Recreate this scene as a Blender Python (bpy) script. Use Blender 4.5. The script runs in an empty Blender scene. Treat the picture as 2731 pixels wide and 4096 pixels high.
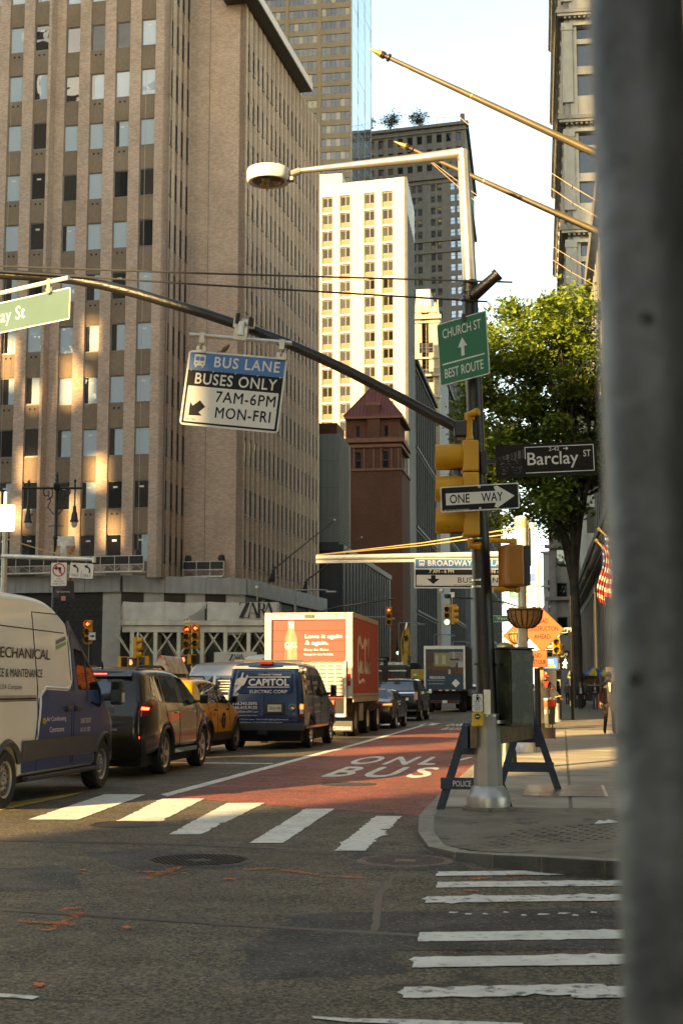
import bpy, bmesh, math, random
from math import sin, cos, tan, pi, radians, atan, sqrt, atan2
from mathutils import Vector, Matrix, Euler
from mathutils.geometry import delaunay_2d_cdt
random.seed(7)
SC = bpy.context.scene
COL = SC.collection
# ---------------------------------------------------------------- camera, sky, sun, exposure
EYE = 1.5; FPX = 5689.; TILT = atan(702 / 5689.); YAW = radians(8.75)
cam_d = bpy.data.cameras.new('camera'); cam = bpy.data.objects.new('camera', cam_d); COL.objects.link(cam)
cam.location = (0, 0, EYE); cam.rotation_euler = (pi / 2 + TILT, 0, YAW)
cam_d.sensor_fit = 'VERTICAL'; cam_d.sensor_height = 36; cam_d.sensor_width = 24; cam_d.lens = 50
cam_d.clip_start = .05; cam_d.clip_end = 6000
cam_d.dof.use_dof = True; cam_d.dof.focus_distance = 18; cam_d.dof.aperture_fstop = 6.3
SC.camera = cam
SUN_EL = radians(16); SUN_PHI = radians(28)          # sun low behind the camera, to the left
SS, SCO = sin(SUN_PHI), cos(SUN_PHI)
W = bpy.data.worlds.new('World'); SC.world = W; W.use_nodes = True
nt = W.node_tree; nt.nodes.clear()
sk = nt.nodes.new('ShaderNodeTexSky'); sk.sky_type = 'NISHITA'; sk.sun_disc = False
sk.sun_elevation = SUN_EL; sk.sun_rotation = pi + SUN_PHI; sk.air_density = .65; sk.dust_density = .3; sk.ozone_density = 1.0
bg = nt.nodes.new('ShaderNodeBackground'); bg.inputs[1].default_value = .15
wo = nt.nodes.new('ShaderNodeOutputWorld'); nt.links.new(sk.outputs[0], bg.inputs[0]); nt.links.new(bg.outputs[0], wo.inputs[0])
sd = bpy.data.lights.new('sun', 'SUN'); sun = bpy.data.objects.new('sun', sd); COL.objects.link(sun)
sd.energy = 3.9; sd.angle = radians(.5); sd.color = (1, .80, .55)
sun.rotation_euler = Vector((-SS * cos(SUN_EL), -SCO * cos(SUN_EL), sin(SUN_EL))).to_track_quat('Z', 'Y').to_euler()
VS = SC.view_settings
VS.view_transform = 'Standard'; VS.look = 'None'; VS.exposure = 2.3; VS.gamma = 1; VS.use_curve_mapping = False
VS.use_white_balance = True; VS.white_balance_temperature = 11400; VS.white_balance_tint = 5
SC.cycles.use_denoising = True
SC.cycles.max_bounces = 7; SC.cycles.diffuse_bounces = 4; SC.cycles.glossy_bounces = 3; SC.cycles.transmission_bounces = 4; SC.cycles.transparent_max_bounces = 6
SC.cycles.caustics_reflective = False; SC.cycles.caustics_refractive = False; SC.cycles.sample_clamp_indirect = 6

# ---------------------------------------------------------------- survey: points measured in the photograph -> metres (x right of the lens, y along the street)
def ray(u, v):
    x = (u - 1365.5) / FPX; y = (2048 - v) / FPX
    f = cos(TILT) - y * sin(TILT); z = sin(TILT) + y * cos(TILT)
    c, s = cos(YAW), sin(YAW)
    return Vector((x * c - f * s, x * s + f * c, z))
def at(u, v, Y):
    d = ray(u, v); return Vector((0, 0, EYE)) + d * (Y / d.y)
def grd(u, v, z=0.):
    d = ray(u, v); return Vector((0, 0, EYE)) + d * ((z - EYE) / d.z)

# ---------------------------------------------------------------- materials
MATS = {}
def _n(t, typ, **k):
    n = t.nodes.new(typ)
    for a, b in k.items(): setattr(n, a, b)
    return n
def mat(name, col, rough=.6, metal=0., noise=None, bump=None, spec=.5, coat=0., emit=None, vary=0., trans=0., streak=None, dirt=None, soft=.06):
    """plain surface: base colour broken by noise (scale, amount), fine relief bump (scale, strength), per-object variation"""
    if name in MATS: return MATS[name]
    m = bpy.data.materials.new(name); m.use_nodes = True; MATS[name] = m
    t = m.node_tree; b = t.nodes['Principled BSDF']; L = t.links.new
    b.inputs['Roughness'].default_value = rough; b.inputs['Metallic'].default_value = metal
    b.inputs['Specular IOR Level'].default_value = spec; b.inputs['Coat Weight'].default_value = coat; b.inputs['Coat Roughness'].default_value = .04
    if trans: b.inputs['Transmission Weight'].default_value = trans
    c4 = (*col, 1)
    b.inputs['Base Color'].default_value = c4
    tc = _n(t, 'ShaderNodeTexCoord')
    cur = None
    if noise is None: noise = (6., .12)
    nz = _n(t, 'ShaderNodeTexNoise'); nz.inputs['Scale'].default_value = noise[0]; nz.inputs['Detail'].default_value = 5
    L(tc.outputs['Object'], nz.inputs['Vector'])
    mr = _n(t, 'ShaderNodeMapRange'); mr.inputs[1].default_value = .3; mr.inputs[2].default_value = .7
    mr.inputs[3].default_value = 1 - noise[1]; mr.inputs[4].default_value = 1 + noise[1]; L(nz.outputs['Fac'], mr.inputs[0])
    val = mr.outputs[0]
    if vary:
        oi = _n(t, 'ShaderNodeObjectInfo'); m2 = _n(t, 'ShaderNodeMapRange'); m2.inputs[3].default_value = 1 - vary; m2.inputs[4].default_value = 1 + vary
        L(oi.outputs['Random'], m2.inputs[0]); mm = _n(t, 'ShaderNodeMath', operation='MULTIPLY'); L(val, mm.inputs[0]); L(m2.outputs[0], mm.inputs[1]); val = mm.outputs[0]
    if streak:   # rain streaks: noise stretched downwards
        mp = _n(t, 'ShaderNodeMapping'); mp.inputs['Scale'].default_value = (streak[0], streak[0], streak[0] * .06); L(tc.outputs['Object'], mp.inputs[0])
        n2 = _n(t, 'ShaderNodeTexNoise'); n2.inputs['Scale'].default_value = 1; n2.inputs['Detail'].default_value = 4; L(mp.outputs[0], n2.inputs['Vector'])
        m3 = _n(t, 'ShaderNodeMapRange'); m3.inputs[1].default_value = .35; m3.inputs[2].default_value = .65; m3.inputs[3].default_value = 1 - streak[1]; m3.inputs[4].default_value = 1
        L(n2.outputs['Fac'], m3.inputs[0]); mm = _n(t, 'ShaderNodeMath', operation='MULTIPLY'); L(val, mm.inputs[0]); L(m3.outputs[0], mm.inputs[1]); val = mm.outputs[0]
    vm = _n(t, 'ShaderNodeVectorMath', operation='SCALE'); vm.inputs[0].default_value = col; L(val, vm.inputs['Scale']); cur = vm.outputs[0]
    if dirt:     # dirt = (colour, scale, threshold): worn or soiled patches
        n4 = _n(t, 'ShaderNodeTexNoise'); n4.inputs['Scale'].default_value = dirt[1]; n4.inputs['Detail'].default_value = 8; n4.inputs['Roughness'].default_value = .7
        L(tc.outputs['Object'], n4.inputs['Vector']); m4 = _n(t, 'ShaderNodeMapRange'); m4.inputs[1].default_value = dirt[2]; m4.inputs[2].default_value = dirt[2] + soft; L(n4.outputs['Fac'], m4.inputs[0])
        mx = _n(t, 'ShaderNodeMix', data_type='RGBA'); L(m4.outputs[0], mx.inputs[0]); L(cur, mx.inputs[6]); mx.inputs[7].default_value = (*dirt[0], 1); cur = mx.outputs[2]
    L(cur, b.inputs['Base Color'])
    if bump:
        nb = _n(t, 'ShaderNodeTexNoise'); nb.inputs['Scale'].default_value = bump[0]; nb.inputs['Detail'].default_value = 4; L(tc.outputs['Object'], nb.inputs['Vector'])
        bp = _n(t, 'ShaderNodeBump'); bp.inputs['Strength'].default_value = bump[1]; bp.inputs['Distance'].default_value = .02; L(nb.outputs['Fac'], bp.inputs['Height']); L(bp.outputs[0], b.inputs['Normal'])
    if emit:
        b.inputs['Emission Color'].default_value = (*emit[0], 1); b.inputs['Emission Strength'].default_value = emit[1]
    return m
def brick(name, col, mortar, bw=.2, bh=.067, gap=.012, rough=.85, vary=.18, bump=.5, patch=.12):
    m = bpy.data.materials.new(name); m.use_nodes = True; t = m.node_tree; b = t.nodes['Principled BSDF']; L = t.links.new
    b.inputs['Roughness'].default_value = rough; b.inputs['Specular IOR Level'].default_value = .25
    tc = _n(t, 'ShaderNodeTexCoord'); sp = _n(t, 'ShaderNodeSeparateXYZ'); L(tc.outputs['Object'], sp.inputs[0])
    ad = _n(t, 'ShaderNodeMath', operation='ADD'); L(sp.outputs[0], ad.inputs[0]); L(sp.outputs[1], ad.inputs[1])
    cb = _n(t, 'ShaderNodeCombineXYZ'); L(ad.outputs[0], cb.inputs[0]); L(sp.outputs[2], cb.inputs[1])
    bk = _n(t, 'ShaderNodeTexBrick'); L(cb.outputs[0], bk.inputs['Vector'])
    bk.inputs['Scale'].default_value = 1; bk.inputs['Brick Width'].default_value = bw; bk.inputs['Row Height'].default_value = bh; bk.inputs['Mortar Size'].default_value = gap / 2
    bk.inputs['Color1'].default_value = (*[c * (1 - vary) for c in col], 1); bk.inputs['Color2'].default_value = (*[c * (1 + vary) for c in col], 1); bk.inputs['Mortar'].default_value = (*mortar, 1)
    nz = _n(t, 'ShaderNodeTexNoise'); nz.inputs['Scale'].default_value = .35; nz.inputs['Detail'].default_value = 6; L(tc.outputs['Object'], nz.inputs['Vector'])
    mr = _n(t, 'ShaderNodeMapRange'); mr.inputs[1].default_value = .3; mr.inputs[2].default_value = .7; mr.inputs[3].default_value = 1 - patch; mr.inputs[4].default_value = 1 + patch; L(nz.outputs['Fac'], mr.inputs[0])
    vm = _n(t, 'ShaderNodeVectorMath', operation='SCALE'); L(bk.outputs['Color'], vm.inputs[0]); L(mr.outputs[0], vm.inputs['Scale']); L(vm.outputs[0], b.inputs['Base Color'])
    bp = _n(t, 'ShaderNodeBump'); bp.inputs['Strength'].default_value = bump; bp.inputs['Distance'].default_value = .012; bp.invert = True; L(bk.outputs['Fac'], bp.inputs['Height']); L(bp.outputs[0], b.inputs['Normal'])
    MATS[name] = m; return m
def glass(name, inside=(.012, .014, .016), curtain_or_sky=(.35, .34, .30), share=.3, mirror=.3, tint=(.9, .95, 1), rough=.015, wave=.04, fres=.25):
    """opaque window glass of a building: what stands behind it (dark room, pale blind or painted sky tone, by object) under a reflection that grows at a slant"""
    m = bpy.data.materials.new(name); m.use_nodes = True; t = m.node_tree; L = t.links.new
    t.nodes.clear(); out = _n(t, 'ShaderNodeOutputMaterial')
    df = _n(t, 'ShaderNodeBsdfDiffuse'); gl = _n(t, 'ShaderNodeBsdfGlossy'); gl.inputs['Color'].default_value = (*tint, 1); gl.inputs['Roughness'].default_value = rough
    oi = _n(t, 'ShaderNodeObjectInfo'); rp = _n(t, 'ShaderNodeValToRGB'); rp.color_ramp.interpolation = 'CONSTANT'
    e = rp.color_ramp.elements; e[0].color = (*inside, 1); e[1].position = 1 - share; e[1].color = (*curtain_or_sky, 1)
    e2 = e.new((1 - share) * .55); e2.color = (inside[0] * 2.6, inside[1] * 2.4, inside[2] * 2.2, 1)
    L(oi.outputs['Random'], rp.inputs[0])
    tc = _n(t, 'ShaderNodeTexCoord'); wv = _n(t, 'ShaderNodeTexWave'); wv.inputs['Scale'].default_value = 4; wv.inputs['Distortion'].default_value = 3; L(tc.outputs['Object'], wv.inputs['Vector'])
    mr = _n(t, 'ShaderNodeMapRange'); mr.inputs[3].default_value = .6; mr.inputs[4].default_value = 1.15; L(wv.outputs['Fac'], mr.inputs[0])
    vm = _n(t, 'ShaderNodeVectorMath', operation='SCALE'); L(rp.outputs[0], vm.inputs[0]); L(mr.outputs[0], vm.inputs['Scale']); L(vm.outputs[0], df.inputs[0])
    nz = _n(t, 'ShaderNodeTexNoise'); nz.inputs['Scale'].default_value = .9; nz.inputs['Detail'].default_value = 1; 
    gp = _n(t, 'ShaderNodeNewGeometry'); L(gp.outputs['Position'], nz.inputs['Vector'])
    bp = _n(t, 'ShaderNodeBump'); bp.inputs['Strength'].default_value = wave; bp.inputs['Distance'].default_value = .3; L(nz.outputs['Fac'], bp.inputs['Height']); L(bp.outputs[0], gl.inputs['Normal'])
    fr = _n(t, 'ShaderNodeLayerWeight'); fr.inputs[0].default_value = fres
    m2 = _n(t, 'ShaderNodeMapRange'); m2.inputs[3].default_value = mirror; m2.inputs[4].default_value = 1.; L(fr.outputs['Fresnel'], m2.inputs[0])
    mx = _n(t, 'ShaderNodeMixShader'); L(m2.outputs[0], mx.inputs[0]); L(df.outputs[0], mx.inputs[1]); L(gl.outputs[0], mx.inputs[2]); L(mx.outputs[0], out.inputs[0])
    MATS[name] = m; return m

# ---------------------------------------------------------------- objects
def link(o, parent=None):
    COL.objects.link(o)
    if parent is not None: o.parent = parent
    return o
def tag(o, label=None, cat=None, group=None, kind=None):
    if label: o['label'] = label
    if cat: o['category'] = cat
    if group: o['group'] = group
    if kind: o['kind'] = kind
    return o
def thing(name, label, cat, loc=(0, 0, 0), rz=0., group=None, rot=None):
    o = bpy.data.objects.new(name, None); link(o); o.empty_display_size = .2
    o.location = loc; o.rotation_euler = rot if rot else (0, 0, rz)
    return tag(o, label, cat, group)
def inst(mesh, name, parent=None, loc=(0, 0, 0), rot=(0, 0, 0), sc=None):
    o = bpy.data.objects.new(name, mesh); link(o, parent); o.location = loc; o.rotation_euler = rot
    if sc: o.scale = sc
    return o
def copy_tree(o, parent=None):
    c = o.copy(); COL.objects.link(c); c.parent = parent
    for ch in list(o.children): copy_tree(ch, c)
    return c
def Rx(a): return Matrix.Rotation(a, 4, 'X')
def Ry(a): return Matrix.Rotation(a, 4, 'Y')
def Rz(a): return Matrix.Rotation(a, 4, 'Z')
def T(x, y, z): return Matrix.Translation((x, y, z))
class MB:
    """collects faces and links them as ONE mesh object"""
    def __init__(s): s.v = []; s.f = []; s.mi = []; s.m = []; s.sm = []
    def _m(s, m):
        if m not in s.m: s.m.append(m)
        return s.m.index(m)
    def add(s, vs, fs, m, M=None, smooth=False):
        k = len(s.v); i = s._m(m)
        s.v += [tuple(M @ Vector(p)) if M is not None else tuple(p) for p in vs]
        for f in fs: s.f.append([k + j for j in f]); s.mi.append(i); s.sm.append(smooth)
        return s
    def box(s, x0, x1, y0, y1, z0, z1, m, M=None):
        if x0 > x1: x0, x1 = x1, x0
        if y0 > y1: y0, y1 = y1, y0
        if z0 > z1: z0, z1 = z1, z0
        v = [(x0, y0, z0), (x1, y0, z0), (x1, y1, z0), (x0, y1, z0), (x0, y0, z1), (x1, y0, z1), (x1, y1, z1), (x0, y1, z1)]
        return s.add(v, [(3, 2, 1, 0), (4, 5, 6, 7), (0, 1, 5, 4), (1, 2, 6, 5), (2, 3, 7, 6), (3, 0, 4, 7)], m, M)
    def cyl(s, p0, p1, r0, r1=None, n=10, m=None, caps=True, M=None):
        r1 = r0 if r1 is None else r1; p0 = Vector(p0); p1 = Vector(p1); q = (p1 - p0).to_track_quat('Z', 'Y')
        v = []
        for p, r in ((p0, r0), (p1, r1)):
            for i in range(n):
                a = 2 * pi * i / n; v.append(p + q @ Vector((r * cos(a), r * sin(a), 0)))
        s.add(v, [(i, (i + 1) % n, n + (i + 1) % n, n + i) for i in range(n)], m, M, n > 8)
        if caps: s.add(v, [tuple(range(n - 1, -1, -1)), tuple(range(n, 2 * n))], m, M)
        return s
    def tube(s, pts, r, n=8, m=None, M=None, caps=True):
        pts = [Vector(p) for p in pts]; rs = r if isinstance(r, (list, tuple)) else [r] * len(pts)
        v = []; up = None
        for i, p in enumerate(pts):
            d = (pts[min(i + 1, len(pts) - 1)] - pts[max(i - 1, 0)]).normalized()
            if up is None:
                up = Vector((0, 0, 1)) if abs(d.z) < .9 else Vector((1, 0, 0))
            a = d.cross(up).normalized(); up = a.cross(d).normalized()
            for k in range(n):
                t = 2 * pi * k / n; v.append(p + (a * cos(t) + up * sin(t)) * rs[i])
        f = [(i * n + k, i * n + (k + 1) % n, (i + 1) * n + (k + 1) % n, (i + 1) * n + k) for i in range(len(pts) - 1) for k in range(n)]
        s.add(v, f, m, M, n > 5)
        if caps: s.add(v, [tuple(range(n - 1, -1, -1)), tuple(range(len(v) - n, len(v)))], m, M)
        return s
    def lathe(s, prof, n=16, m=None, M=None, a0=0., a1=2 * pi, smooth=True):
        full = abs(a1 - a0 - 2 * pi) < 1e-6; c = n if full else n + 1
        v = [(r * cos(a0 + (a1 - a0) * k / n), r * sin(a0 + (a1 - a0) * k / n), z) for r, z in prof for k in range(c)]
        f = []
        for i in range(len(prof) - 1):
            for k in range(n):
                k2 = (k + 1) % c; q = [i * c + k, i * c + k2, (i + 1) * c + k2, (i + 1) * c + k]
                if prof[i][0] < 1e-6: q = [q[0], q[2], q[3]]
                elif prof[i + 1][0] < 1e-6: q = q[:3]
                f.append(q)
        return s.add(v, f, m, M, smooth)
    def prism(s, poly, t, m, M=None, side=None):
        """polygon in local XY extruded from z=0 to z=t"""
        n = len(poly)
        A = sum(poly[i][0] * poly[(i + 1) % n][1] - poly[(i + 1) % n][0] * poly[i][1] for i in range(n))
        if A < 0: poly = poly[::-1]
        v = [(x, y, 0) for x, y in poly] + [(x, y, t) for x, y in poly]
        s.add(v, [tuple(range(n - 1, -1, -1)), tuple(range(n, 2 * n))], m, M)
        return s.add(v, [(i, (i + 1) % n, n + (i + 1) % n, n + i) for i in range(n)], side or m, M)
    def sheet(s, pts, m, M=None): return s.add(pts, [tuple(range(len(pts)))], m, M)
    def mesh(s, name, sharp=.6):
        me = bpy.data.meshes.new(name); me.from_pydata(s.v, [], s.f)
        for m in s.m: me.materials.append(m)
        me.polygons.foreach_set('material_index', s.mi); me.polygons.foreach_set('use_smooth', s.sm)
        me.update()
        if any(s.sm): me.set_sharp_from_angle(angle=sharp)
        return me
    def build(s, name, parent=None, loc=(0, 0, 0), rot=(0, 0, 0), bev=0., sharp=.6):
        o = inst(s.mesh(name, sharp), name, parent, loc, rot)
        if bev:
            b = o.modifiers.new('bevel', 'BEVEL'); b.width = bev; b.segments = 2; b.limit_method = 'ANGLE'; b.angle_limit = radians(40)
        return o
def rrect(w, h, r, n=4, cx=0., cy=0.):
    p = []
    for sx, sy, a in ((1, 1, 0), (-1, 1, pi / 2), (-1, -1, pi), (1, -1, 1.5 * pi)):
        for k in range(n + 1):
            t = a + pi / 2 * k / n; p.append((cx + sx * (w / 2 - r) + r * cos(t), cy + sy * (h / 2 - r) + r * sin(t)))
    return p
FACE = {'back': (pi / 2, 0, 0), 'right': (pi / 2, 0, pi / 2), 'left': (pi / 2, 0, -pi / 2), 'front': (pi / 2, 0, pi), 'up': (0, 0, 0)}
_TX = {}; TMP = bpy.data.scenes.new('workbench')
def workbench_graph():
    """evaluates letterings and skins in a small scene of their own, so that the large one is not re-read each time"""
    with bpy.context.temp_override(scene=TMP, view_layer=TMP.view_layers[0]):
        dg = bpy.context.evaluated_depsgraph_get(); dg.update(); return dg
def text_mesh(s, m, bold=0., spacing=1., shear=0., ext=.0):
    key = (s, m.name, bold, spacing, shear, ext)
    if key in _TX: return _TX[key]
    cu = bpy.data.curves.new('lettering', 'FONT'); cu.body = s; cu.size = 1; cu.space_character = spacing; cu.shear = shear; cu.extrude = ext
    cu.align_x = 'LEFT'; cu.resolution_u = 3; cu.space_line = 1.05
    o = bpy.data.objects.new('tmp', cu); TMP.collection.objects.link(o); dg = workbench_graph()
    me = bpy.data.meshes.new_from_object(o.evaluated_get(dg)); me.name = 'lettering'
    me.materials.clear(); me.materials.append(m)
    bpy.data.objects.remove(o); bpy.data.curves.remove(cu)
    if bold > .004:      # heavier strokes: the outline laid over itself, a little aside
        co = [v.co.copy() for v in me.vertices]; fa = [tuple(p.vertices) for p in me.polygons]; n = len(co); h = bold * .8
        sh = ((-h, 0, 0), (h, 0, .0002), (0, -h, .0004), (0, h, .0006)); me.clear_geometry()
        me.from_pydata([c + Vector(d) for d in sh for c in co], [], [tuple(i + n * k for i in f) for k in range(4) for f in fa])
    xs = [v.co.x for v in me.vertices]; ys = [v.co.y for v in me.vertices]
    x0, x1, y0, y1 = min(xs), max(xs), min(ys), max(ys)
    for v in me.vertices: v.co.x = (v.co.x - x0) / (x1 - x0); v.co.y = (v.co.y - y0) / (y1 - y0)
    _TX[key] = me; return me
def text(s, m, parent, loc, w, h, face='back', bold=.012, spacing=1., shear=0., name='lettering', rot=None):
    """lettering fitted into a w x h box whose lower-left corner is loc"""
    return inst(text_mesh(s, m, bold, spacing, shear), name, parent, loc, rot or FACE[face], (w, h, 1))
# ---------------------------------------------------------------- ground materials
def asphalt(name, base=(.072, .056, .032), speck=1.5, red=False):
    m = bpy.data.materials.new(name); m.use_nodes = True; t = m.node_tree; b = t.nodes['Principled BSDF']; L = t.links.new
    b.inputs['Roughness'].default_value = .72; b.inputs['Specular IOR Level'].default_value = .45
    tc = _n(t, 'ShaderNodeTexCoord'); O = tc.outputs['Object']
    def noise(sc, det=6, ro=.6):
        n = _n(t, 'ShaderNodeTexNoise'); n.inputs['Scale'].default_value = sc; n.inputs['Detail'].default_value = det; n.inputs['Roughness'].default_value = ro; L(O, n.inputs['Vector']); return n.outputs['Fac']
    def rng(s, a, c, d, e):
        r = _n(t, 'ShaderNodeMapRange'); r.inputs[1].default_value = a; r.inputs[2].default_value = c; r.inputs[3].default_value = d; r.inputs[4].default_value = e; L(s, r.inputs[0]); return r.outputs[0]
    def mul(a, c):
        k = _n(t, 'ShaderNodeMath', operation='MULTIPLY'); L(a, k.inputs[0]); L(c, k.inputs[1]); return k.outputs[0]
    big = rng(noise(.35, 5), .3, .7, .72, 1.28); mid = rng(noise(3.1, 6), .3, .7, .86, 1.14)
    vo = _n(t, 'ShaderNodeTexVoronoi'); vo.inputs['Scale'].default_value = 62; L(O, vo.inputs['Vector'])
    sp = _n(t, 'ShaderNodeSeparateColor'); L(vo.outputs['Color'], sp.inputs[0])
    st = rng(sp.outputs[0], .25, 1., .32, 1.15 + speck); val = mul(mul(big, mid), st)
    mp = _n(t, 'ShaderNodeMapping'); mp.inputs['Scale'].default_value = (1.1, .045, 1); L(O, mp.inputs[0]); ns = _n(t, 'ShaderNodeTexNoise'); ns.inputs['Scale'].default_value = 1; ns.inputs['Detail'].default_value = 3; L(mp.outputs[0], ns.inputs['Vector'])
    val = mul(val, rng(ns.outputs['Fac'], .3, .7, .80, 1.18)); oil = noise(.8, 7, .65); val = mul(val, rng(oil, .60, .70, 1., .55))
    vm = _n(t, 'ShaderNodeVectorMath', operation='SCALE'); vm.inputs[0].default_value = base; L(val, vm.inputs['Scale']); cur = vm.outputs[0]
    # a few pale stones and thin dark cracks
    pale = rng(sp.outputs[1], .955, .96, 0, .45 if not red else .12); mx = _n(t, 'ShaderNodeMix', data_type='RGBA'); L(pale, mx.inputs[0]); L(cur, mx.inputs[6]); mx.inputs[7].default_value = (.30, .27, .21, 1); cur = mx.outputs[2]
    wz = _n(t, 'ShaderNodeTexVoronoi', feature='DISTANCE_TO_EDGE'); wz.inputs['Scale'].default_value = .22
    nv = _n(t, 'ShaderNodeTexNoise'); nv.inputs['Scale'].default_value = 1.3; nv.inputs['Detail'].default_value = 6; L(O, nv.inputs['Vector'])
    av = _n(t, 'ShaderNodeVectorMath', operation='MULTIPLY_ADD'); L(nv.outputs['Color'], av.inputs[0]); av.inputs[1].default_value = (1.4, 1.4, 1.4); L(O, av.inputs[2]); L(av.outputs[0], wz.inputs['Vector'])
    cr = mul(rng(wz.outputs['Distance'], .003, .008, .75, 0), rng(noise(.9, 2), .48, .6, 0, 1))
    mx = _n(t, 'ShaderNodeMix', data_type='RGBA'); L(cr, mx.inputs[0]); L(cur, mx.inputs[6]); mx.inputs[7].default_value = (.015, .014, .012, 1); cur = mx.outputs[2]
    if red:
        n3 = rng(noise(1.7, 9, .75), .58, .70, 0, .55); mx = _n(t, 'ShaderNodeMix', data_type='RGBA'); L(n3, mx.inputs[0]); L(cur, mx.inputs[6]); mx.inputs[7].default_value = (.075, .045, .035, 1); cur = mx.outputs[2]
    L(cur, b.inputs['Base Color'])
    L(rng(noise(2.2, 4), .3, .7, .55, .85), b.inputs['Roughness'])
    hb = _n(t, 'ShaderNodeMath', operation='ADD'); L(vo.outputs['Distance'], hb.inputs[0]); L(noise(30, 3), hb.inputs[1])
    bp = _n(t, 'ShaderNodeBump'); bp.inputs['Strength'].default_value = .55; bp.inputs['Distance'].default_value = .012; L(hb.outputs[0], bp.inputs['Height']); L(bp.outputs[0], b.inputs['Normal'])
    MATS[name] = m; return m
ASPH = asphalt('asphalt'); REDA = asphalt('red_asphalt', (.27, .072, .048), .6, True); TAR = mat('tar', (.022, .02, .018), .5, noise=(4, .3))
ASPH2 = asphalt('asphalt_patch', (.040, .037, .032), .7)
CONC = mat('concrete', (.34, .295, .225), .82, noise=(1.6, .22), bump=(60, .25), vary=.15, dirt=((.10, .088, .07), 7, .62), soft=.05)
CONC_D = mat('concrete_ramp', (.18, .148, .105), .85, noise=(2.5, .25), bump=(50, .3), dirt=((.08, .07, .06), 3., .55))
GRAN = mat('granite_kerb', (.27, .235, .18), .75, noise=(9, .22), bump=(80, .3), vary=.12, dirt=((.11, .10, .085), 4, .6))
KFACE = mat('kerb_face_iron', (.055, .05, .043), .6, .3, noise=(6, .35), bump=(40, .3)); WPAINT = mat('road_paint_white', (.70, .66, .56), .65, noise=(3, .16), bump=(70, .3), dirt=((.13, .115, .09), 11, .555), soft=.14)
WPAINT2 = mat('road_paint_worn', (.68, .64, .54), .65, noise=(8, .14), bump=(70, .3), dirt=((.075, .068, .052), 9, .53), soft=.1)
YPAINT = mat('road_paint_yellow', (.62, .46, .13), .65, noise=(8, .12), dirt=((.10, .09, .07), 6, .6))
OPAINT = mat('spray_paint_orange', (.72, .15, .03), .7, noise=(25, .3))
IRON = mat('cast_iron', (.04, .034, .028), .55, .5, noise=(14, .3), bump=(40, .25))
IRON_R = mat('cast_iron_brown', (.16, .105, .075), .6, .3, noise=(14, .3), bump=(40, .25))

# ---------------------------------------------------------------- ground, road, pavement
def sheet(name, pts, m, z, kind='structure', **k):
    return tag(MB().sheet([(p[0], p[1], z) for p in pts], m).build(name), kind=kind, **k)
sheet('ground', [(-2500, -1500), (2500, -1500), (2500, 4000), (-2500, 4000)], mat('ground_dust', (.10, .09, .075), .9, noise=(.05, .2)), -.03)
sheet('road', [(-95, -60), (60, -60), (60, 900), (-95, 900)], ASPH, 0)
sheet('road_patch', [(-1.9, 8.2), (9, 10.1), (9, 12.1), (-.6, 9.95), (-1.75, 9.6)], ASPH2, .002)
sheet('bus_lane', [(-5.42, 19.35), (-3.7, 18.2), (-1.62, 16.9), (-1.62, 55.6), (-5.42, 55.6)], REDA, .004)
def ragged(pts, amp, step, seed=0):
    """the outline pts with its edges broken up like worn paint"""
    rnd = random.Random(seed); out = []; n = len(pts)
    for i in range(n):
        a = Vector(pts[i][:2]); b = Vector(pts[(i + 1) % n][:2]); d = b - a; k = max(1, int(d.length / step)); nn = Vector((-d.y, d.x)).normalized()
        for j in range(k):
            p = a + d * j / k
            if j: p = p + nn * rnd.gauss(0, amp) * (1.8 if rnd.random() < .12 else .35)
            out.append((p.x, p.y))
    return out
def mark(pts, m=None, z=.006, amp=.008, step=.09, seed=0, name='road_marking'):
    return sheet(name, ragged(pts, amp, step, seed), m or WPAINT, z)
K = 2731 / 1568.
def gp(x, y, z=0.): p = grd(x * K, y * K, z); return (p.x, p.y)
mark([(-5.62, 19.75), (-5.42, 19.4), (-5.40, 34), (-5.58, 34)], seed=1); mark([(-5.52, 34.02), (-5.34, 34.02), (-5.42, 61), (-5.6, 61)], seed=2, step=.3)
for i, q in enumerate([[(65, 1883), (180, 1883), (335, 1825), (240, 1825)], [(268, 1887), (370, 1887), (470, 1835), (372, 1835)], [(388, 1917), (463, 1917), (608, 1845), (522, 1845)],
          [(573, 1937), (650, 1937), (768, 1858), (702, 1858)], [(765, 1955), (838, 1955), (923, 1875), (862, 1875)]]):
    mark([gp(*p) for p in q], WPAINT if i not in (1, 4) else mat('road_paint_scuffed', (.70, .66, .56), .62, noise=(8, .12), bump=(70, .3), dirt=((.10, .09, .08), 5, .60)), amp=.014 if i != 4 else .03, seed=10 + i)
mark([gp(0, 1862), gp(0, 1848), gp(60, 1838), gp(196, 1819), gp(160, 1829)], YPAINT, seed=20)
for i, (x0, ya, yb, ln, m, amp) in enumerate([(1000, 2003, 2013, 4, WPAINT, .012), (1001, 2027, 2040, 4, WPAINT2, .016), (975, 2060, 2075, 4, WPAINT2, .02), (960, 2143, 2164, 4, WPAINT, .014), (946, 2200, 2224, 4, WPAINT, .016), (924, 2269, 2294, 1.02, WPAINT2, .02)]):
    a = gp(x0, yb); b = gp(x0 + 4, ya); dx, dy = cos(radians(13.)), sin(radians(13.))
    mark([a, (a[0] + dx * ln, a[1] + dy * ln), (b[0] + dx * ln, b[1] + dy * ln), b], m, amp=amp, step=.06, seed=30 + i)
mark([gp(1310, 2287), gp(1345, 2296), gp(1480, 2293), gp(1560, 2290), gp(1560, 2268), gp(1400, 2268), gp(1360, 2275)], WPAINT2, z=.0078, amp=.012, step=.05, seed=40)
mark([gp(715, 2336), gp(790, 2341), gp(960, 2344), gp(1200, 2352), gp(1200, 2362), gp(800, 2350), gp(720, 2341)], WPAINT2, amp=.01, seed=41)
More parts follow.
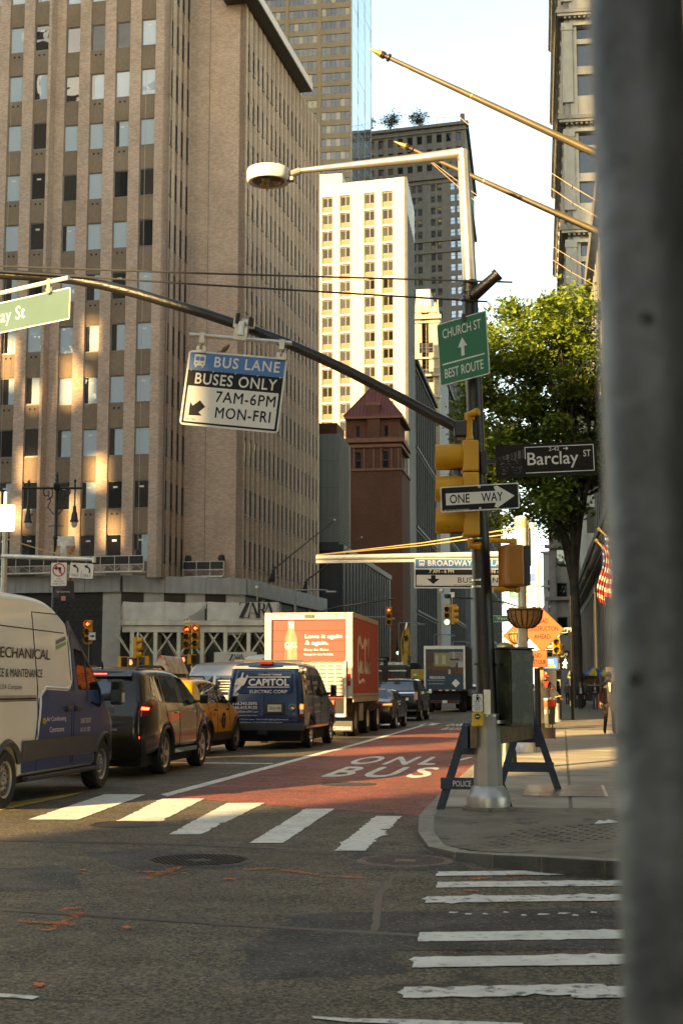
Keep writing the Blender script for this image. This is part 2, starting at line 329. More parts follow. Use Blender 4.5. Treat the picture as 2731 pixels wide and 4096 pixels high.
mark([gp(-90, 2277), gp(60, 2288), gp(92, 2291), gp(75, 2298), gp(-90, 2287)], WPAINT, amp=.006, seed=42)
for i in range(9):   # remains of a stripe worn away
    x = 1035 + i * 41 + random.uniform(-8, 8); y = 2098 + random.uniform(-4, 5)
    mark([gp(x, y), gp(x + random.uniform(6, 30), y + 1), gp(x + 12, y + 3.5), gp(x - 3, y + 3)], WPAINT2, amp=.01, step=.03, seed=50 + i)
for i, (Y0, Y1) in enumerate([(57.2, 60.6)]):   # the next crossing
    for j in range(9):
        x = -15 + j * 1.55; mark([(x, Y0), (x + .6, Y0), (x + .6, Y1), (x, Y1)], WPAINT2, amp=.02, step=.4, seed=60 + j)
for j in range(4): mark([(-1 + j * 1.2, 63), (-.4 + j * 1.2, 63), (-.4 + j * 1.2, 67), (-1 + j * 1.2, 67)], WPAINT2, amp=.02, step=.4, seed=70 + j)
mark([(-9.6, 30.2), (-9.45, 30.2), (-9.45, 60), (-9.6, 60)], WPAINT2, step=.5, seed=80)
mark([(-16, 27.9), (-5.7, 27.9), (-5.7, 28.2), (-16, 28.2)], WPAINT2, step=.4, amp=.015, seed=81)
def ground_text(s, x0, x1, y0, y1, m=WPAINT):
    a = gp(x0, y0); b = gp(x1, y0); c = gp(x0, y1)
    o = text(s, m, None, (a[0], a[1], .007), b[0] - a[0], c[1] - a[1], 'up', .03, 1.35, name='road_marking'); tag(o, kind='structure')
ground_text('BUS', 733, 982, 1785, 1760.5); ground_text('ONLY', 786, 1066, 1756, 1737); ground_text('BUS', 1010, 1058, 1676.5, 1671.5); ground_text('ONLY', 1020, 1075, 1667.5, 1663)
def spray(x0, y0, x1, y1, w=.05, seed=0):
    a = Vector(gp(x0, y0)); b = Vector(gp(x1, y1)); n = (b - a).normalized(); n = Vector((-n.y, n.x)) * w
    rnd = random.Random(seed); m = MB(); k = int(45 + (b - a).length * 190)
    for i in range(k):     # droplets thrown along the stroke, dense in its middle
        f = rnd.random(); c = a.lerp(b, f) + n * rnd.gauss(0, .5); r = rnd.uniform(.002, .0085) * (1.5 if rnd.random() < .15 else 1); q = rnd.random() * 6
        m.sheet([(c.x + r * 1.5 * cos(q + j * pi / 3) , c.y + r * sin(q + j * pi / 3), .0075 + i * 4e-6) for j in range(6)], OPAINT)
    tag(m.build('spray_mark'), kind='structure')
for i, s in enumerate([(308, 2003, 425, 2007), (330, 2020, 420, 1991), (645, 1999, 735, 2011), (560, 1999, 640, 1995), (40, 2117, 175, 2125), (105, 2140, 185, 2098), (135, 2093, 190, 2086), (1085, 2021, 1130, 2016), (1165, 2011, 1215, 2009), (1070, 2048, 1090, 2046),
                       (740, 2013, 838, 2018), (285, 2132, 300, 2131), (80, 2264, 100, 2263), (515, 2020, 540, 2020), (185, 2000, 197, 1999)]): spray(*s, w=.05, seed=90 + i)
for i, q in enumerate([[(180, 1958), (420, 1950), (560, 1990), (330, 2010)], [(560, 2180), (900, 2172), (930, 2236), (560, 2250)], [(-60, 1995), (160, 1990), (190, 2040), (-60, 2052)], [(820, 1955), (1060, 1958), (1075, 2000), (800, 1998)]]):
    mark([gp(*p) for p in q], ASPH2, .0015, amp=.05, step=.15, seed=140 + i, name='road_patch')
# tar-sealed seams
for i, q in enumerate([[(0, 2086), (300, 2106), (640, 2128), (1000, 2148), (1000, 2154), (640, 2133), (300, 2112), (0, 2092)], [(0, 1928), (380, 1936), (660, 1948), (660, 1951), (380, 1940), (0, 1932)], [(860, 2060), (900, 2010), (912, 2008), (880, 2056), (868, 2138), (850, 2140)]]):
    mark([gp(*p) for p in q], TAR, .003, amp=.012, step=.12, seed=110 + i, name='tar_seam')

def hz(x, y):
    """height of the right-hand pavement: .13 m, falling to a ramp at the corner"""
    d = sqrt((x + 1.35) ** 2 + ((y - 13.7) * .8) ** 2); k = max(0., min(1., 1 - d / 2.1)); k = k * k * (3 - 2 * k)
    return .135 - .115 * k
KERB = [(-1.6, 16.9), (-1.58, 15.7), (-1.48, 14.6), (-1.28, 13.6), (-.98, 12.85), (-.62, 12.3), (-.2, 11.95), (.3, 11.72), (1.3, 11.55), (3.2, 11.4), (6, 11.3), (12, 11.2), (24, 11.1)]
side = MB()
pts = [(x + .17, y + .05 if y > 13 else y + .17) for x, y in KERB]
outer = [(-1.43, 900), (-1.43, 300), (-1.43, 100), (-1.43, 50), (-1.43, 30), (-1.43, 22)] + pts + [(24, 900)]
inner = [(-1.2 + i * .4, 11.9 + j * .4) for i in range(12) for j in range(14)]
def inpoly(p, q):
    c = False; n = len(q)
    for i in range(n):
        a = q[i]; b = q[(i + 1) % n]
        if (a[1] > p[1]) != (b[1] > p[1]) and p[0] < (b[0] - a[0]) * (p[1] - a[1]) / (b[1] - a[1]) + a[0]: c = not c
    return c
def cdt(outline, pts=()):
    """triangles filling an outline, with extra points inside"""
    P = [Vector(p[:2]) for p in outline] + [Vector(p) for p in pts]; n = len(outline)
    r = delaunay_2d_cdt(P, [], [list(range(n))], 1, 1e-5)
    return r[0], r[2]
vs, fs = cdt(outer, [p for p in inner if inpoly(p, outer)])
side.add([(p.x, p.y, hz(p.x, p.y)) for p in vs], fs, CONC_D)
SIDEWALK = tag(side.build('sidewalk'), kind='structure')
# paving slabs, one by one as far as the joints show
sm = {}
for j in range(20):
    for i in range(4):
        x0 = -1.42 + i * 1.5; y0 = 16.6 + j * 1.5 + (.04 * random.random()); w = 1.49 if i else 1.48
        b = MB(); g = .012
        b.box(g, w - g, g, 1.49 - g, 0, .012, CONC); me = sm.setdefault(i == 0, None) or b.mesh('paving_slab'); sm[i == 0] = me
        inst(me, 'paving_slab', SIDEWALK, (x0, y0, .1305 + random.uniform(0, .004)))
# kerb stones
path = [(-1.6, 58 - 2 * k) for k in range(21)] + KERB[1:]
for k in range(len(path) - 1):
    a, c = path[k], path[k + 1]; b = MB(); d = Vector((c[0] - a[0], c[1] - a[1])); L_ = d.length; nrm = Vector((d.y, -d.x)).normalized()
    nrm = -nrm if (nrm.x * 1 + nrm.y * 1) < 0 else nrm
    def pt(t, off, z): p = Vector(a) + d * t + nrm * off; return (p.x, p.y, z)
    g = .006 / L_; ha, hc = hz(*a) + .004, hz(*c) + .004
    v = [pt(g, 0, -.02), pt(1 - g, 0, -.02), pt(1 - g, .18, -.02), pt(g, .18, -.02), pt(g, .012, ha), pt(1 - g, .012, hc), pt(1 - g, .18, hc), pt(g, .18, ha)]
    b.add(v, [(3, 2, 1, 0), (4, 5, 6, 7), (0, 1, 5, 4), (1, 2, 6, 5), (2, 3, 7, 6), (3, 0, 4, 7)], GRAN); b.mi[2] = b._m(KFACE)
    b.build('kerb_stone', SIDEWALK, bev=.012)
b = MB()
b.box(-1.6, -1.43, 58, 600, -.02, .137, GRAN); b.build('kerb', SIDEWALK)
# tactile grooves of the ramp
b = MB()
for k in range(26):
    x0 = -.95 + k * .12; y0 = 13.0 + k * .045
    for j in range(9):
        x = x0 + j * .06; y = y0 + j * .19
        if x > .9 or y > 15.4: continue
        b.box(x, x + .045, y, y + .12, hz(x, y) - .004, hz(x + .03, y + .06) + .006, CONC_D)
b.build('tactile_ridges', SIDEWALK)
# steel cellar doors let into the pavement
t = thing('cellar_door', 'pair of grey steel cellar door plates set flush in the pavement behind the police barricade', 'cellar door', (-.52, 18.3, .147))
STEEL = mat('checker_steel', (.11, .105, .095), .34, .6, noise=(5, .2), bump=(30, .15))
for k in (0, 1):
    p = MB().box(0, 1.02, k * 1.02, k * 1.02 + 1.0, 0, .006, STEEL).build('door_leaf', t)
    q = MB()
    for j in range(3): q.box(.42 + j * .035, .435 + j * .035, k * 1.02 + .45, k * 1.02 + .6, .0065, .009, mat('slot_pale', (.5, .48, .42), .4, .5))
    q.build('lift_slot', p)
MB().box(1.02, 1.06, 0, 2.02, .001, .012, mat('aluminium_edge', (.55, .52, .46), .35, .8)).build('frame', t)
# iron covers
def cover(cx, cy, r, label, kind):
    p = gp(cx, cy); t = thing('manhole_cover', label, 'manhole cover', (p[0], p[1], .003), group='iron covers in the road')
    MB().lathe([(r * .93, .001), (r * .93, .008), (r, .008), (r * 1.06, 0)], 40, IRON_R if kind == 'grate' else IRON).build('rim', t)
    d = MB().lathe([(0, .004), (r * .92, .004), (r * .925, 0)], 40, IRON_R if kind == 'grate' else IRON)
    if kind == 'studs':
        for i in range(-9, 10):
            for j in range(-9, 10):
                x, y = (i + .5 * (j % 2)) * r / 9.6, j * r / 9.6
                if x * x + y * y < (r * .88) ** 2 and x * x + y * y > .01: d.box(x - r * .03, x + r * .03, y - r * .03, y + r * .03, .003, .011, IRON)
    elif kind == 'grate':
        for j in range(-9, 10):
            y = j * r / 9.8; w = sqrt(max(0, (r * .86) ** 2 - y * y))
            for x0, x1 in ((-w, -.09), (.09, w)) if abs(y) < .12 else ((-w, w),): d.box(x0, x1, y - .006, y + .006, .003, .0052, mat('hole_dark', (.012, .011, .01), .8))
        d.lathe([(.07, .004), (.07, .007), (.0, .007)], 16, IRON_R)
    d.build('lid', t)
cover(458, 1977, .46, 'large round iron manhole cover with studded lid in the middle of the foreground asphalt', 'studs')
cover(930, 1978, .40, 'brown iron drain cover with slotted lid beside the kerb ramp', 'grate')
cover(287, 1894, .36, 'plain dark manhole cover at the foot of the second crossing stripe', 'plain')
cover(800, 1802, .42, 'plain manhole cover within the red bus lane below the painted word', 'plain')
# ---------------------------------------------------------------- building helpers
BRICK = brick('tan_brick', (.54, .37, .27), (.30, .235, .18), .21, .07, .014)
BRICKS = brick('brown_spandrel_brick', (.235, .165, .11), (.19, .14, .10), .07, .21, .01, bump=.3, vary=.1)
BRICK_R = brick('red_brick', (.085, .030, .015), (.06, .03, .018), .22, .075, .012, vary=.2)
FRM = mat('window_frame_grey', (.20, .19, .17), .5, .3)
FRM_D = mat('window_frame_dark', (.03, .03, .03), .5)
GL_A = glass('glass_tall_block', curtain_or_sky=(.47, .55, .58), share=.82, mirror=.02, wave=.06); GL_K = glass('glass_open_dark', (.008, .008, .008), (.02, .018, .015), .3, .07, wave=.03); STICK = mat('window_sticker', (.6, .6, .56), .6)  # GL_A: sky reflection painted in as a pale blue-grey pane colour
GL_S = glass('glass_side', (.008, .009, .009), (.07, .06, .045), .12, .05, wave=.03)
GL_D = glass('glass_dark_tower', (.02, .02, .02), (.30, .22, .10), .10, .42, wave=.03)
GL_W = glass('glass_white_tower', (.007, .007, .005), (.03, .028, .018), .35, .0, wave=.0)
GL_T = glass('glass_tan_tower', (.03, .028, .022), (.20, .17, .08), .14, .05, wave=.02)
LEDGE = mat('grey_panel', (.34, .33, .31), .55, .1, noise=(1.2, .12), streak=(3, .2))
_WM = {}
def win_mesh(w, h, nx, ny, ft, fm, gm, sill, dep=.06):
    k = (round(w, 3), round(h, 3), nx, ny, ft, fm.name, gm.name, sill)
    if k in _WM: return _WM[k]
    b = MB()
    for i in range(nx + 1):
        x = i * (w - ft) / nx; b.box(x, x + ft, 0, dep, 0, h, fm)
    for j in range(ny + 1):
        z = j * (h - ft) / ny
        for i in range(nx): b.box(i * (w - ft) / nx + ft, (i + 1) * (w - ft) / nx, .002, dep - .002, z, z + ft, fm)
    if sill: b.box(-.02, w + .02, -sill, .05, -.07, -.002, fm)
    pw = (w - ft) / nx - ft; ph = (h - ft) / ny - ft
    p = MB().sheet([(-pw / 2, 0, -ph / 2), (pw / 2, 0, -ph / 2), (pw / 2, 0, ph / 2), (-pw / 2, 0, ph / 2)], gm).mesh('pane')
    _WM[k] = (b.mesh('window'), p, [((i + .5) * (w - ft) / nx + ft / 2, dep * .7, (j + .5) * (h - ft) / ny + ft / 2) for i in range(nx) for j in range(ny)])
    return _WM[k]
def frame_of(P0, P1):
    d = Vector((P1[0] - P0[0], P1[1] - P0[1], 0)); return d.length, atan2(d.y, d.x)
def hole_wall(parent, P0, P1, z0, z1, cols, rows, pier, span=None, depth=.28, span_in=.06, out=0., name='wall', extra=None):
    """a wall seen from outside, running left to right from P0 to P1, with real openings at cols x rows"""
    Lw, a = frame_of(P0, P1); b = MB(); x = 0.; rows = sorted(rows)
    for xa, xb in cols + [(Lw, Lw)]:
        if xa > x + .001: b.box(x, xa, -out, depth, z0, z1, pier)
        x = xb
    for xa, xb in cols:
        z = z0
        for za, zb in rows + [(z1, z1)]:
            if za > z + .001: b.box(xa, xb, span_in, depth - .003, z, za, span or pier)
            z = zb
    if extra: extra(b, Lw)
    return b.build(name, parent, (P0[0], P0[1], 0), (0, 0, a)), a
_VAR = {}
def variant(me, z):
    """panes with pale drapes part of the way, sky reflection painted into their tone, wide open dark ones, and stickers on the newly glazed lower floors"""
    k = random.choice((0, 0, 0, 0, 1, 2, 3, 4) if z > 16 else (4, 4, 3, 2, 0)); st = 1 if z < 16 or random.random() < .3 else 0  # low panes mostly dark: the missing sky reflection is put into colour
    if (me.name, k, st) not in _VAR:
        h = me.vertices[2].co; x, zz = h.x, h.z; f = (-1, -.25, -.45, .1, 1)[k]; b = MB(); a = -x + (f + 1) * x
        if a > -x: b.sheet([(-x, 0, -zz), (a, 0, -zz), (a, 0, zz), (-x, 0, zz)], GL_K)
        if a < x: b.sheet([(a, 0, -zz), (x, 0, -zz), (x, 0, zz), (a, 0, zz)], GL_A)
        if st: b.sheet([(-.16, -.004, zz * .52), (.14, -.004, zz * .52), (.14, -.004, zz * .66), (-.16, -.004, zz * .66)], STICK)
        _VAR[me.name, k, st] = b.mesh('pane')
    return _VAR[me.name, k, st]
def windows(parent, P0, a, cols, rows, y, nx=1, ny=1, ft=.06, fm=None, gm=None, sill=0., jit=.0025, skip=None):
    ca, sa = cos(a), sin(a); n = 0
    for i, (xa, xb) in enumerate(cols):
        for j, (za, zb) in enumerate(rows):
            if skip and skip(i, j): continue
            fmesh, pmesh, pos = win_mesh(xb - xa, zb - za, nx, ny, ft, fm or FRM, gm, sill)
            f = inst(fmesh, 'window', parent, (P0[0] + ca * xa - sa * y, P0[1] + sa * xa + ca * y, za), (0, 0, a))
            for p in pos: inst(variant(pmesh, rows[j][0]) if gm is GL_A else pmesh, 'pane', f, p, (random.gauss(0, jit), 0, random.gauss(0, jit)))
            n += 1
    return n
def xz(P0, u, v, Y): p = at(u, v, Y); return p

# ---------------------------------------------------------------- the tan brick office block on the left
C0 = at(963, 2400, 92.)
A = thing('office_block', 'tall tan brick office block with grey framed windows behind the pavement shed', 'building', (C0.x, C0.y, 0), -radians(3.92))
rowsA = [(9.52 + 3.49 * k, 11.36 + 3.49 * k) for k in range(12)]
colsF1 = [(12.12 - 11.43 + 1.815 * k, 12.12 - 10.4 + 1.815 * k) for k in range(4)]
VENT = MB()
for dx in (-.17, .17): VENT.lathe([(0, 0), (.075, 0)], 10, mat('vent_black', (.01, .01, .01), .8), T(dx, 0, 0) @ Rx(pi / 2))
VENTM = VENT.mesh('vent')
def vents(P0, a, cols, y):
    for i, (xa, xb) in enumerate(cols):
        for za, zb in rowsA[:-1]:
            if random.random() < .2: continue
            x = (xa + xb) / 2; inst(VENTM, 'vent', A, (P0[0] + cos(a) * x - sin(a) * y, P0[1] + sin(a) * x + cos(a) * y, za - .33), (0, 0, a))
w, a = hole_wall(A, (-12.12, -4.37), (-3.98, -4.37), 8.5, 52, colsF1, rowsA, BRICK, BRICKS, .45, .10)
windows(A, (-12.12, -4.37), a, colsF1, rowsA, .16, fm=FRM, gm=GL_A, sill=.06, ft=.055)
vents((-12.12, -4.37), a, colsF1[1:3], .095)
colsF0 = [(21 - 17 + 1.815 * (k - 1), 21 - 15.95 + 1.815 * (k - 1)) for k in range(4)]
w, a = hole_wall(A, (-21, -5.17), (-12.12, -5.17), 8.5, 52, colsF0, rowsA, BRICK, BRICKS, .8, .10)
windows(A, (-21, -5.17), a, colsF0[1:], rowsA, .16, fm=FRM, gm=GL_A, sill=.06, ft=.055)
vents((-21, -5.17), a, colsF0[2:], .095)
colsS = [(.30 + 1.12 * k, .78 + 1.12 * k) for k in range(4)]
w, a = hole_wall(A, (-3.98, -4.37), (-3.98, 0), 8.5, 52, colsS, rowsA, BRICK, BRICKS, .4, .035)
windows(A, (-3.98, -4.37), a, colsS, rowsA, .02, fm=FRM_D, gm=GL_S, sill=.04, ft=.05)
MB().box(-3.98, 0, 0, .4, 8.5, 52, BRICK).build('wall', A)
colsT = [(.62 + 1.19 * k, 1.12 + 1.19 * k) for k in range(18)]
def fins(b, Lw):
    for k in range(18): b.box(.14 + 1.19 * k, .40 + 1.19 * k, -.05, -.001, 8.6, 48.7, BRICK)
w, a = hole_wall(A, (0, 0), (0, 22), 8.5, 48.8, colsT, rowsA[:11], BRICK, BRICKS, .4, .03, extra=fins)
windows(A, (0, 0), a, colsT[:13], rowsA[:11], .005, fm=FRM_D, gm=GL_S, sill=.05, ft=.045)
b = MB()                                                # the far bays of the same face, joined
for xa, xb in colsT[13:]:
    for za, zb in rowsA[:11]: b.box(xa, xb, .03, .09, za, zb, GL_S); b.box(xa, xb, .0, .05, za - .05, za, FRM_D)
tag(b.build('window', A, (0, 0, 0), (0, 0, a)), kind='stuff')
DKROOF = mat('dark_soffit', (.045, .043, .04), .6)
MB().box(-1.4, .95, -1.5, 15.4, 48.85, 49.5, DKROOF).box(.955, 1.0, -1.5, 15.4, 48.9, 49.56, mat('zinc_edge', (.45, .47, .48), .35, .7)).build('roof_overhang', A)
MB().box(-20.9, -4.5, -3.85, 22, 8.6, 51.9, DKROOF).box(-4.49, -.45, .45, 21.9, 8.6, 48.7, DKROOF).build('core', A)
b = MB(); b.cyl((-2.55, -.02, 9), (-2.55, -.02, 52), .014, n=5, m=FRM_D); b.build('expansion_joint', A)
# base storey: pillars, dark shutters with a mesh, panelled ledge
DARKF = mat('shop_dark', (.018, .018, .018), .35, noise=(2, .3)); MESHM = mat('shutter_mesh', (.10, .10, .095), .4, .6)
foot = [(-30, -5.6), (-6.5, -4.75), (.35, -.25), (.35, 22), (-6, 22), (-30, 22)]
b = MB(); b.prism(foot, 7.6, DARKF); b.build('shopfront', A)
PIL = mat('pillar_stone', (.42, .38, .32), .7, noise=(2, .1), streak=(2, .2))
def along(P0, P1, t): return (P0[0] + (P1[0] - P0[0]) * t, P0[1] + (P1[1] - P0[1]) * t)
for P0, P1, n_, w_ in ((foot[0], foot[1], 3, 1.2), (foot[1], foot[2], 3, 1.3), (foot[2], foot[3], 5, .9)):
    Lw, a = frame_of(P0, P1)
    for k in range(n_ + 1):
        if k == 0: continue
        p = along(P0, P1, k / n_); MB().box(-w_, 0, -.12, .3, 0, 7.55, PIL).build('pillar', A, (p[0], p[1], 0), (0, 0, a))
    nseg = max(3, int(Lw / 2.2))
    for k in range(nseg):
        p = along(P0, P1, k / nseg); MB().box(.008, Lw / nseg - .008, -.35, .3, 7.55, 8.62, LEDGE).build('ledge_panel', A, (p[0], p[1], 0), (0, 0, a), bev=.015)
    # diamond mesh
    b = MB(); sx, sz = .42, .30
    for i in range(int(Lw / sx)):
        for j in range(9):
            x, z = i * sx + (sx / 2 if j % 2 else 0), 4.4 + j * sz
            q = [(x - sx / 2, -.06, z), (x - sx * .2, -.06, z + sz * .62), (x + sx * .2, -.06, z + sz * .62), (x + sx / 2, -.06, z)]
            b.tube(q, .012, 3, MESHM, caps=False)
    tag(b.build('shutter_mesh', A, (P0[0], P0[1], 0), (0, 0, a)), kind='stuff')
b = MB()
b.box(-30, -6.2, -4.6, 22, 7.6, 8.45, LEDGE).build('base_roof', A)
# swing stages hanging over the ledge
def stage(x0, x1, y0, z, label):
    t = thing('swing_stage', label, 'scaffold', (x0, y0, z), 0, 'hanging work platforms'); al = mat('aluminium', (.62, .60, .54), .4, .6); L_ = x1 - x0
    Mloc = Matrix.Translation(C0.xy.to_3d()) @ Rz(-radians(3.92)); t.matrix_world = Mloc @ T(x0, y0, z)
    MB().box(0, L_, 0, .7, 0, .10, al).build('deck', t)
    MB().box(0, L_, -.02, -.005, .52, 1.02, DARKF).box(-.02, -.005, 0, .7, .52, 1.02, DARKF).build('debris_netting', t)
    for zz, nm in ((1.04, 'top_rail'), (.5, 'mid_rail')): MB().box(0, L_, -.03, .01, zz - .02, zz + .025, al).build(nm, t)
    n_ = max(2, int(L_ / .9))
    for k in range(n_ + 1): MB().box(k * L_ / n_ - .02, k * L_ / n_ + .02, -.035, .02, .1, 1.03, al).build('post', t)
    b = MB()
    for k in range(n_):
        b.tube([(k * L_ / n_, -.01, .12), ((k + .5) * L_ / n_, -.01, .48), ((k + 1) * L_ / n_, -.01, .12)], .014, 4, al)
    b.build('brace', t)
    for xx in (.5 if L_ > 3 else .25, L_ - .5 if L_ > 3 else L_ - .25):
        h = MB().lathe([(0, .0), (.2, .05), (.24, .3), (.2, .55), (.05, .62), (0, .62)], 10, DARKF).build('hoist', t, (xx, .3, .9))
        MB().cyl((xx, .3, 1.5), (xx, .3, 42 - z), .012, n=5, m=mat('wire_pale', (.45, .36, .27), .5)).build('suspension_rope', t)
stage(-15.2, -4.6, -5.95, 8.72, 'long hanging work platform with black netting above the grey ledge of the brick block')
stage(-3.7, -.9, -.95, 8.72, 'short hanging work platform at the inner corner of the brick block')
for u0, v0, u1, v1, Y, lab in ((1087, 2284, 1338, 2080, 99, 'thin flagpole without flag leaning out from the brick block, the one nearer the corner'), (1217, 2330, 1446, 2150, 108, 'thin bare flagpole on the far end of the brick block, lower of the two')):
    p = at(u0, v0, Y); q = at(u1, v1, Y - 2.); t = thing('wall_flagpole', lab, 'flagpole', p, group='bare flagpoles on the brick block')
    MB().cyl((0, 0, 0), q - p, .07, .035, 8, mat('grey_pole', (.16, .15, .14), .5, .4)).build('pole', t); MB().lathe([(0, -.12), (.11, 0), (0, .12)], 10, mat('ball_pale', (.5, .5, .48), .4)).build('finial', t, q - p)
    MB().prism([(-.25, -.8), (.25, -.8), (.25, .4)], .12, DARKF, Rx(pi / 2)).build('bracket', t)

# ---------------------------------------------------------------- ZARA pavement shed
SHW = mat('shed_paint', (.74, .67, .53), .7, noise=(1.5, .15), streak=(1.5, .25), dirt=((.28, .21, .14), 3, .62)); TARP = mat('tarpaulin', (.62, .57, .48), .55, noise=(1.2, .12), bump=(2.5, .5)); BLK = mat('letter_black', (.015, .015, .015), .6)
S0 = at(490, 2500, 84.); S1 = at(1107, 2500, 86.); S1.z = S0.z = 0
shed = thing('pavement_shed', 'pale timber pavement shed with tarpaulin parapet carrying the black ZARA lettering', 'scaffold', (S0.x, S0.y, 0), atan2(S1.y - S0.y, S1.x - S0.x))
SL = (S1 - S0).length; ZB, ZF, ZP = 4.85, 5.45, 6.72
MB().box(0, SL, 0, .25, ZB, ZF - .2, SHW).build('beam', shed, bev=.02)
MB().box(-.2, SL, -.14, 4.5, ZF - .18, ZF + .12, SHW).build('deck', shed, bev=.02)
for k in range(7):
    x = .6 + k * (SL - .9) / 6.; MB().box(x - .12, x + .12, .02, .25, 0, ZB - .003, SHW).build('post', shed, bev=.01)
    MB().box(x - .12, x + .12, 4, 4.25, 0, ZB - .003, SHW).build('post', shed)
    for s in (-1, 1):
        MB().tube([(x + s * .1, .13, 3.5), (x + s * 1.0, .13, ZB - .02)], .06, 4, SHW).build('brace', shed)
        if k % 2 == 0: MB().tube([(x + s * .1, 4.1, 3.0), (x + s * 1.1, 3.2, ZB - .02)], .06, 4, SHW).build('brace', shed)
npan = [0, 2.4, 4.9, 6.5, SL]
def tarp(x0, x1, torn=False):
    n = 14; b = MB(); v = []
    for i in range(n + 1):
        for j in range(5):
            f = i / n; g = j / 4; z = ZF + .13 + (ZP - ZF - .13) * g
            if torn: z = max(z, ZF + .13 + (ZP - ZF - .13) * max(0, (f - .45)) * 1.5 * (1 - g * .4))
            v.append((x0 + (x1 - x0) * f, -.1 - .05 * sin(f * 9 + g * 3) * (1 - g) - .03 * sin(f * 23), z + (-.06 * sin(f * pi) if j == 4 else 0)))
    return b.add(v, [(i * 5 + j, (i + 1) * 5 + j, (i + 1) * 5 + j + 1, i * 5 + j + 1) for i in range(n) for j in range(4)], TARP, smooth=True)
tarp(.05, 2.6).build('parapet_cover', shed); tarp(2.6, 5.1, True).build('torn_parapet_cover', shed); tarp(5.15, SL).build('parapet_cover', shed)
for k in range(8): MB().box(k * SL / 7.05, k * SL / 7.05 + .09, .0, .09, ZF + .12, ZP - .03, SHW).build('parapet_post', shed)
MB().box(0, SL, .01, .08, ZP - .12, ZP - .06, SHW).build('parapet_rail', shed)
MB().box(.3, SL, 4.5, 4.6, .0, ZB, DARKF).build('shop_window', shed)
Lst = 24.
MB().box(SL - .001, SL + .12, .12, Lst, ZF - .18, ZF + .1, SHW).box(SL, SL + .1, 5, 8.2, ZF + .12, ZP - .1, SHW).box(SL, SL + .1, 8.3, Lst, ZF + .12, ZP + .35, SHW).box(SL - .02, SL + .13, .1, .3, ZF, ZP, SHW).build('side_parapet', shed)
MB().box(SL - 2.2, SL - .1, 5.3, 5.4, ZF + .12, ZP + .3, SHW).build('parapet_return', shed)
for k in range(5): MB().box(SL - .2, SL, 3 + k * 4.2, 3.2 + k * 4.2, 0, ZF - .2, SHW).build('post', shed)
def zara(parent, x, y, z, w, h):
    def put(polys):
        b = MB()
        for p in polys: b.prism([(q[0] * w, q[1] * h) for q in p], .012, BLK, Rx(pi / 2))
        b.build('lettering', parent, (x, y, z))
    Z = [[(.02, .96), (.31, .96), (.31, 1), (.02, 1)], [(.0, .8), (.02, .8), (.06, 1), (.02, 1)], [(.20, .96), (.32, .97), (.12, .04), (.0, .03)], [(0, 0), (.3, 0), (.3, .04), (0, .04)], [(.3, 0), (.32, .22), (.30, .22), (.27, 0)]]
    A1 = [[(.36, 1), (.42, 1), (.60, 0), (.51, 0)], [(.37, .98), (.39, .94), (.27, 0), (.25, 0)], [(.30, .30), (.47, .30), (.47, .34), (.30, .34)], [(.48, 0), (.62, 0), (.62, .03), (.48, .03)]]
    R = [[(.55, 0), (.62, 0), (.62, 1), (.55, 1)], [(.62, .96), (.72, .96), (.76, .88), (.76, .62), (.71, .52), (.62, .52), (.62, .56), (.68, .58), (.70, .66), (.70, .86), (.68, .93), (.62, .94)], [(.64, .52), (.72, .52), (.86, -.04), (.78, 0)]]
    A2 = [[(.83, 1), (.89, 1), (1.04, 0), (.95, 0)], [(.84, .98), (.86, .94), (.75, .2), (.73, .2)], [(.79, .30), (.93, .30), (.93, .34), (.79, .34)], [(.93, 0), (1.06, 0), (1.06, .03), (.93, .03)]]
    for L_ in (Z, A1, R, A2): put(L_)
zx = SL * (955 - 490) / (1107 - 490); zara(shed, zx, -.2, ZF + .28, SL * 138 / 617., .95)
MB().box(5.6, 8.2, -.06, -.03, 3.0, 3.65, TARP).build('banner', shed); zara(shed, 6.5, -.075, 3.12, .9, .4)
t = thing('shed_light', 'small white lamp on a post above the ZARA parapet', 'lamp', at(1030, 2390, 84.5)); MB().cyl((0, 0, -.2), (0, 0, .5), .05, n=6, m=mat('tan_post', (.35, .27, .18))).build('post', t); MB().lathe([(0, .1), (.1, .06), (.09, -.06), (0, -.1)], 10, mat('white_lamp', (.7, .7, .66), .4)).build('head', t, (-.05, 0, .62))
t = thing('loose_ropes', 'bundle of slack pale ropes hanging from the left end of the pavement shed', 'rope', (0, 0, 0)); b = MB()
for k in range(4):
    p = at(490, 2415, 84); q = at(405 + 5 * k, 2600, 83); m_ = (p + q) / 2 + Vector((.5 - .15 * k, 0, -.35)); b.tube([p, (p + m_) / 2 + Vector((.12, 0, -.1)), m_, (q + m_) / 2 + Vector((.1, 0, -.1)), q], .018, 4, mat('rope_pale', (.42, .36, .26), .8))
b.build('strands', t)

# ---------------------------------------------------------------- towers beyond
STONE_D = mat('grey_stone_dark', (.095, .095, .095), .8, noise=(.6, .15), streak=(.8, .2), bump=(3, .2))
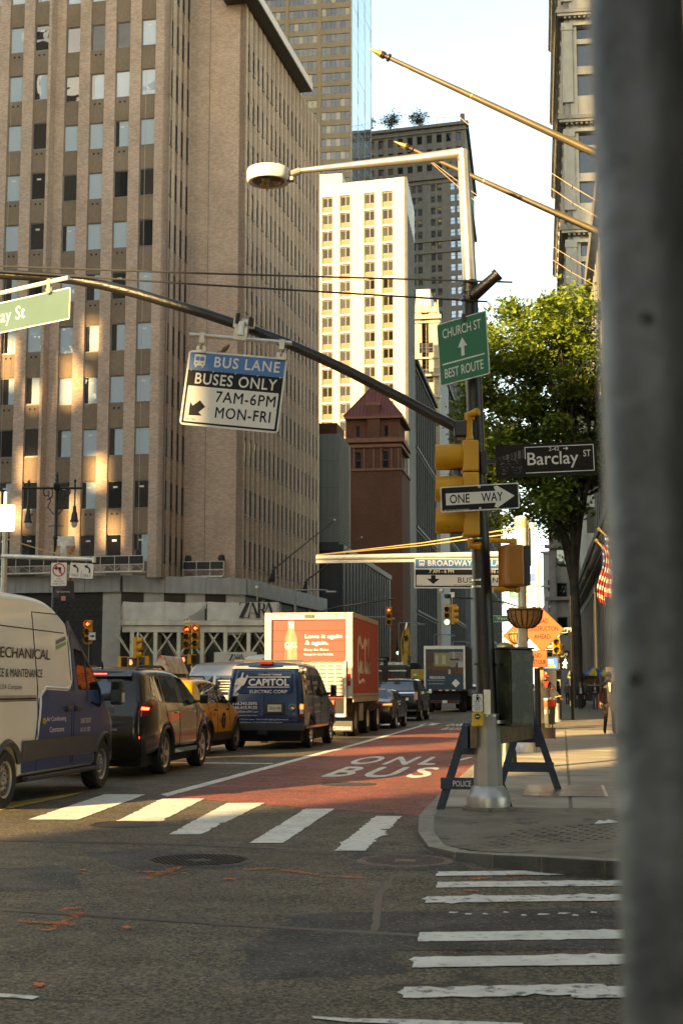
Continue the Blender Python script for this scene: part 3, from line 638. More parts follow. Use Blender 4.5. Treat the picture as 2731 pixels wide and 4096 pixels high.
# gray panel building with louvre and lattice side, on a black clad base
p = at(1268, 2165, 121); q = at(1355, 2165, 121)
t = thing('panel_building', 'plain grey panelled building with louvre and lattice side wall, above the black clad one', 'building', (p.x - 4, p.y, 0))
PANM = mat('grey_cladding', (.20, .19, .165), .6, noise=(.8, .08), streak=(1.5, .15)); BLKM = mat('black_cladding', (.035, .037, .04), .45, .2, noise=(1, .25), streak=(1.5, .3))
ztop = at(1300, 1735, 121).z; zl = 14.0; wd = q.x - p.x + 4
MB().box(0, wd - .01, .05, 7, 0, ztop - .05, DKROOF).build('core', t)
nz_ = 4; hz_ = (ztop - zl) / nz_; pm = MB().box(.012, .512, 0, .05, .012, hz_ - .012, PANM).mesh('panel')
for i in range(int(wd / .524)):
    for j in range(nz_):
        if i > wd / .524 - 4 and i < wd / .524 - 1.2 and j == nz_ - 2: pass
        inst(pm, 'panel', t, (wd - (i + 1) * .524, 0, zl + j * hz_))
lv = MB(); lx = wd - 3.6
for k in range(9): lv.box(lx, lx + 1.7, -.04, .0, zl + 2.02 * hz_ + k * .16, zl + 2.02 * hz_ + k * .16 + .09, DARKF)
lv.box(lx, lx + 1.7, -.015, -.005, zl + 2.02 * hz_ - .02, zl + 2.02 * hz_ + 1.42, DARKF).build('louvre', t)
b = MB()
for k in range(11): b.box(wd, wd + .06, k * .56, k * .56 + .07, zl, ztop, PANM)
for k in range(int((ztop - zl) / .28)): b.box(wd + .001, wd + .045, 0, 5.7, zl + k * .28, zl + k * .28 + .05, PANM)
b.build('lattice_screen', t)
MB().box(1, wd - .3, .8, 5, ztop - .06, ztop + 1.1, BRICK_R).build('roof_house', t)
p = at(1275, 2165, 117.5); q = at(1370, 2165, 117.5); zt = at(1370, 2178, 117.5).z
t = thing('black_building', 'low building clad in black ribbed panels at the foot of the red brick tower', 'building', (p.x - 6, p.y, 0)); wd = q.x - p.x + 6
MB().box(0, wd - .02, .05, 34, 0, zt - .05, BLKM).box(-.1, wd + .12, -.1, 34.1, zt - .5, zt, BLKM).build('core', t)
pm = MB().box(.02, 1.98, -.06, .05, 0, zt - .6, BLKM).mesh('panel'); pm2 = MB().box(-.02, .07, 0, .16, 0, zt - .6, BLKM).mesh('fin')
for k in range(int(wd / 2)): inst(pm, 'panel', t, (wd - 2 * (k + 1), -.02, 0))
for k in range(17): inst(pm2, 'fin', t, (wd, k * 2.0, 0)); 
b = MB()
# red brick tower with pyramid roof
YR = 170.; p = at(1384, 2300, YR); q = at(1606, 2300, YR); Wd = q.x - p.x
zz = lambda v: at(1500, v, YR).z
t = thing('brick_tower', 'dark red brick tower with steep ribbed red pyramid roof and arched windows', 'building', (p.x, p.y, 0)); TERRA = mat('terracotta_trim', (.13, .042, .02), .75, noise=(2, .2))
ROOFR = mat('red_roof', (.10, .021, .015), .6, noise=(1, .15)); Dp = 9.
z1, z2, z3 = zz(2185), zz(1882), zz(1680)
MB().box(-.15, Wd + .1, -.1, Dp, 0, zz(1880), BRICK_R).build('wall', t)
zt0 = zz(1775); b = MB()
cw = [(1.0, 1.85), (Wd - 2.35, Wd - 1.5)]
hole_wall(t, (-.1, .12), (Wd, .12), zz(1880), zz(1770), [(1.2, 1.95), (Wd - 2.2, Wd - 1.45)], [(zz(1872), zz(1806))], BRICK_R, BRICK_R, .5, 0)
windows(t, (-.1, .12), 0, [(1.2, 1.95), (Wd - 2.2, Wd - 1.45)], [(zz(1872), zz(1806))], .2, ny=2, fm=TERRA, gm=GL_S)
hole_wall(t, (-.1, .3), (Wd - .2, .3), zz(1770), zz(1665), [(1.25, 1.75), (Wd - 2.0, Wd - 1.5)], [(zz(1745), zz(1700))], BRICK_R, BRICK_R, .5, 0)
windows(t, (-.1, .3), 0, [(1.25, 1.75), (Wd - 2.0, Wd - 1.5)], [(zz(1745), zz(1700))], .15, fm=TERRA, gm=GL_S)
MB().box(.3, Wd - .4, .8, Dp - .5, zz(1880), zz(1668), BRICK_R).build('core', t)
for za, zb, o in ((1884, 1874, .25), (1790, 1778, .16), (1770, 1752, .30), (1675, 1664, .3)):
    MB().box(-.2, Wd + o, -o, Dp, zz(za), zz(zb), TERRA).build('string_course', t, bev=.03)
am = MB(); am.lathe([(.30, -.06), (.36, -.10), (.42, -.06)], 8, TERRA, Rx(pi / 2), 0, pi); am = am.mesh('arch')
for k in range(9): inst(am, 'arch', t, (.35 + k * (Wd - .7) / 8, -.06, zz(1795)))
for x in (1.5, Wd - 1.75): inst(am, 'arch', t, (x, .3, zz(1702)), (0, 0, 0), (1.1, 1, 1.1))
pm = MB().box(-.09, .09, -.1, 0, 0, zz(1800) - zz(1872), TERRA).prism([(-.13, 0), (.13, 0), (0, .4)], .12, TERRA, T(0, 0, zz(1800) - zz(1872)) @ Rx(pi / 2)).mesh('pilaster')
for x in (.95, 2.2, Wd / 2, Wd - 2.45, Wd - 1.2, Wd - .35): inst(pm, 'pilaster', t, (x, .1, zz(1872)))
MB().box(2.6, Wd - 2.6, -.12, 2, zz(1750), zz(1616), BRICK_R).box(2.5, Wd - 2.5, -.18, 2.05, zz(1622), zz(1610), TERRA).build('chimney_stack', t)
ap = (Wd / 2 - .2, 3.6, zz(1508)); e = [(-.3, -.3, zz(1664)), (Wd + .2, -.3, zz(1664)), (Wd + .2, 7.5, zz(1664)), (-.3, 7.5, zz(1664))]
b = MB().add(e + [ap], [(0, 1, 4), (1, 2, 4), (2, 3, 4), (3, 0, 4)], ROOFR)
b.build('roof', t)
for k in range(17):
    f = (k + .5) / 17; x = -.3 + (Wd + .5) * f; l = 1 - abs(2 * f - 1); a_ = Vector((x, -.33, zz(1664))); tip = Vector(((ap[0]), ap[1], ap[2])); foot_ = Vector((ap[0], -.3, zz(1664)))
    b_ = a_ + (tip - foot_) * l * .97 + Vector((0, -.03, 0)); MB().tube([a_, b_], .06, 4, ROOFR).build('roof_rib', t)
for i in (0, 1): MB().tube([Vector(e[i]) + Vector((0, -.03, .03)), Vector(ap) + Vector((0, -.03, .05))], .07, 5, TERRA).build('hip', t)
# white tower
YW = 270.; p = at(1085, 1500, YW); q = at(1630, 1500, YW); Q = Vector((q.x, q.y, 0)); 
dirw = Vector((-cos(radians(7.5)), sin(radians(7.5)) * 1.0, 0))       # the face turns a little away to the left
Lw = 27.; P0 = Q + Vector((-cos(radians(7.5)) * Lw, -0 - sin(radians(7.5)) * -Lw, 0))
t = thing('white_tower', 'tall cream white apartment tower with paired windows catching the sun, behind the red brick tower', 'building', (0, 0, 0))
WHT = mat('white_brick', (.40, .36, .28), .7, noise=(.5, .07), bump=(8, .08)); CAPW = mat('white_panel', (.55, .53, .48), .5); BRN = mat('brown_spandrel', (.17, .10, .06), .7)
ztw = at(1612, 707, YW).z; z0w = at(1620, 1012 - 220, YW).z
rw = [(ztw - 2.7 - 3.52 * k - 2.05, ztw - 2.7 - 3.52 * k) for k in range(20)]
cw = [(Lw - c - 1.05, Lw - c + 1.05) for c in (20.1, 16.3, 12.6, 7.6, 3.9)]
def wx(b, L_):
    for xa, xb in cw:
        b.box(xa, xb, -.05, .2, ztw - 2.5, ztw - .1, CAPW)
        for za, zb in rw: b.box(xa, xb, -.02, .2, za - 1.4, za - 1.1, CAPW)
        b.box(xa - .22, xa - .06, -.03, .1, 2, ztw - 2.5, BRN)
w, a = hole_wall(t, (P0.x, P0.y), (Q.x, Q.y), 2, ztw, cw, rw, WHT, BRN, .5, .22, extra=wx)
windows(t, (P0.x, P0.y), a, cw, rw, .3, nx=2, ft=.14, fm=mat('window_frame_tan', (.15, .11, .065), .6), gm=GL_W, jit=0)
SDK = mat('white_side_shaded', (.075, .065, .052), .8, noise=(.6, .2)); CORN = mat('worn_limestone_dark', (.045, .042, .036), .85, noise=(.5, .25), streak=(.6, .35))  # SDK: white tower's side coloured dark, its shade painted in
Q2 = at(1660, 1500, 291); Q2 = Vector((Q2.x, Q2.y, 0))
cs = [(.8 + 2.1 * k, 1.7 + 2.1 * k) for k in range(10)]
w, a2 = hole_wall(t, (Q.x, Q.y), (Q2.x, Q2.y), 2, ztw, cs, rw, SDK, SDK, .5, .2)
b = MB()
for xa, xb in cs:
    for za, zb in rw: b.box(xa, xb, .3, .35, za, zb, GL_S)
    b.box(xa - .1, xb + .1, -.06, .2, ztw - 7.0, ztw - .1, CAPW)
tag(b.build('window', t, (Q.x, Q.y, 0), (0, 0, a2)), kind='stuff')
b = MB(); b.prism([(P0.x + .3, P0.y + .6), (Q.x - .6, Q.y + .6), (Q2.x - .6, Q2.y - .3), (P0.x, P0.y + 24)], ztw - .3, DKROOF); b.build('core', t)
pp = at(1250, 700, YW + 6); pq = at(1365, 700, YW + 6); MB().box(pp.x, pq.x, YW + 7, YW + 14, ztw - 1, at(1300, 690, YW + 6).z, WHT).build('roof_house', t)
# tan tower with glass flank
YT = 373.; q = at(1405, 600, YT); Q = Vector((q.x, q.y, 0)); t = thing('tan_tower', 'tall tan office tower with ribbon windows and a blue glass flank, behind the white tower', 'building', (0, 0, 0))
TAN = mat('tan_concrete', (.165, .13, .083), .75, noise=(.3, .08), streak=(.5, .1)); zr = lambda v: at(1300, v, YT).z
fh = 3.8; zb = zr(745); rt = [(zb + fh * k, zb + fh * k + 2.25) for k in range(-3, 26)]; LT = 46.
ct = [(LT - 9.2 * (k + 1) + .75, LT - 9.2 * k - .75 + .35) for k in range(4, -1, -1)]
w, a = hole_wall(t, (Q.x - LT, Q.y), (Q.x, Q.y), 20, zr(745) + fh * 26, ct, rt, TAN, TAN, .5, .12)
windows(t, (Q.x - LT, Q.y), a, ct[2:], rt[3:], .25, nx=6, ft=.09, fm=FRM_D, gm=GL_T)
b = MB()
for xa, xb in ct[:2]:
    for za, zb_ in rt: b.box(xa, xb, .25, .3, za, zb_, GL_T)
for xa, xb in ct[2:]:
    for za, zb_ in rt[:3]: b.box(xa, xb, .25, .3, za, zb_, GL_T)
tag(b.build('window', t, (Q.x - LT, Q.y, 0)), kind='stuff')
r2 = at(1484, 600, 400.); R2_ = Vector((r2.x, r2.y, 0)); Lg, ag = frame_of(Q, R2_)
GL_B = glass('glass_blue_flank', (.05, .07, .09), (.06, .08, .10), .3, .62, (.82, .93, 1), .02, .02)
gpm = MB().sheet([(.05, 0, .05), (Lg / 3 - .05, 0, .05), (Lg / 3 - .05, 0, fh - .05), (.05, 0, fh - .05)], GL_B).mesh('pane')
for k in range(3):
    for j in range(-3, 26): inst(gpm, 'pane', t, (Q.x + cos(ag) * k * Lg / 3, Q.y + sin(ag) * k * Lg / 3, zb + fh * j), (random.gauss(0, .003), 0, ag + random.gauss(0, .003)))
b = MB(); b.box(-.02, .35, -.15, .3, 20, zb + fh * 26, TAN)
for k in range(4): b.box(k * Lg / 3 - .05, k * Lg / 3 + .05, -.08, .1, 20, zb + fh * 26, FRM)
for j in range(-3, 27): b.box(0, Lg, .003, .12, zb + fh * j - .05, zb + fh * j + .05, FRM)
b.build('mullion', t, (Q.x, Q.y, 0), (0, 0, ag))
MB().prism([(Q.x - LT, Q.y + .6), (Q.x - .3, Q.y + .6), (R2_.x - .3, R2_.y), (Q.x - LT, R2_.y)], zb + fh * 26 - .2, DKROOF).build('core', t)
# dark gray tower with roof trees
YD = 450.; q = at(1862, 700, YD); Q = Vector((q.x, q.y, 0)); zd = lambda v: at(1720, v, YD).z
rotD = radians(8.0); LD = 44.; P0 = Q - Vector((cos(-rotD) * LD, -sin(rotD) * LD, 0)) ; P0 = Vector((Q.x - cos(rotD) * LD, Q.y + sin(rotD) * LD, 0))
t = thing('dark_stone_tower', 'dark grey stone tower with cornices, paired windows and small trees on its roof terrace', 'building', (0, 0, 0))
fh = 3.92; ztop = zd(505); pit = 6.55
cd = []; cds = []
for k in range(6, -1, -1): x = LD - 2.4 - k * pit; cd += [(x - 2.9, x - 1.35), (x - .75, x + .8)]
cd = [c for c in cd if c[0] > .3]
rd = [(zd(1700) + fh * k, zd(1700) + fh * k + 2.35) for k in range(0, 40)]; rd = [r for r in rd if r[1] < zd(712)]
rd = [r for i, r in enumerate(rd)]
def dx(b, L_):
    for v, o, h in ((700, .9, 1.2), (722, .35, .7), (955, .5, .7), (1003, .5, .5), (600, .5, .6)): b.box(-.2, L_ + o, -o, .4, zd(v) - h, zd(v), STONE_D)
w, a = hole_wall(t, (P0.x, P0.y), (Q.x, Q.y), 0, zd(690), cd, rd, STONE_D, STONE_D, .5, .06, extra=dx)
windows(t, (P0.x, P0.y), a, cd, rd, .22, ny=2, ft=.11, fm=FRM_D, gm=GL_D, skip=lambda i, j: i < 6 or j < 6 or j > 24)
b = MB()
for i, (xa, xb) in enumerate(cd):
    for j, (za, zb_) in enumerate(rd):
        if i < 6 or j < 6 or j > 24: b.box(xa, xb, .25, .3, za, zb_, GL_D)
tag(b.build('window', t, (P0.x, P0.y, 0), (0, 0, a)), kind='stuff')
cu = [(1.2 + 3.3 * k, 3.0 + 3.3 * k) for k in range(13)]; ru = [(zd(690) + 1.2, zd(690) + 3.4), (zd(690) + 5.6, zd(690) + 8.6), (ztop - 5.2, ztop - 2.4)]
hole_wall(t, (P0.x, P0.y), (Q.x, Q.y), zd(690), ztop, cu, ru, STONE_D, STONE_D, .7, .1, extra=lambda b, L_: b.box(-.2, L_ + 1.0, -1.0, .5, ztop - .1, ztop + .9, STONE_D) and b.box(-.2, L_ + .6, -.6, .4, ztop - 1.8, ztop - 1.3, STONE_D))
windows(t, (P0.x, P0.y), a, cu[5:], ru, .4, ft=.1, fm=FRM_D, gm=GL_S)
r2 = at(1897, 900, 520.); Rr = Vector((r2.x, r2.y, 0)); Lg, ag = frame_of(Q, Rr)
cs = [(2 + 4.5 * k, 3.6 + 4.5 * k) for k in range(int(Lg / 4.5))]
hole_wall(t, (Q.x, Q.y), (Rr.x, Rr.y), 0, ztop, cs, rd, STONE_D, STONE_D, .5, .1, extra=lambda b, L_: b.box(-.5, L_, -1, .3, ztop - .1, ztop + .9, STONE_D) and b.box(-.5, L_, -.9, .3, zd(700) - 1.2, zd(700), STONE_D))
MB().prism([(P0.x + .5, P0.y + .8), (Q.x - .8, Q.y + .8), (Rr.x - .8, Rr.y), (P0.x, Rr.y)], ztop - .2, DKROOF).build('core', t)
pr = at(1822, 505, YD + 3); b = MB()
for k in range(5): b.cyl((pr.x - 6 + k * 2.2, YD + 1.5, ztop + .9), (pr.x - 6 + k * 2.2, YD + 1.5, ztop + 3.4), .06, n=4, m=DKROOF)
b.tube([(pr.x - 6, YD + 1.5, ztop + 3.4), (pr.x + 2.8, YD + 1.5, ztop + 3.4)], .06, 4, DKROOF); b.box(pr.x + 1.6, pr.x + 3, YD + 1, YD + 3, ztop + .8, ztop + 4.2, STONE_D); b.build('roof_railing', t)
TOWER_TOP = ztop
# cream ornate building
YC = 345.; p = at(1640, 1500, YC); q = at(1757, 1500, YC); zc = lambda v: at(1700, v, YC).z; Wc = q.x - p.x
t = thing('cream_building', 'narrow cream stone building with carved parapet and balconies, sunlit beside the dark tower', 'building', (p.x, p.y, 0))
CRM = mat('cream_stone', (.40, .33, .23), .75, noise=(.8, .1), bump=(5, .2)); IRNW = mat('balcony_iron', (.05, .05, .045), .5)
rc = [(zc(1335 + 118 * k) - 2.7 - 2.2, zc(1335 + 118 * k) - 2.2) for k in range(9)]
cc = [(2.3, 4.0), (Wc / 2 - .7, Wc / 2 + 1.0), (Wc - 3.2, Wc - 1.5)]
def cx(b, L_):
    for v, o, h in ((1262, .9, 1.0), (1285, .4, .5), (1430, .5, .4), (1500, 1.0, .5), (1585, .6, .5)): b.box(-.1, L_ + o * .6, -o, .3, zc(v) - h, zc(v), CRM)
    k = 0
    z = zc(1290)
    while z > zc(1800): b.box(.0, L_, -.025, .0, z - .09, z - .06, BRN); z -= .9
hole_wall(t, (0, 0), (Wc, 0), 0, zc(1250), cc, rc, CRM, CRM, .5, .05, extra=cx)
windows(t, (0, 0), 0, cc, rc, .25, ny=2, ft=.12, fm=FRM_D, gm=GL_D)
MB().box(.1, Wc - .1, .55, 30, 0, zc(1252), STONE_D).build('core', t)
b = MB()
for k in range(12):
    x = Wc * (k + .5) / 12; r_ = .55 + .25 * sin(k * 2.1); b.lathe([(0, 0), (r_, .1), (r_ * .8, .9), (r_ * .3, 1.5 + .9 * (k % 3)), (0, 1.7 + 1.2 * (k % 3))], 7, CRM, T(x, .2, zc(1252)))
b.build('carved_parapet', t)
b = MB()
for k in range(16): x = Wc * k / 15; b.box(x, x + .08, -1.02, -.96, zc(1500), zc(1500) + 1.2, IRNW)
b.box(0, Wc, -1.03, -.95, zc(1500) + 1.15, zc(1500) + 1.25, IRNW).build('balcony_rail', t)
MB().box(1, Wc * .62, 6, 20, zc(1250), zc(1130), mat('grey_render', (.36, .36, .34), .8)).build('roof_house', t)
# the dark row along the street on the left
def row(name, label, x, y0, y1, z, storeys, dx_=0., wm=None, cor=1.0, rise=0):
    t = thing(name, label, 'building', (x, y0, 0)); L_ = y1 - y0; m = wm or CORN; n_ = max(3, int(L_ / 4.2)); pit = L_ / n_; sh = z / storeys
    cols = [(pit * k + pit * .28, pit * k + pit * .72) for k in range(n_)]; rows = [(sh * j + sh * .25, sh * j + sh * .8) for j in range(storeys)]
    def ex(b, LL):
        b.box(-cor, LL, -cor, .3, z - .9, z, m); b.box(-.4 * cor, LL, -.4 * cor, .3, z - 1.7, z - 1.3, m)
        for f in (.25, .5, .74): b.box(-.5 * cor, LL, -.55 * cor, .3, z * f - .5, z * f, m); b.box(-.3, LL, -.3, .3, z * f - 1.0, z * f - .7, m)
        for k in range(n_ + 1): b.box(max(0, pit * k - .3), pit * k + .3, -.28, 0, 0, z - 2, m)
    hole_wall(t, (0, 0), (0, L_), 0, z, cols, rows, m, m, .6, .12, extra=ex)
    ca = 16.
    fr = MB(); fr.box(-ca, -.02, .0, .5, 0, z - .01, m)
    for j in range(storeys):
        fr.box(-ca, cor * .3, -.25, 0, sh * j + sh * .92, sh * j + sh, m)
        for k in range(5): fr.box(-ca + 1 + 3.1 * k, -ca + 2.6 + 3.1 * k, -.02, .02, sh * j + sh * .25, sh * j + sh * .8, GL_S)
    fr.build('end_wall', t)
    windows(t, (0, 0), pi / 2, cols, rows, .3, ft=.12, fm=FRM_D, gm=GL_S)
    MB().box(-ca, -.65, .55, L_, 0, z - .05, DKROOF).build('core', t)
    return t
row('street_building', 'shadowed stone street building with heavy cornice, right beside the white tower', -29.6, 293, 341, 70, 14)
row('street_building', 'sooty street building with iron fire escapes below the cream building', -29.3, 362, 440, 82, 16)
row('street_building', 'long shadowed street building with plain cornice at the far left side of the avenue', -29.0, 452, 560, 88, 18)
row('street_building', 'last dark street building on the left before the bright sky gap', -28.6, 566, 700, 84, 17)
t = thing('hoist_mast', 'tall dark latticed construction hoist mast standing against the sky gap', 'hoist', at(2003, 2640, 330)); h_ = at(2003, 2090, 330).z - t.location.z; b = MB()
for x in (-.7, .7): b.box(x - .1, x + .1, -.1, .1, 0, h_, FRM_D)
b.build('rail', t); rm = MB().box(-.6, .6, -.06, .06, -.09, .09, FRM_D).mesh('rung')
for k in range(int(h_ / 1.3)): inst(rm, 'rung', t, (0, 0, 1.3 * k))

# ---------------------------------------------------------------- the right-hand side
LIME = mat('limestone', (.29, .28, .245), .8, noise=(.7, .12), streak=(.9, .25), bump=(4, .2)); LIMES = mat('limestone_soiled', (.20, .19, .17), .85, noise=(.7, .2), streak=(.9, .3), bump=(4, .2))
cR = 3.47; kR = -.0167; FAR = 1.346
# stone corner tower in giant orders (beyond the tree)
Yc = 130.; c = Vector((cR + kR * Yc, Yc, 0)); zq = lambda v: at(2300, v, Yc).z
t = thing('stone_corner_tower', 'pale stone tower with stacked pilaster orders and dark cornices rising beside the foreground pole', 'building', (c.x * FAR, c.y * FAR, 0), radians(.96)); t.scale = (FAR,) * 3
orders = [zq(928), zq(486), zq(62), zq(62) + 10, zq(62) + 20]
rr = []
for z in [zq(1370)] + orders: rr += [(z - 8.3, z - 6.2), (z - 5.4, z - 3.2), (z - 2.7, z - 1.5)]
base_rows = [(3 + 4 * k, 5.4 + 4 * k) for k in range(5)]
rr = [r for r in base_rows if r[1] < rr[0][0] - .5] + rr
def orn(proj):
    def f(b, L_):
        for z in [zq(1370)] + orders:
            b.box(-proj, L_, -proj, .4, z - .35, z, LIMES); b.box(-proj * .8, L_, -proj * .8, .4, z - .6, z - .352, LIME); b.box(-.25, L_, -.25, .4, z - 1.45, z - 1.15, LIME)
            n_ = int(L_ / .45)
            for k in range(min(n_, 90)): b.box(k * .45, k * .45 + .22, -proj * .62, 0, z - .8, z - .602, LIMES)
            for k in range(int(L_ / 3.3) + 1):
                x = k * 3.3; b.box(x, x + .75, -.22, 0, z - 9.0, z - 1.9, LIME); b.box(x - .06, x + .81, -.3, 0, z - 1.9, z - 1.45, LIME)
    return f
colN = [(1.15 + 3.3 * k, 2.9 + 3.3 * k) for k in range(8)]
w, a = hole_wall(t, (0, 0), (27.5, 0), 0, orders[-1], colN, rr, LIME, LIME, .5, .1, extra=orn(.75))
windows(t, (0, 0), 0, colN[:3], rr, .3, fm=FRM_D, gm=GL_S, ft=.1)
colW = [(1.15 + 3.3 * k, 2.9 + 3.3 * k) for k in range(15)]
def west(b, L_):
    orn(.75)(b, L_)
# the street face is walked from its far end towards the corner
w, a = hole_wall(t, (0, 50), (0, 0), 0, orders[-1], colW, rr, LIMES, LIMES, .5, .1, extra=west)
windows(t, (0, 50), a, colW[5:], rr, .3, fm=FRM_D, gm=GL_S, ft=.1)
MB().box(.6, 27, .6, 50, 0, orders[-1] - .1, DKROOF).build('core', t)
# low wing with pilasters and cornice along the pavement
y0, y1 = 60., 153.; d0 = Vector((4.7 + kR * y1, y1, 0)); L_ = y1 - y0
t = thing('colonnade_wing', 'grey stone wing with tall pilasters and a projecting cornice along the right pavement', 'building', (d0.x, d0.y, 0), radians(.96))
def colon(b, LL):
    b.box(-1.2, LL, -1.2, .4, 10.2, 10.7, LIMES); b.box(-.8, LL, -.8, .4, 9.5, 10.2, LIME); b.box(-.3, LL, -.3, .4, 8.8, 9.5, LIME); b.box(-.35, LL, -.35, .4, 0, .9, LIME)
    for k in range(int(LL / .9)): b.box(k * .9, k * .9 + .4, -1.1, -.2, 9.7, 10.18, LIMES)
    for k in range(int(LL / 3.2) + 1): b.box(k * 3.2, k * 3.2 + .9, -.3, 0, .9, 8.8, LIME)
cw_ = [(1.3 + 3.2 * k, 2.8 + 3.2 * k) for k in range(28)]
rw_ = [(1.6, 8.2)]
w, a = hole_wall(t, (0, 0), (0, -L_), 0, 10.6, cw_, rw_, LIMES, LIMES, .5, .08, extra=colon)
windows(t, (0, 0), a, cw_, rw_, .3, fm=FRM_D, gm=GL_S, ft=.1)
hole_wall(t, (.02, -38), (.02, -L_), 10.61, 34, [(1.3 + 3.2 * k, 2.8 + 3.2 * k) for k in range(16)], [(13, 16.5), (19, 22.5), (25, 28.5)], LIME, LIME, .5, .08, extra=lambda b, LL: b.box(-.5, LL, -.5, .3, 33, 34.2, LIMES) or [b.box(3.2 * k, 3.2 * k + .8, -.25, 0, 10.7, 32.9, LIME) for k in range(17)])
windows(t, (.02, -38), a, [(1.3 + 3.2 * k, 2.8 + 3.2 * k) for k in range(16)], [(13, 16.5), (19, 22.5), (25, 28.5)], .3, fm=FRM_D, gm=GL_S, ft=.1)
MB().box(0, 20, -.3, 0, 0, 10.6, LIMES).box(.6, 20, -L_, -.35, 0, 10.5, DKROOF).box(.1, 20, -38.3, -38, 10.5, 34, LIME).box(.7, 20, -L_, -38.35, 10.5, 33.9, DKROOF).build('core', t)
# near building that carries the flagpoles (hidden behind the foreground pole)
y0, y1 = 19., 55.; d0 = Vector((4.3 + kR * y1, y1, 0)); L_ = y1 - y0
t = thing('near_stone_building', 'pale stone building at the right edge that carries the long gilded flagpoles', 'building', (d0.x, d0.y, 0), radians(.96))
cw_ = [(1.0 + 3.0 * k, 2.6 + 3.0 * k) for k in range(11)]; rw_ = [(1.2, 4.2)] + [(6.5 + 4 * k, 9 + 4 * k) for k in range(8)]
w, a = hole_wall(t, (0, 0), (0, -L_), 0, 40, cw_, rw_, LIMES, LIMES, .5, .08, extra=lambda b, LL: b.box(-.3, LL + .3, -.5, .3, 38.5, 40.2, LIME) and b.box(0, LL, -.3, .3, 5.2, 5.8, LIME))
windows(t, (0, 0), a, cw_, rw_, .3, fm=FRM_D, gm=GL_S, ft=.1)
MB().box(.6, 25, -L_, -.05, 0, 39.9, LIME).build('core', t); MB().box(-.01, L_ - .3, -.06, -.002, .3, 5.1, DARKF, Rz(-pi / 2)).build('shopfront', t)
# far towers on the right of the sky gap
def far_tower(name, label, u0, u1, v0, Y, m, st=3.6, dep=30, wd=None):
    p = at(u0, 2700, Y); q = at(u1, 2700, Y); zt = at(u0, v0, Y).z; W_ = q.x - p.x + 14; t = thing(name, label, 'building', (p.x, p.y, 0))
    cols = [(1.0 + 3.1 * k, 2.5 + 3.1 * k) for k in range(int(W_ / 3.1))]; rows = [(4 + st * 1.35 * k, 6.6 + st * 1.35 * k) for k in range(int((zt - 7) / (st * 1.35)))]
    w, a = hole_wall(t, (0, 0), (W_, 0), 0, zt, cols, rows, m, m, .5, .1, extra=lambda b, L_: [b.box(-.6, L_, -.6, .3, z - .5, z, m) for z in (zt, zt * .76, zt * .5, zt * .25)])
    windows(t, (0, 0), 0, cols[:5], rows, .3, fm=FRM_D, gm=GL_S, ft=.12)
    MB().box(.2, W_, .6, dep, 0, zt - .1, m).build('core', t); return t
far_tower('far_stone_tower', 'soot grey far tower with dark windows between the sky gap and the tree trunk', 2202, 2300, 1990, 205, LIMES)
far_tower('far_stone_tower', 'more distant narrow grey tower just right of the sky gap', 2178, 2230, 2205, 330, mat('hazy_stone', (.27, .27, .25), .85))
t = far_tower('mansard_building', 'small distant building with a grey mansard roof and dormers at the end of the street', 2158, 2215, 2455, 480, mat('hazy_stone', (.27, .27, .25), .85))
b = MB(); W_ = 16
b.prism([(0, 0), (W_, 0), (W_ - 2, 5), (3, 5)], 12, mat('slate_roof', (.20, .21, .22), .7), T(0, .3, at(2160, 2455, 480).z) @ Rx(pi / 2) @ T(0, 0, -12)).build('mansard_roof', t)
# unseen blocks added out of view, sized to cast shade and leave sun gaps
def block(q0, q1, p, h, dep=22, lab=''):
    x = p * -SS + q0 * SCO; y = p * -SCO + q0 * -SS
    t = thing('shade_blocker', lab, 'building', (x, y, 0), -SUN_PHI); Wd = q1 - q0; m = brick('block_brick', (.38, .29, .21), (.3, .25, .2)) if 'block_brick' not in MATS else MATS['block_brick']
    MB().box(0, Wd, -dep, 0, 0, h, m).box(-.3, Wd + .3, -.3, 0.3, h - 1.5, h - .4, LIME).build('wall', t)
    b = MB()
    for i in range(int(Wd / 3.5)):
        for j in range(int(h / 4)): b.box(1 + 3.5 * i, 2.6 + 3.5 * i, .002, .06, 1.5 + 4 * j, 3.6 + 4 * j, GL_S)
    tag(b.build('window', t), kind='stuff')
for a_, s_ in (((-7.5, 34, 70, 80), 'brick building directly behind the camera'), ((-11.5, -7.5, 72, 31), 'low narrow brick building behind the camera'), ((-19, -14.6, 74, 33), 'low brick building in the row behind the camera'), ((-23.7, -21.4, 72, 30.6), 'narrowest low brick building behind the camera'), ((-98, -77.3, 400, 268), 'slim far brick tower behind the camera'), ((-50, -28.5, 66, 67), 'lowest brick building behind the camera to the left'), ((-145, -85.5, 70, 102), 'wide brick tower behind the camera, further left'), ((-176, -145.5, 74, 135), 'second wide brick tower behind the camera, far left'), ((-200, -176.5, 70, 172), 'narrow brick tower behind the camera, farthest left'), ((-275, -210, -140, 262, 30), 'tallest brick tower, outside the picture beyond the tan brick block')):
    block(*a_, lab=s_)
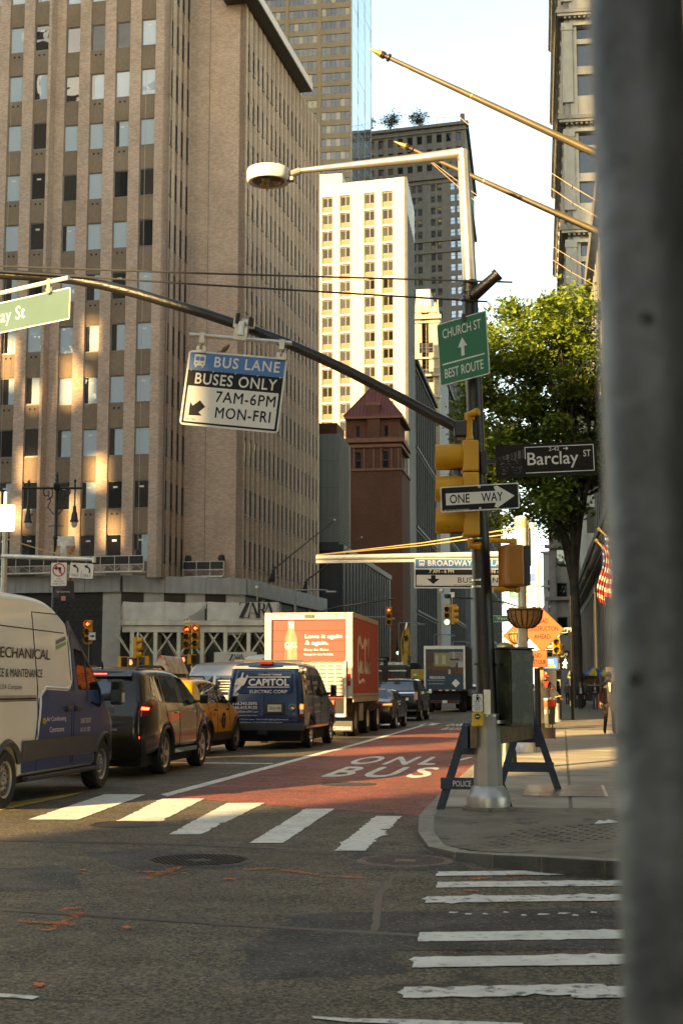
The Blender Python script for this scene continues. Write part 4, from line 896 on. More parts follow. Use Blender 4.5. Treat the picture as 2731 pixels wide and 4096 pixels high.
# a thin unseen screen added with holes aimed to throw sun patches on the tan facade
q0, q1, hB, pB = -85, -50.5, 97., 70.; o_ = Vector((pB * -SS + q0 * SCO, pB * -SCO + q0 * -SS, 0)); t = thing('sun_patch_screen', 'unfinished brick building with through openings behind the camera to the left', 'building', o_, -SUN_PHI); holes = []
for u, v, w_, h_ in ((228, 1480, 1.3, 6.5), (327, 1300, 1.2, 4.5), (288, 1490, 1.0, 4), (355, 1850, 2.2, 4), (98, 1850, 1.5, 4.6), (15, 1420, 1.6, 6), (241, 2040, 1.2, 6), (412, 2090, 1.8, 4), (60, 2040, 1.3, 3.5), (120, 1560, 1.0, 4)):
    p = at(u, v, 87.5); tt = pB - (p.x * -SS + p.y * -SCO); holes.append(((p.x * SCO - p.y * SS) - q0, p.z + tt * tan(SUN_EL), w_ * .46, h_ * .6))
xs = sorted({0., q1 - q0} | {h[0] - h[2] / 2 for h in holes} | {h[0] + h[2] / 2 for h in holes}); b = MB()
for x0, x1 in zip(xs, xs[1:]):
    z = 0.
    for zl, zh in sorted((h[1] - h[3] / 2, h[1] + h[3] / 2) for h in holes if h[0] - h[2] / 2 < (x0 + x1) / 2 < h[0] + h[2] / 2):
        if zl > z: b.box(x0, x1, -2, 0, z, zl, MATS['block_brick'])
        z = max(z, zh)
    b.box(x0, x1, -2, 0, z, hB, MATS['block_brick'])
b.build('wall', t)
# unseen dark block added at the right hand to darken the foreground post
t = thing('post_shade_block', 'dark brick corner building at the right of the camera, outside the picture', 'building', (3.3, -26, 0)); MB().box(0, 18, 0, 30, 0, 34, brick('dark_block_brick', (.12, .085, .06), (.1, .08, .07))).box(-.25, .02, -.2, 30.2, 4.4, 4.9, LIMES).build('wall', t); b = MB()
for i in range(8):
    for j in range(8): b.box(-.05, .01, 1.2 + 3.6 * i, 2.9 + 3.6 * i, 1 + 4 * j, 3.4 + 4 * j, GL_S)
tag(b.build('window', t), kind='stuff')
# ---------------------------------------------------------------- street furniture
POLE_B = mat('pole_black', (.014, .012, .010), .34, .0, noise=(3, .25), bump=(45, .35), dirt=((.06, .05, .035), 7, .66)); GALV = mat('galvanised', (.50, .48, .42), .36, .75, noise=(6, .12), bump=(30, .06))
SILV = mat('silver_paint', (.46, .445, .405), .36, .55, noise=(5, .12), bump=(25, .12), dirt=((.20, .18, .14), 4, .66)); WHTM = mat('white_metal', (.75, .73, .66), .35, .2); BAND = mat('steel_band', (.55, .53, .48), .3, .9)
SG_W = mat('sign_white', (.74, .72, .65), .45, noise=(2, .04)); SG_K = mat('sign_black', (.012, .012, .012), .55, spec=.2); SG_BL = mat('sign_blue', (.025, .17, .45), .42, noise=(2, .06)); SG_G = mat('sign_green', (.012, .17, .085), .42, noise=(1.5, .08)); SG_BR = mat('sign_brown', (.016, .011, .008), .55, spec=.2)
SG_GL = mat('sign_green_glare', (.062, .12, .115), .45, noise=(1.5, .1)); SG_O = mat('sign_orange', (.36, .07, .012), .6, noise=(3, .08)); SG_R = mat('sign_red', (.55, .03, .025), .45); YEL = mat('signal_yellow', (.66, .30, .02), .42, noise=(4, .1), dirt=((.35, .16, .02), 9, .66)); ORG = mat('signal_ochre', (.42, .14, .012), .42, noise=(5, .12))  # SG_GL: green paled so the sun glare sits in the colour
RIV = mat('rivet', (.5, .48, .42), .35, .8)
def plate(w, h, r, t, m, cx=0., cz=0., b=None, y=0.):
    b = b or MB(); b.prism(rrect(w, h, r, 4, cx, cz), t, m, T(0, y, 0) @ Rx(pi / 2)); return b
def poly(pts, t, m, y=0., b=None):
    b = b or MB(); b.prism(pts, t, m, T(0, y, 0) @ Rx(pi / 2)); return b
def sign(name, label, loc, w, h, m, rim=None, rz=0., roll=0., r=.03, cat='sign', group=None, s=1.):
    t = thing(name, label, cat, loc, rot=(0, roll, rz), group=group); t.scale = (s, s, s)
    plate(w, h, r, .006, rim or m).build('panel', t)
    if rim: plate(w - .03, h - .03, r * .8, .002, m, y=-.007).build('face', t)
    return t
def bus_icon(parent, x, z, s, m, bgm, y=-.012):
    b = MB(); plate(s, s, s * .12, .002, m, x, z, b, y)
    for dx in (-.3, .3): plate(s * .16, s * .2, .005, .002, m, x + dx * s, z - s * .55, b, y)
    for dx in (-.21, .21): plate(s * .36, s * .36, .004, .002, bgm, x + dx * s, z + s * .12, b, y - .0025); b.lathe([(0, 0), (s * .075, 0)], 10, bgm, T(x + dx * 1.3 * s, y - .005, z - s * .3) @ Rx(pi / 2))
    b.build('bus_symbol', parent)
# --- main corner pole
YP = 16.35; KS = .903; base = Vector((at(1121 * K, 1860 * K, YP).x, YP, .128))
def L(x, y, Y=YP): p = at(x * K, y * K, Y); return (p - base) / KS      # in units of the pole, which is scaled by KS
pole = thing('corner_pole', 'black traffic pole with silver foot, long mast arm and street lamp at the corner', 'street pole', base); pole.scale = (KS,) * 3
zf = lambda y: L(1110, y).z
def octo(prof, m, n=8, c0=None, c1=None): return MB().lathe(prof, n, m, smooth=False)
MB().lathe([(0, 0), (.33, 0), (.33, .035), (.30, .05), (0, .05)], 28, CONC_D).build('footing', pole)
MB().lathe([(.27, .05), (.275, .16), (.262, .19), (.20, .30), (.18, .31), (0, .31)], 24, SILV).build('base_flange', pole)
octo([(.182, .31), (.168, .75), (.145, zf(1640))], SILV).build('base', pole); MB().lathe([(.15, zf(1640) - .03), (.15, zf(1640) + .0), (.125, zf(1640) + .01)], 16, SILV).build('base_collar', pole)
p0 = L(1119, 1640); p1 = L(1078, 650); p2 = L(1062, 345); p0.y = p1.y = p2.y = 0
b = MB(); b.cyl((0.0, 0, zf(1640)), p1, .128, .098, 12, POLE_B); b.build('shaft', pole)
MB().cyl(p1, p2, .094, .072, 16, GALV).build('upper_shaft', pole)
for y in (1000, 1010, 1040, 1060, 1240, 1254, 1335, 1350): 
    z = zf(y); f = z / p1.z; MB().lathe([(.119, 0), (.119, .022), (.10, .022)], 16, BAND if y > 1200 else POLE_B, T(p1.x * f, 0, z)).build('band', pole)
z = zf(1528); MB().lathe([(.132, 0), (.132, .03), (.12, .03)], 16, POLE_B, T(p1.x * z / p1.z, 0, z)).build('band', pole)
for y in (655, 672, 690): MB().lathe([(.108, 0), (.11, .02), (.108, .06), (.09, .06)], 16, POLE_B, T(L(1078, y).x, 0, zf(y))).build('clamp_ring', pole)
# lamp arm and lamp
q = [L(1062, 352), L(950, 366), L(800, 381), L(690, 392)]
for k in q: k.y = 0
MB().tube(q, [.075, .068, .05, .036], 12, GALV).build('lamp_arm', pole); MB().lathe([(.0, -.1), (.078, -.09), (.082, .03), (0, .05)], 12, GALV, T(*q[0])).build('elbow', pole)
lp = L(617, 404); lp.y = 0; 
hd = MB().lathe([(0, .10), (.2, .105), (.285, .08), (.292, .06), (.292, -.06), (.275, -.09), (.24, -.085), (.235, -.075), (0, -.075)], 32, WHTM, T(*lp)).lathe([(.22, -.077), (.0, -.085)], 24, mat('lamp_underside', (.06, .06, .055), .4, .3), T(*lp)).build('lamp_head', pole)
MB().cyl(lp + Vector((.27, 0, 0)), q[-1], .045, .05, 10, FRM).box(lp.x + .25, lp.x + .34, -.05, .05, lp.z - .09, lp.z - .04, FRM).build('lamp_bracket', pole)
MB().cyl(lp + Vector((.13, 0, .1)), lp + Vector((.13, 0, .16)), .035, .03, 10, GALV).build('photocell', hd)
LENS = mat('lamp_lens', (.55, .40, .18), .15, .3)
for a_ in (.3, 2.4, 4.5): MB().lathe([(.065, 0), (.05, -.03), (0, -.045)], 12, LENS, T(lp.x + .1 * cos(a_), .1 * sin(a_), lp.z - .084)).build('lens', hd)
# mast arm
arm = [(1068, 990), (1040, 978), (1000, 958), (940, 925), (870, 889), (800, 853), (730, 820), (660, 789), (600, 766), (540, 744), (470, 721), (400, 700), (320, 676), (240, 656), (170, 643), (100, 636), (20, 632), (-80, 629), (-200, 626)]
aw = [L(x, y) for x, y in arm]
for k in aw: k.y = -.02
MB().tube(aw, [.085, .072] + [.068] * 17, 12, POLE_B).build('mast_arm', pole)
c_ = aw[0]; MB().box(c_.x - .14, c_.x + .14, -.13, .13, c_.z - .10, c_.z + .12, POLE_B).build('arm_clamp', pole, bev=.03)
MB().tube([aw[1] + Vector((.02, -.05, -.05)), aw[1] + Vector((.06, -.12, -.45)), L(1062, 1150) + Vector((0, -.2, 0)), L(1080, 1180)], .018, 6, FRM_D).tube([L(1046, 1110) + Vector((0, -.15, 0)), L(1065, 1095) + Vector((0, -.2, 0)), L(1080, 1060)], .015, 6, FRM_D).build('cable', pole)
# tie rods
for x0, y0, x1, y1 in ((-160, 612, 1177, 654.5), (-160, 618, 1120, 699)):
    a_, c_ = L(x0, y0), L(x1, y1); a_.y = c_.y = -.13
    MB().tube([a_, a_ * .5 + c_ * .5 + Vector((0, 0, -.012)), c_], .013, 6, FRM_D).build('tie_rod', pole)
# camera on the pole
t = thing('traffic_camera', 'short dark tube camera clamped to the right of the silver pole top', 'camera', base + L(1082, 690) * KS + Vector((0, -.1, 0)))
d_ = Vector((.29, -.06, .23)); MB().cyl((.02, 0, .02), d_, .075, .062, 14, POLE_B).build('housing', t); MB().lathe([(.062, 0), (.075, 0), (.075, .05), (.062, .05)], 14, POLE_B, Matrix.Translation(d_) @ d_.to_track_quat('Z', 'Y').to_matrix().to_4x4()).build('hood', t); MB().cyl(d_ * 1.02, d_ * 1.0, .05, n=12, m=mat('lens_red', (.30, .06, .03), .2)).build('lens', t)
# --- bus lane sign hung from the mast arm
Yb = YP - .23; ctr = at(536 * K, 899 * K, Yb); w, h = 1.33, 1.0
t = thing('bus_lane_sign', 'large white, black and blue BUS LANE sign hanging tilted from the mast arm', 'sign', ctr, rot=(0, radians(7), 0)); t.scale = (KS,) * 3
plate(w, h, .05, .008, SG_W).build('panel', t); plate(w - .05, .235, .015, .002, SG_BL, 0, h / 2 - .025 - .1175, y=-.009).build('blue_band', t); plate(w - .05, h - .05 - .237, .012, .002, SG_K, 0, -.1185 , y=-.009).build('black_field', t)
plate(w - .11, .475, .01, .002, SG_W, 0, -h / 2 + .05 + .2375, y=-.0115).build('white_field', t)
bus_icon(t, -.50, .375, .15, SG_W, SG_BL); Y_ = -.0145
text('BUS LANE', SG_W, t, (-.30, Y_, .295), .88, .145, bold=.02, spacing=1.15); text('BUSES ONLY', SG_W, t, (-.53, Y_, .055), 1.1, .15, bold=.02, spacing=1.1)
text('7AM-6PM', SG_K, t, (-.22, Y_, -.165), .80, .15, bold=.016, spacing=1.12); text('MON-FRI', SG_K, t, (-.20, Y_, -.375), .74, .15, bold=.016, spacing=1.12); text('SR-1794', SG_R, t, (-.59, Y_, -.435), .13, .03)
ar = [(-.1, 0), (-.1, .09), (-.045, .045), (.05, .14), (.10, .09), (.005, -.005), (.05, -.05), (-.04, -.045), (-.1, -.045)]
poly([(-.455 + .0 + x * 1.0, -.27 + z) for x, z in [(-.10, -.10), (-.10, .08), (-.06, .03), (.03, .11), (.11, .03), (.03, -.05), (.08, -.09)]], .002, SG_K, -.0135).build('arrow', t)
rv = MB().lathe([(.012, 0), (.006, .006), (0, .007)], 8, RIV, Rx(pi / 2)).mesh('rivet')
for x in (-.6, -.3, 0, .3, .6):
    inst(rv, 'rivet', t, (x, -.011, .235))
for x, z in ((-.3, -.26), (.0, -.24), (.3, -.24), (.6, -.2), (-.6, -.3)): inst(rv, 'rivet', t, (x, -.012, z))
MB().cyl((-.68, -.03, .70), (.70, -.03, .70), .03, n=10, m=GALV).build('hanging_bar', t)
for x in (-.5, .58):
    MB().box(x - .035, x + .035, -.065, -.0, .60, .735, GALV).box(x - .06, x + .06, -.04, .02, .47, .56, BAND).cyl((x, -.05, .52), (x, .03, .60), .02, n=6, m=BAND).build('hanger', t)
MB().box(-.08, .10, -.06, .02, .68, .86, GALV).cyl((0.01, -.05, .74), (.01, -.05, .92), .05, n=10, m=WHTM).box(-.12, .16, .0, .05, .86, .98, GALV).cyl((-.06, -.05, .9), (-.06, -.05, 1.03), .03, n=8, m=FRM_D).cyl((.12, -.05, .88), (.12, -.05, .99), .03, n=8, m=FRM_D).build('clamp', t)
t2 = thing('small_bird', 'small brown bird perched on the top edge of the bus lane sign', 'bird', ctr + Ry(radians(7)) @ Vector((-.18, -.01, .5)) * KS)
BIRD = mat('bird_brown', (.25, .15, .07), .8, noise=(30, .4)); MB().lathe([(0, -.06), (.018, -.045), (.032, 0), (.024, .04), (.012, .062), (0, .066)], 10, BIRD, T(0, 0, .045) @ Ry(radians(50))).lathe([(0, -.02), (.02, 0), (0, .02)], 8, BIRD, T(.045, 0, .088)).prism([(0, 0), (-.06, -.015), (-.06, .015)], .006, BIRD, T(-.035, 0, .03) @ Ry(radians(-25))).add([(.062, -.004, .09), (.062, .004, .09), (.085, 0, .086)], [(0, 1, 2)], FRM_D).build('body', t2); MB().cyl((0, .01, 0), (0, .01, .03), .003, n=4, m=FRM_D).cyl((.01, -.01, 0), (.01, -.01, .03), .003, n=4, m=FRM_D).build('leg', t2)
# --- green street sign at the left end of the arm
c_ = at(50 * K, 720 * K, YP - .3); t = sign('street_name_sign', 'large green hanging street sign at the left edge ending in the white letters ay St', c_, 1.84, .43, SG_GL, SG_W, rz=radians(-26), r=.02, s=KS)
text('Barclay St', SG_W, t, (-.90, -.0105, -.13), .98, .24, bold=.0, spacing=1.05)
MB().cyl((-1.2, -.02, .34), (.9, -.02, .34), .03, n=10, m=WHTM).build('hanging_bar', t); MB().box(.52, .58, -.05, .02, .18, .38, GALV).box(.49, .61, -.04, .02, .2, .26, BAND).build('hanger', t)
# --- church street guide sign
c_ = at(1063 * K, 801 * K, YP - .25); t = sign('guide_sign', 'green CHURCH ST BEST ROUTE guide sign turned to the left on the black pole', c_, .80, .83, SG_G, SG_W, rz=radians(-34), roll=radians(-3.5), r=.025, s=KS)
text('CHURCH ST', SG_W, t, (-.31, -.0105, .20), .62, .125, bold=.01); text('BEST ROUTE', SG_W, t, (-.31, -.0105, -.33), .62, .125, bold=.01); plate(.68, .018, .002, .0015, SG_W, 0, -.14, y=-.0095).build('rule', t)
poly([(-.025, -.09), (.025, -.09), (.025, .03), (.075, .03), (0, .15), (-.075, .03), (-.025, .03)], .0015, SG_W, -.0095).build('arrow', t)
plate(.06, .10, .01, .01, mat('rust', (.09, .05, .03), .8), .05, .40, y=-.009).build('clip', t)
# --- one way
c_ = at(1101 * K, 1143 * K, YP - .4); t = sign('one_way_sign', 'black and white ONE WAY arrow sign on the black corner pole', c_, .985, .325, SG_K, SG_W, rz=radians(-4), roll=radians(-1.6), r=.02, s=KS)
poly([(-.425, -.075), (.20, -.075), (.18, -.125), (.22, -.14), (.435, 0), (.22, .14), (.18, .125), (.20, .075), (-.425, .075)], .0015, SG_W, -.0095).build('arrow', t)
text('ONE', SG_K, t, (-.375, -.0125, -.057), .25, .114, bold=.015); text('WAY', SG_K, t, (.02, -.0125, -.057), .27, .114, bold=.015); text('DEPT OF TRANSPORTATION', SG_W, t, (-.46, -.0105, -.148), .32, .016)
for z in (.135, -.135): inst(rv, 'rivet', t, (-.0, -.01, z), sc=(1.4, 1.4, 1.4))
# --- Barclay St
c_ = at(1253 * K, 1056 * K, YP - .05); t = sign('street_name_sign', 'black Barclay ST street sign with a dark photo print, right of the corner pole', c_, 1.27, .425, SG_BR, None, rz=radians(2), roll=radians(-1.5), r=.015, s=KS)
b = MB()
for x0, x1, z0, z1 in ((-.26, .60, .165, .175), (-.26, .60, -.165, -.155), (.592, .602, -.165, .175), (-.265, -.255, .02, .175)): b.box(x0, x1, -.0085, -.0065, z0, z1, SG_W)
b.build('border', t)
text('Barclay', SG_W, t, (-.235, -.0095, -.115), .64, .215, bold=.012); text('ST', SG_W, t, (.47, -.0095, .02), .09, .085, bold=.01); text('2-42', SG_W, t, (.04, -.0095, .112), .13, .05, bold=.006)
poly([(.22, .13), (.26, .13), (.25, .115), (.262, .115), (.285, .135), (.262, .155), (.25, .155), (.26, .14), (.22, .14)], .0015, SG_W, -.008).build('arrow', t)
b = MB(); rnd = random.Random(3); PG = [mat('print_grey_%d' % i, (g, g, g), .5) for i, g in enumerate((.008, .02, .05, .10))]
for i in range(60):
    x = -.60 + rnd.random() * .27; z = -.17 + rnd.random() * .20; b.box(x, x + .012 + rnd.random() * .03, -.0082, -.0064 - i * 1e-5, z, z + .006 + rnd.random() * .012, PG[rnd.randrange(4)])
for i in range(7): b.box(-.6 + i * .05, -.565 + i * .05, -.0084, -.0064, .03, .06 + .014 * i, PG[1 + i % 3])
b.build('photo_print', t); MB().box(-.80, -.62, -.02, .03, -.02, .03, POLE_B).box(-.82, -.74, -.06, .06, -.14, .14, POLE_B).build('bracket', t)
# --- signals
LK = mat('lens_off_red', (.05, .012, .01), .3); LKY = mat('lens_off_amber', (.045, .03, .008), .3); LKG = mat('lens_off_green', (.012, .035, .03), .3)
LR = mat('lens_red_lit', (.6, .02, .01), .4, emit=((1, .03, .015), .8)); LG = mat('lens_green_lit', (.1, .6, .4), .4, emit=((.25, 1, .72), 1.7)); LWH = mat('symbol_white_lit', (.8, .8, .75), .4, emit=((1, .96, .85), 1.5)); LRW = mat('symbol_red_lit', (.7, .1, .06), .4, emit=((1, .16, .09), 1.1))
def signal(label, loc, rz, n=3, lit=(), sym=None, m=YEL, s=1., vis=.24, group=None, name='traffic_signal', facing=True):
    """sections stacked downwards from loc, lenses towards local -y"""
    t = thing(name, label, 'traffic light', loc, rz, group=group); t.scale = (s, s, s)
    for k in range(n):
        z = -.18 - .36 * k
        MB().box(-.165, .165, 0, .18, z - .176, z + .176, m).build('housing', t, bev=.02)
        MB().lathe([(.148, .0), (.156, .02), (.153, vis), (.146, vis), (.140, .0)], 18, m, T(0, 0, z) @ Rx(pi / 2), -.95, pi + .95).build('visor', t)
        lm = {0: LK, 1: LKY, 2: LKG}[min(k, 2)]
        if k in lit: lm = LG if (k == 2 or lit[k] == 'g') else LR
        lo = MB().lathe([(.14, -.002), (.10, .02), (0, .03)], 16, lm if not (sym and k in lit) else LK, T(0, 0, z) @ Rx(pi / 2)).build('lens', t)
        if sym and k in lit:
            if sym == 'left': poly([(-.10, 0), (-.01, .09), (.02, .06), (-.02, .02), (.10, .02), (.10, -.02), (-.02, -.02), (.02, -.06), (-.01, -.09)], .003, LRW, -.032).add([], [], LRW).build('arrow_symbol', lo, (0, 0, z))
            else:
                b = MB()
                for x in (-.055, .055): b.lathe([(.03, 0), (.045, 0)], 12, LRW, T(x, -.033, -.025) @ Rx(pi / 2))
                b.tube([(-.055, -.033, -.025), (-.02, -.033, .04), (.05, -.033, .045), (.055, -.033, -.025)], .009, 4, LRW).tube([(-.02, -.033, .04), (.0, -.033, -.02), (.05, -.033, .045)], .009, 4, LRW); b.build('bicycle_symbol', lo, (0, 0, z))
    return t
# big one on the corner pole, seen from the side
c_ = at(1060 * K, 1015 * K, YP - .1); t = signal('big yellow traffic signal on the corner pole seen from its side, visors pointing left', c_, -pi / 2 + .12, s=1.14 * KS, vis=.30)
MB().tube([(.0, .09, .02), (.0, .09, .22), (.03, .09, .30), (.10, .18, .33)], .045, 10, YEL).lathe([(0, -.07), (.06, -.05), (.06, .03), (0, .05)], 10, YEL, T(0, .09, .30)).tube([(.0, .09, -1.1), (0, .09, -1.17), (.03, .2, -1.18)], .045, 10, YEL).build('bracket', t)
# pedestrian signal seen from behind, at the right of the pole
c_ = at(1173 * K, 1300 * K, YP - .15); t = thing('pedestrian_signal', 'ochre pedestrian signal box seen from behind at the right of the corner pole', 'traffic light', c_, radians(25)); t.scale = (KS,) * 3
MB().box(-.125, .125, -.15, .15, -.265, .265, ORG).build('housing', t, bev=.035); MB().box(.125, .20, -.14, .14, -.25, .25, mat('hood_black', (.03, .03, .03), .5)).build('hood', t)
MB().tube([(-.28, .0, .315), (.0, 0, .315), (.03, 0, .25)], .032, 10, YEL).lathe([(0, -.05), (.05, -.03), (.05, .03), (0, .05)], 10, YEL, T(.03, 0, .31)).tube([(-.25, 0, -.30), (.03, 0, -.29), (.03, 0, -.25)], .035, 10, YEL).lathe([(0, -.05), (.05, -.03), (.05, .03), (0, .05)], 10, YEL, T(.07, 0, -.29)).build('bracket', t)
# push button
c_ = at(1096 * K, 1614 * K, YP - .27); t = sign('push_button_sign', 'small white PUSH BUTTON FOR AUDIBLE SIGNAL sign with a walking figure on the corner pole', c_, .155, .245, SG_W, SG_K, roll=0, r=.02, s=KS)
plate(.13, .22, .015, .001, SG_W, y=-.0095).build('inner_face', t)
for i, (s_, w_) in enumerate((('PUSH', .055), ('BUTTON FOR', .11), ('AUDIBLE', .08), ('SIGNAL', .07))): text(s_, SG_K, t, (-w_ / 2, -.0115, -.022 - i * .023), w_, .016, bold=.008)
b = MB(); b.lathe([(0, 0), (.012, 0)], 10, SG_K, T(0, -.0112, .092) @ Rx(pi / 2)); poly([(-.018, .075), (.012, .078), (.02, .03), (-.012, .035)], .001, SG_K, -.0105, b); poly([(-.012, .04), (.0, .04), (-.018, .002), (-.03, .002)], .001, SG_K, -.0105, b); poly([(.005, .04), (.018, .036), (.022, .004), (.01, .004)], .001, SG_K, -.0105, b); poly([(.012, .07), (.04, .04), (.045, .045), (.016, .078)], .001, SG_K, -.0105, b); b.tube([(.035, -.0115, .05), (.058, -.0115, .004)], .002, 4, SG_K); b.build('walking_figure', t)
MB().box(.075, .16, .01, .02, -.14, .16, GALV).build('bracket', t)
c_ = at(1096 * K, 1651 * K, YP - .28); t = thing('push_button', 'yellow pedestrian push button box under the white button sign', 'push button', c_); t.scale = (KS,) * 3; MB().box(-.07, .07, 0, .06, -.095, .085, mat('button_yellow', (.75, .42, .03), .45)).build('housing', t, bev=.015); MB().lathe([(0, .014), (.034, .012), (.036, 0)], 16, FRM_D, T(0, 0, .03) @ Rx(pi / 2)).build('button', t); poly([(-.025, .03), (-.01, .045), (-.01, .035), (.02, .035), (.02, .025), (-.01, .025), (-.01, .015)], .001, SG_W, -.0145).build('arrow', t)
# green control cabinet
c_ = at(1183 * K, 1668 * K, YP + .1); t = thing('signal_cabinet', 'dark green metal signal control cabinet strapped to the right side of the corner pole', 'control cabinet', c_, radians(40))
GRN = mat('cabinet_green', (.012, .017, .008), .42, .0, noise=(2.5, .3), bump=(12, .12), dirt=((.085, .09, .038), 4., .50), soft=.2)
t.scale = (KS,) * 3; hB = (at(1183 * K, 1492 * K, YP + .1).z - c_.z) / KS; MB().box(-.19, .19, -.14, .22, 0, hB, GRN).build('housing', t, bev=.012); MB().box(-.172, .172, -.152, -.141, .03, hB - .03, GRN).build('door', t, bev=.006); MB().box(-.2, .2, -.165, .24, hB + .001, hB + .03, GRN).build('lid', t, bev=.008)
for z in (.15, .5, .85): MB().cyl((.178, -.15, z - .03), (.178, -.15, z + .03), .01, n=8, m=GRN).build('hinge', t)
MB().box(-.30, -.19, -.02, .05, hB * .78, hB * .82, POLE_B).box(-.30, -.19, -.02, .05, hB * .04, hB * .08, BAND).build('strap', t)
# police barricade
NAVY = mat('barricade_navy', (.026, .043, .066), .6, noise=(6, .2), bump=(30, .2), dirt=((.10, .08, .06), 12, .68)); WOOD = mat('weathered_wood', (.20, .13, .065), .75, noise=(8, .25), streak=(9, .4), bump=(40, .3))
pa = grd(1757, 3241, .125) + Vector((.39, 0, 0)); pa.y += .1; pb = grd(2113, 3157, .145); mid = (pa + pb) / 2
t = thing('police_barricade', 'dark blue wooden police sawhorse barricade straddling the foot of the corner pole', 'barricade', pa); d_ = pb - pa; Lb = d_.length; ang = atan2(d_.y, d_.x) - pi / 2; t.rotation_euler = (0, 0, 0)
for k, o in enumerate((Vector((0, 0, 0)), d_)):
    for s in (-1, 1):
        b = MB(); f = Vector((s * .39, 0, 0)); h_ = Vector((s * .075, 0, .97)); n_ = Vector((.05, 0, 0))
        v = []
        for p in (f, h_):
            for dx, dy in ((-.048, -.02), (.048, -.02), (.048, .02), (-.048, .02)): v.append(p + o + Vector((dx, dy, 0)))
        b.add(v, [(3, 2, 1, 0), (4, 5, 6, 7), (0, 1, 5, 4), (1, 2, 6, 5), (2, 3, 7, 6), (3, 0, 4, 7)], NAVY); b.build('leg', t)
    MB().box(-.33 - .05 * (k == 0), .34, -.045, -.021, .23, .36, NAVY).box(-.17, .17, -.045, -.021, .62, .73, NAVY).build('cross_board', t, o)
text('POLICE', SG_W, t, (-.24, -.048, .262), .205, .066, bold=.02)
rot = Rz(ang)
b = MB()
for x, m in ((-.05, NAVY), (.05, WOOD)): b.box(x - .035, x + .035, -.25, Lb + .25, .70, .95, m)
b.build('top_rail', t, (.0, 0, 0), (0, 0, ang))
# --- second pole with the Broadway sign
b2 = grd(2096, 3011, .13); Y2 = b2.y; b2 = Vector((b2.x, Y2, .13)); L2 = lambda x, y, Y=Y2: at(x * K, y * K, Y) - b2
pl = thing('signal_pole', 'silver pole with white top drum and long white sign arm behind the corner pole', 'street pole', b2)
zz2 = lambda y: L2(1203, y).z
MB().lathe([(.24, 0), (.24, .12), (.2, .2), (.13, .3)], 18, WHTM).build('base_flange', pl); MB().lathe([(.12, .3), (.11, zz2(1440))], 8, SILV, smooth=False).build('lower_shaft', pl); MB().cyl((0, 0, zz2(1440)), (0, 0, zz2(1330)), .10, n=14, m=SILV).build('shaft', pl)
MB().lathe([(.105, zz2(1330)), (.125, zz2(1328)), (.13, zz2(1215)), (.135, zz2(1190)), (.10, zz2(1186)), (0, zz2(1184))], 20, WHTM).build('top_drum', pl); MB().lathe([(.137, zz2(1212)), (.138, zz2(1192)), (.12, zz2(1189))], 20, mat('tan_metal', (.40, .33, .22), .5)).build('cap', pl)
p = L2(727, 1281.5); p.y = -.05; q = L2(1200, 1272); q.y = -.05
MB().cyl(p, q, .055, .06, 12, WHTM).box(p.x, q.x, -.07, -.03, p.z - .12, p.z - .06, WHTM).build('sign_arm', pl)
for yy in (1228, 1240): 
    MB().tube([p + Vector((0, 0, .06)), (p + L2(1215, yy - 20)) / 2 + Vector((0, 0, -.02)), L2(1215, yy - 20)], .011, 5, mat('guy_yellow', (.55, .38, .14), .5)).build('guy_wire', pl)
MB().cyl((.16, 0, zz2(1300)), (.16, 0, zz2(1195)), .05, n=10, m=POLE_B).build('conduit', pl)
t = thing('security_camera', 'small dome camera bracketed at the top right of the second pole', 'camera', b2 + L2(1215, 1208)); MB().box(-.1, 0, -.04, .04, .03, .09, GALV).build('bracket', t); MB().lathe([(0, .08), (.07, .06), (.075, 0), (.05, -.06), (0, -.08)], 12, WHTM, T(.05, 0, 0)).build('dome', t)
c_ = at(1064 * K, 1316.5 * K, Y2 - .15); t = thing('bus_lane_sign', 'wide bright BROADWAY BUS LANE sign on the white arm, partly behind the corner pole', 'sign', c_, rot=(0, radians(.8), 0)); w, h = 2.13, .655
plate(w, h, .03, .008, SG_W).build('panel', t); plate(w - .05, .20, .008, .002, SG_BL, 0, h / 2 - .025 - .1, y=-.009).build('blue_band', t); plate(w - .05, .38, .008, .002, SG_K, 0, -.11, y=-.009).build('black_field', t); plate(w - .10, .235, .006, .002, SG_W, 0, -.155, y=-.0115).build('white_field', t)
bus_icon(t, -.90, .225, .12, SG_W, SG_BL); text('BROADWAY BUS LANE', SG_W, t, (-.77, -.0125, .155), 1.76, .125, bold=.025, spacing=1.1); text('7 AM - 6 PM', SG_W, t, (-.74, -.0125, .0), .53, .075, bold=.025); text('MON - FRI', SG_W, t, (.42, -.0125, .0), .50, .075, bold=.025)
poly([(-.7, -.045), (-.6, -.045), (-.6, -.12), (-.51, -.12), (-.65, -.235), (-.79, -.12), (-.7, -.12)], .002, SG_K, -.0135).build('arrow', t); text('BUSES ONLY', SG_K, t, (-.12, -.0145, -.205), 1.08, .115, bold=.006, spacing=1.12); text('SR-1770', SG_K, t, (-1.0, -.0145, -.265), .1, .02); text('DEPT OF TRANSPORTATION', SG_K, t, (-.2, -.0145, -.265), .4, .02)
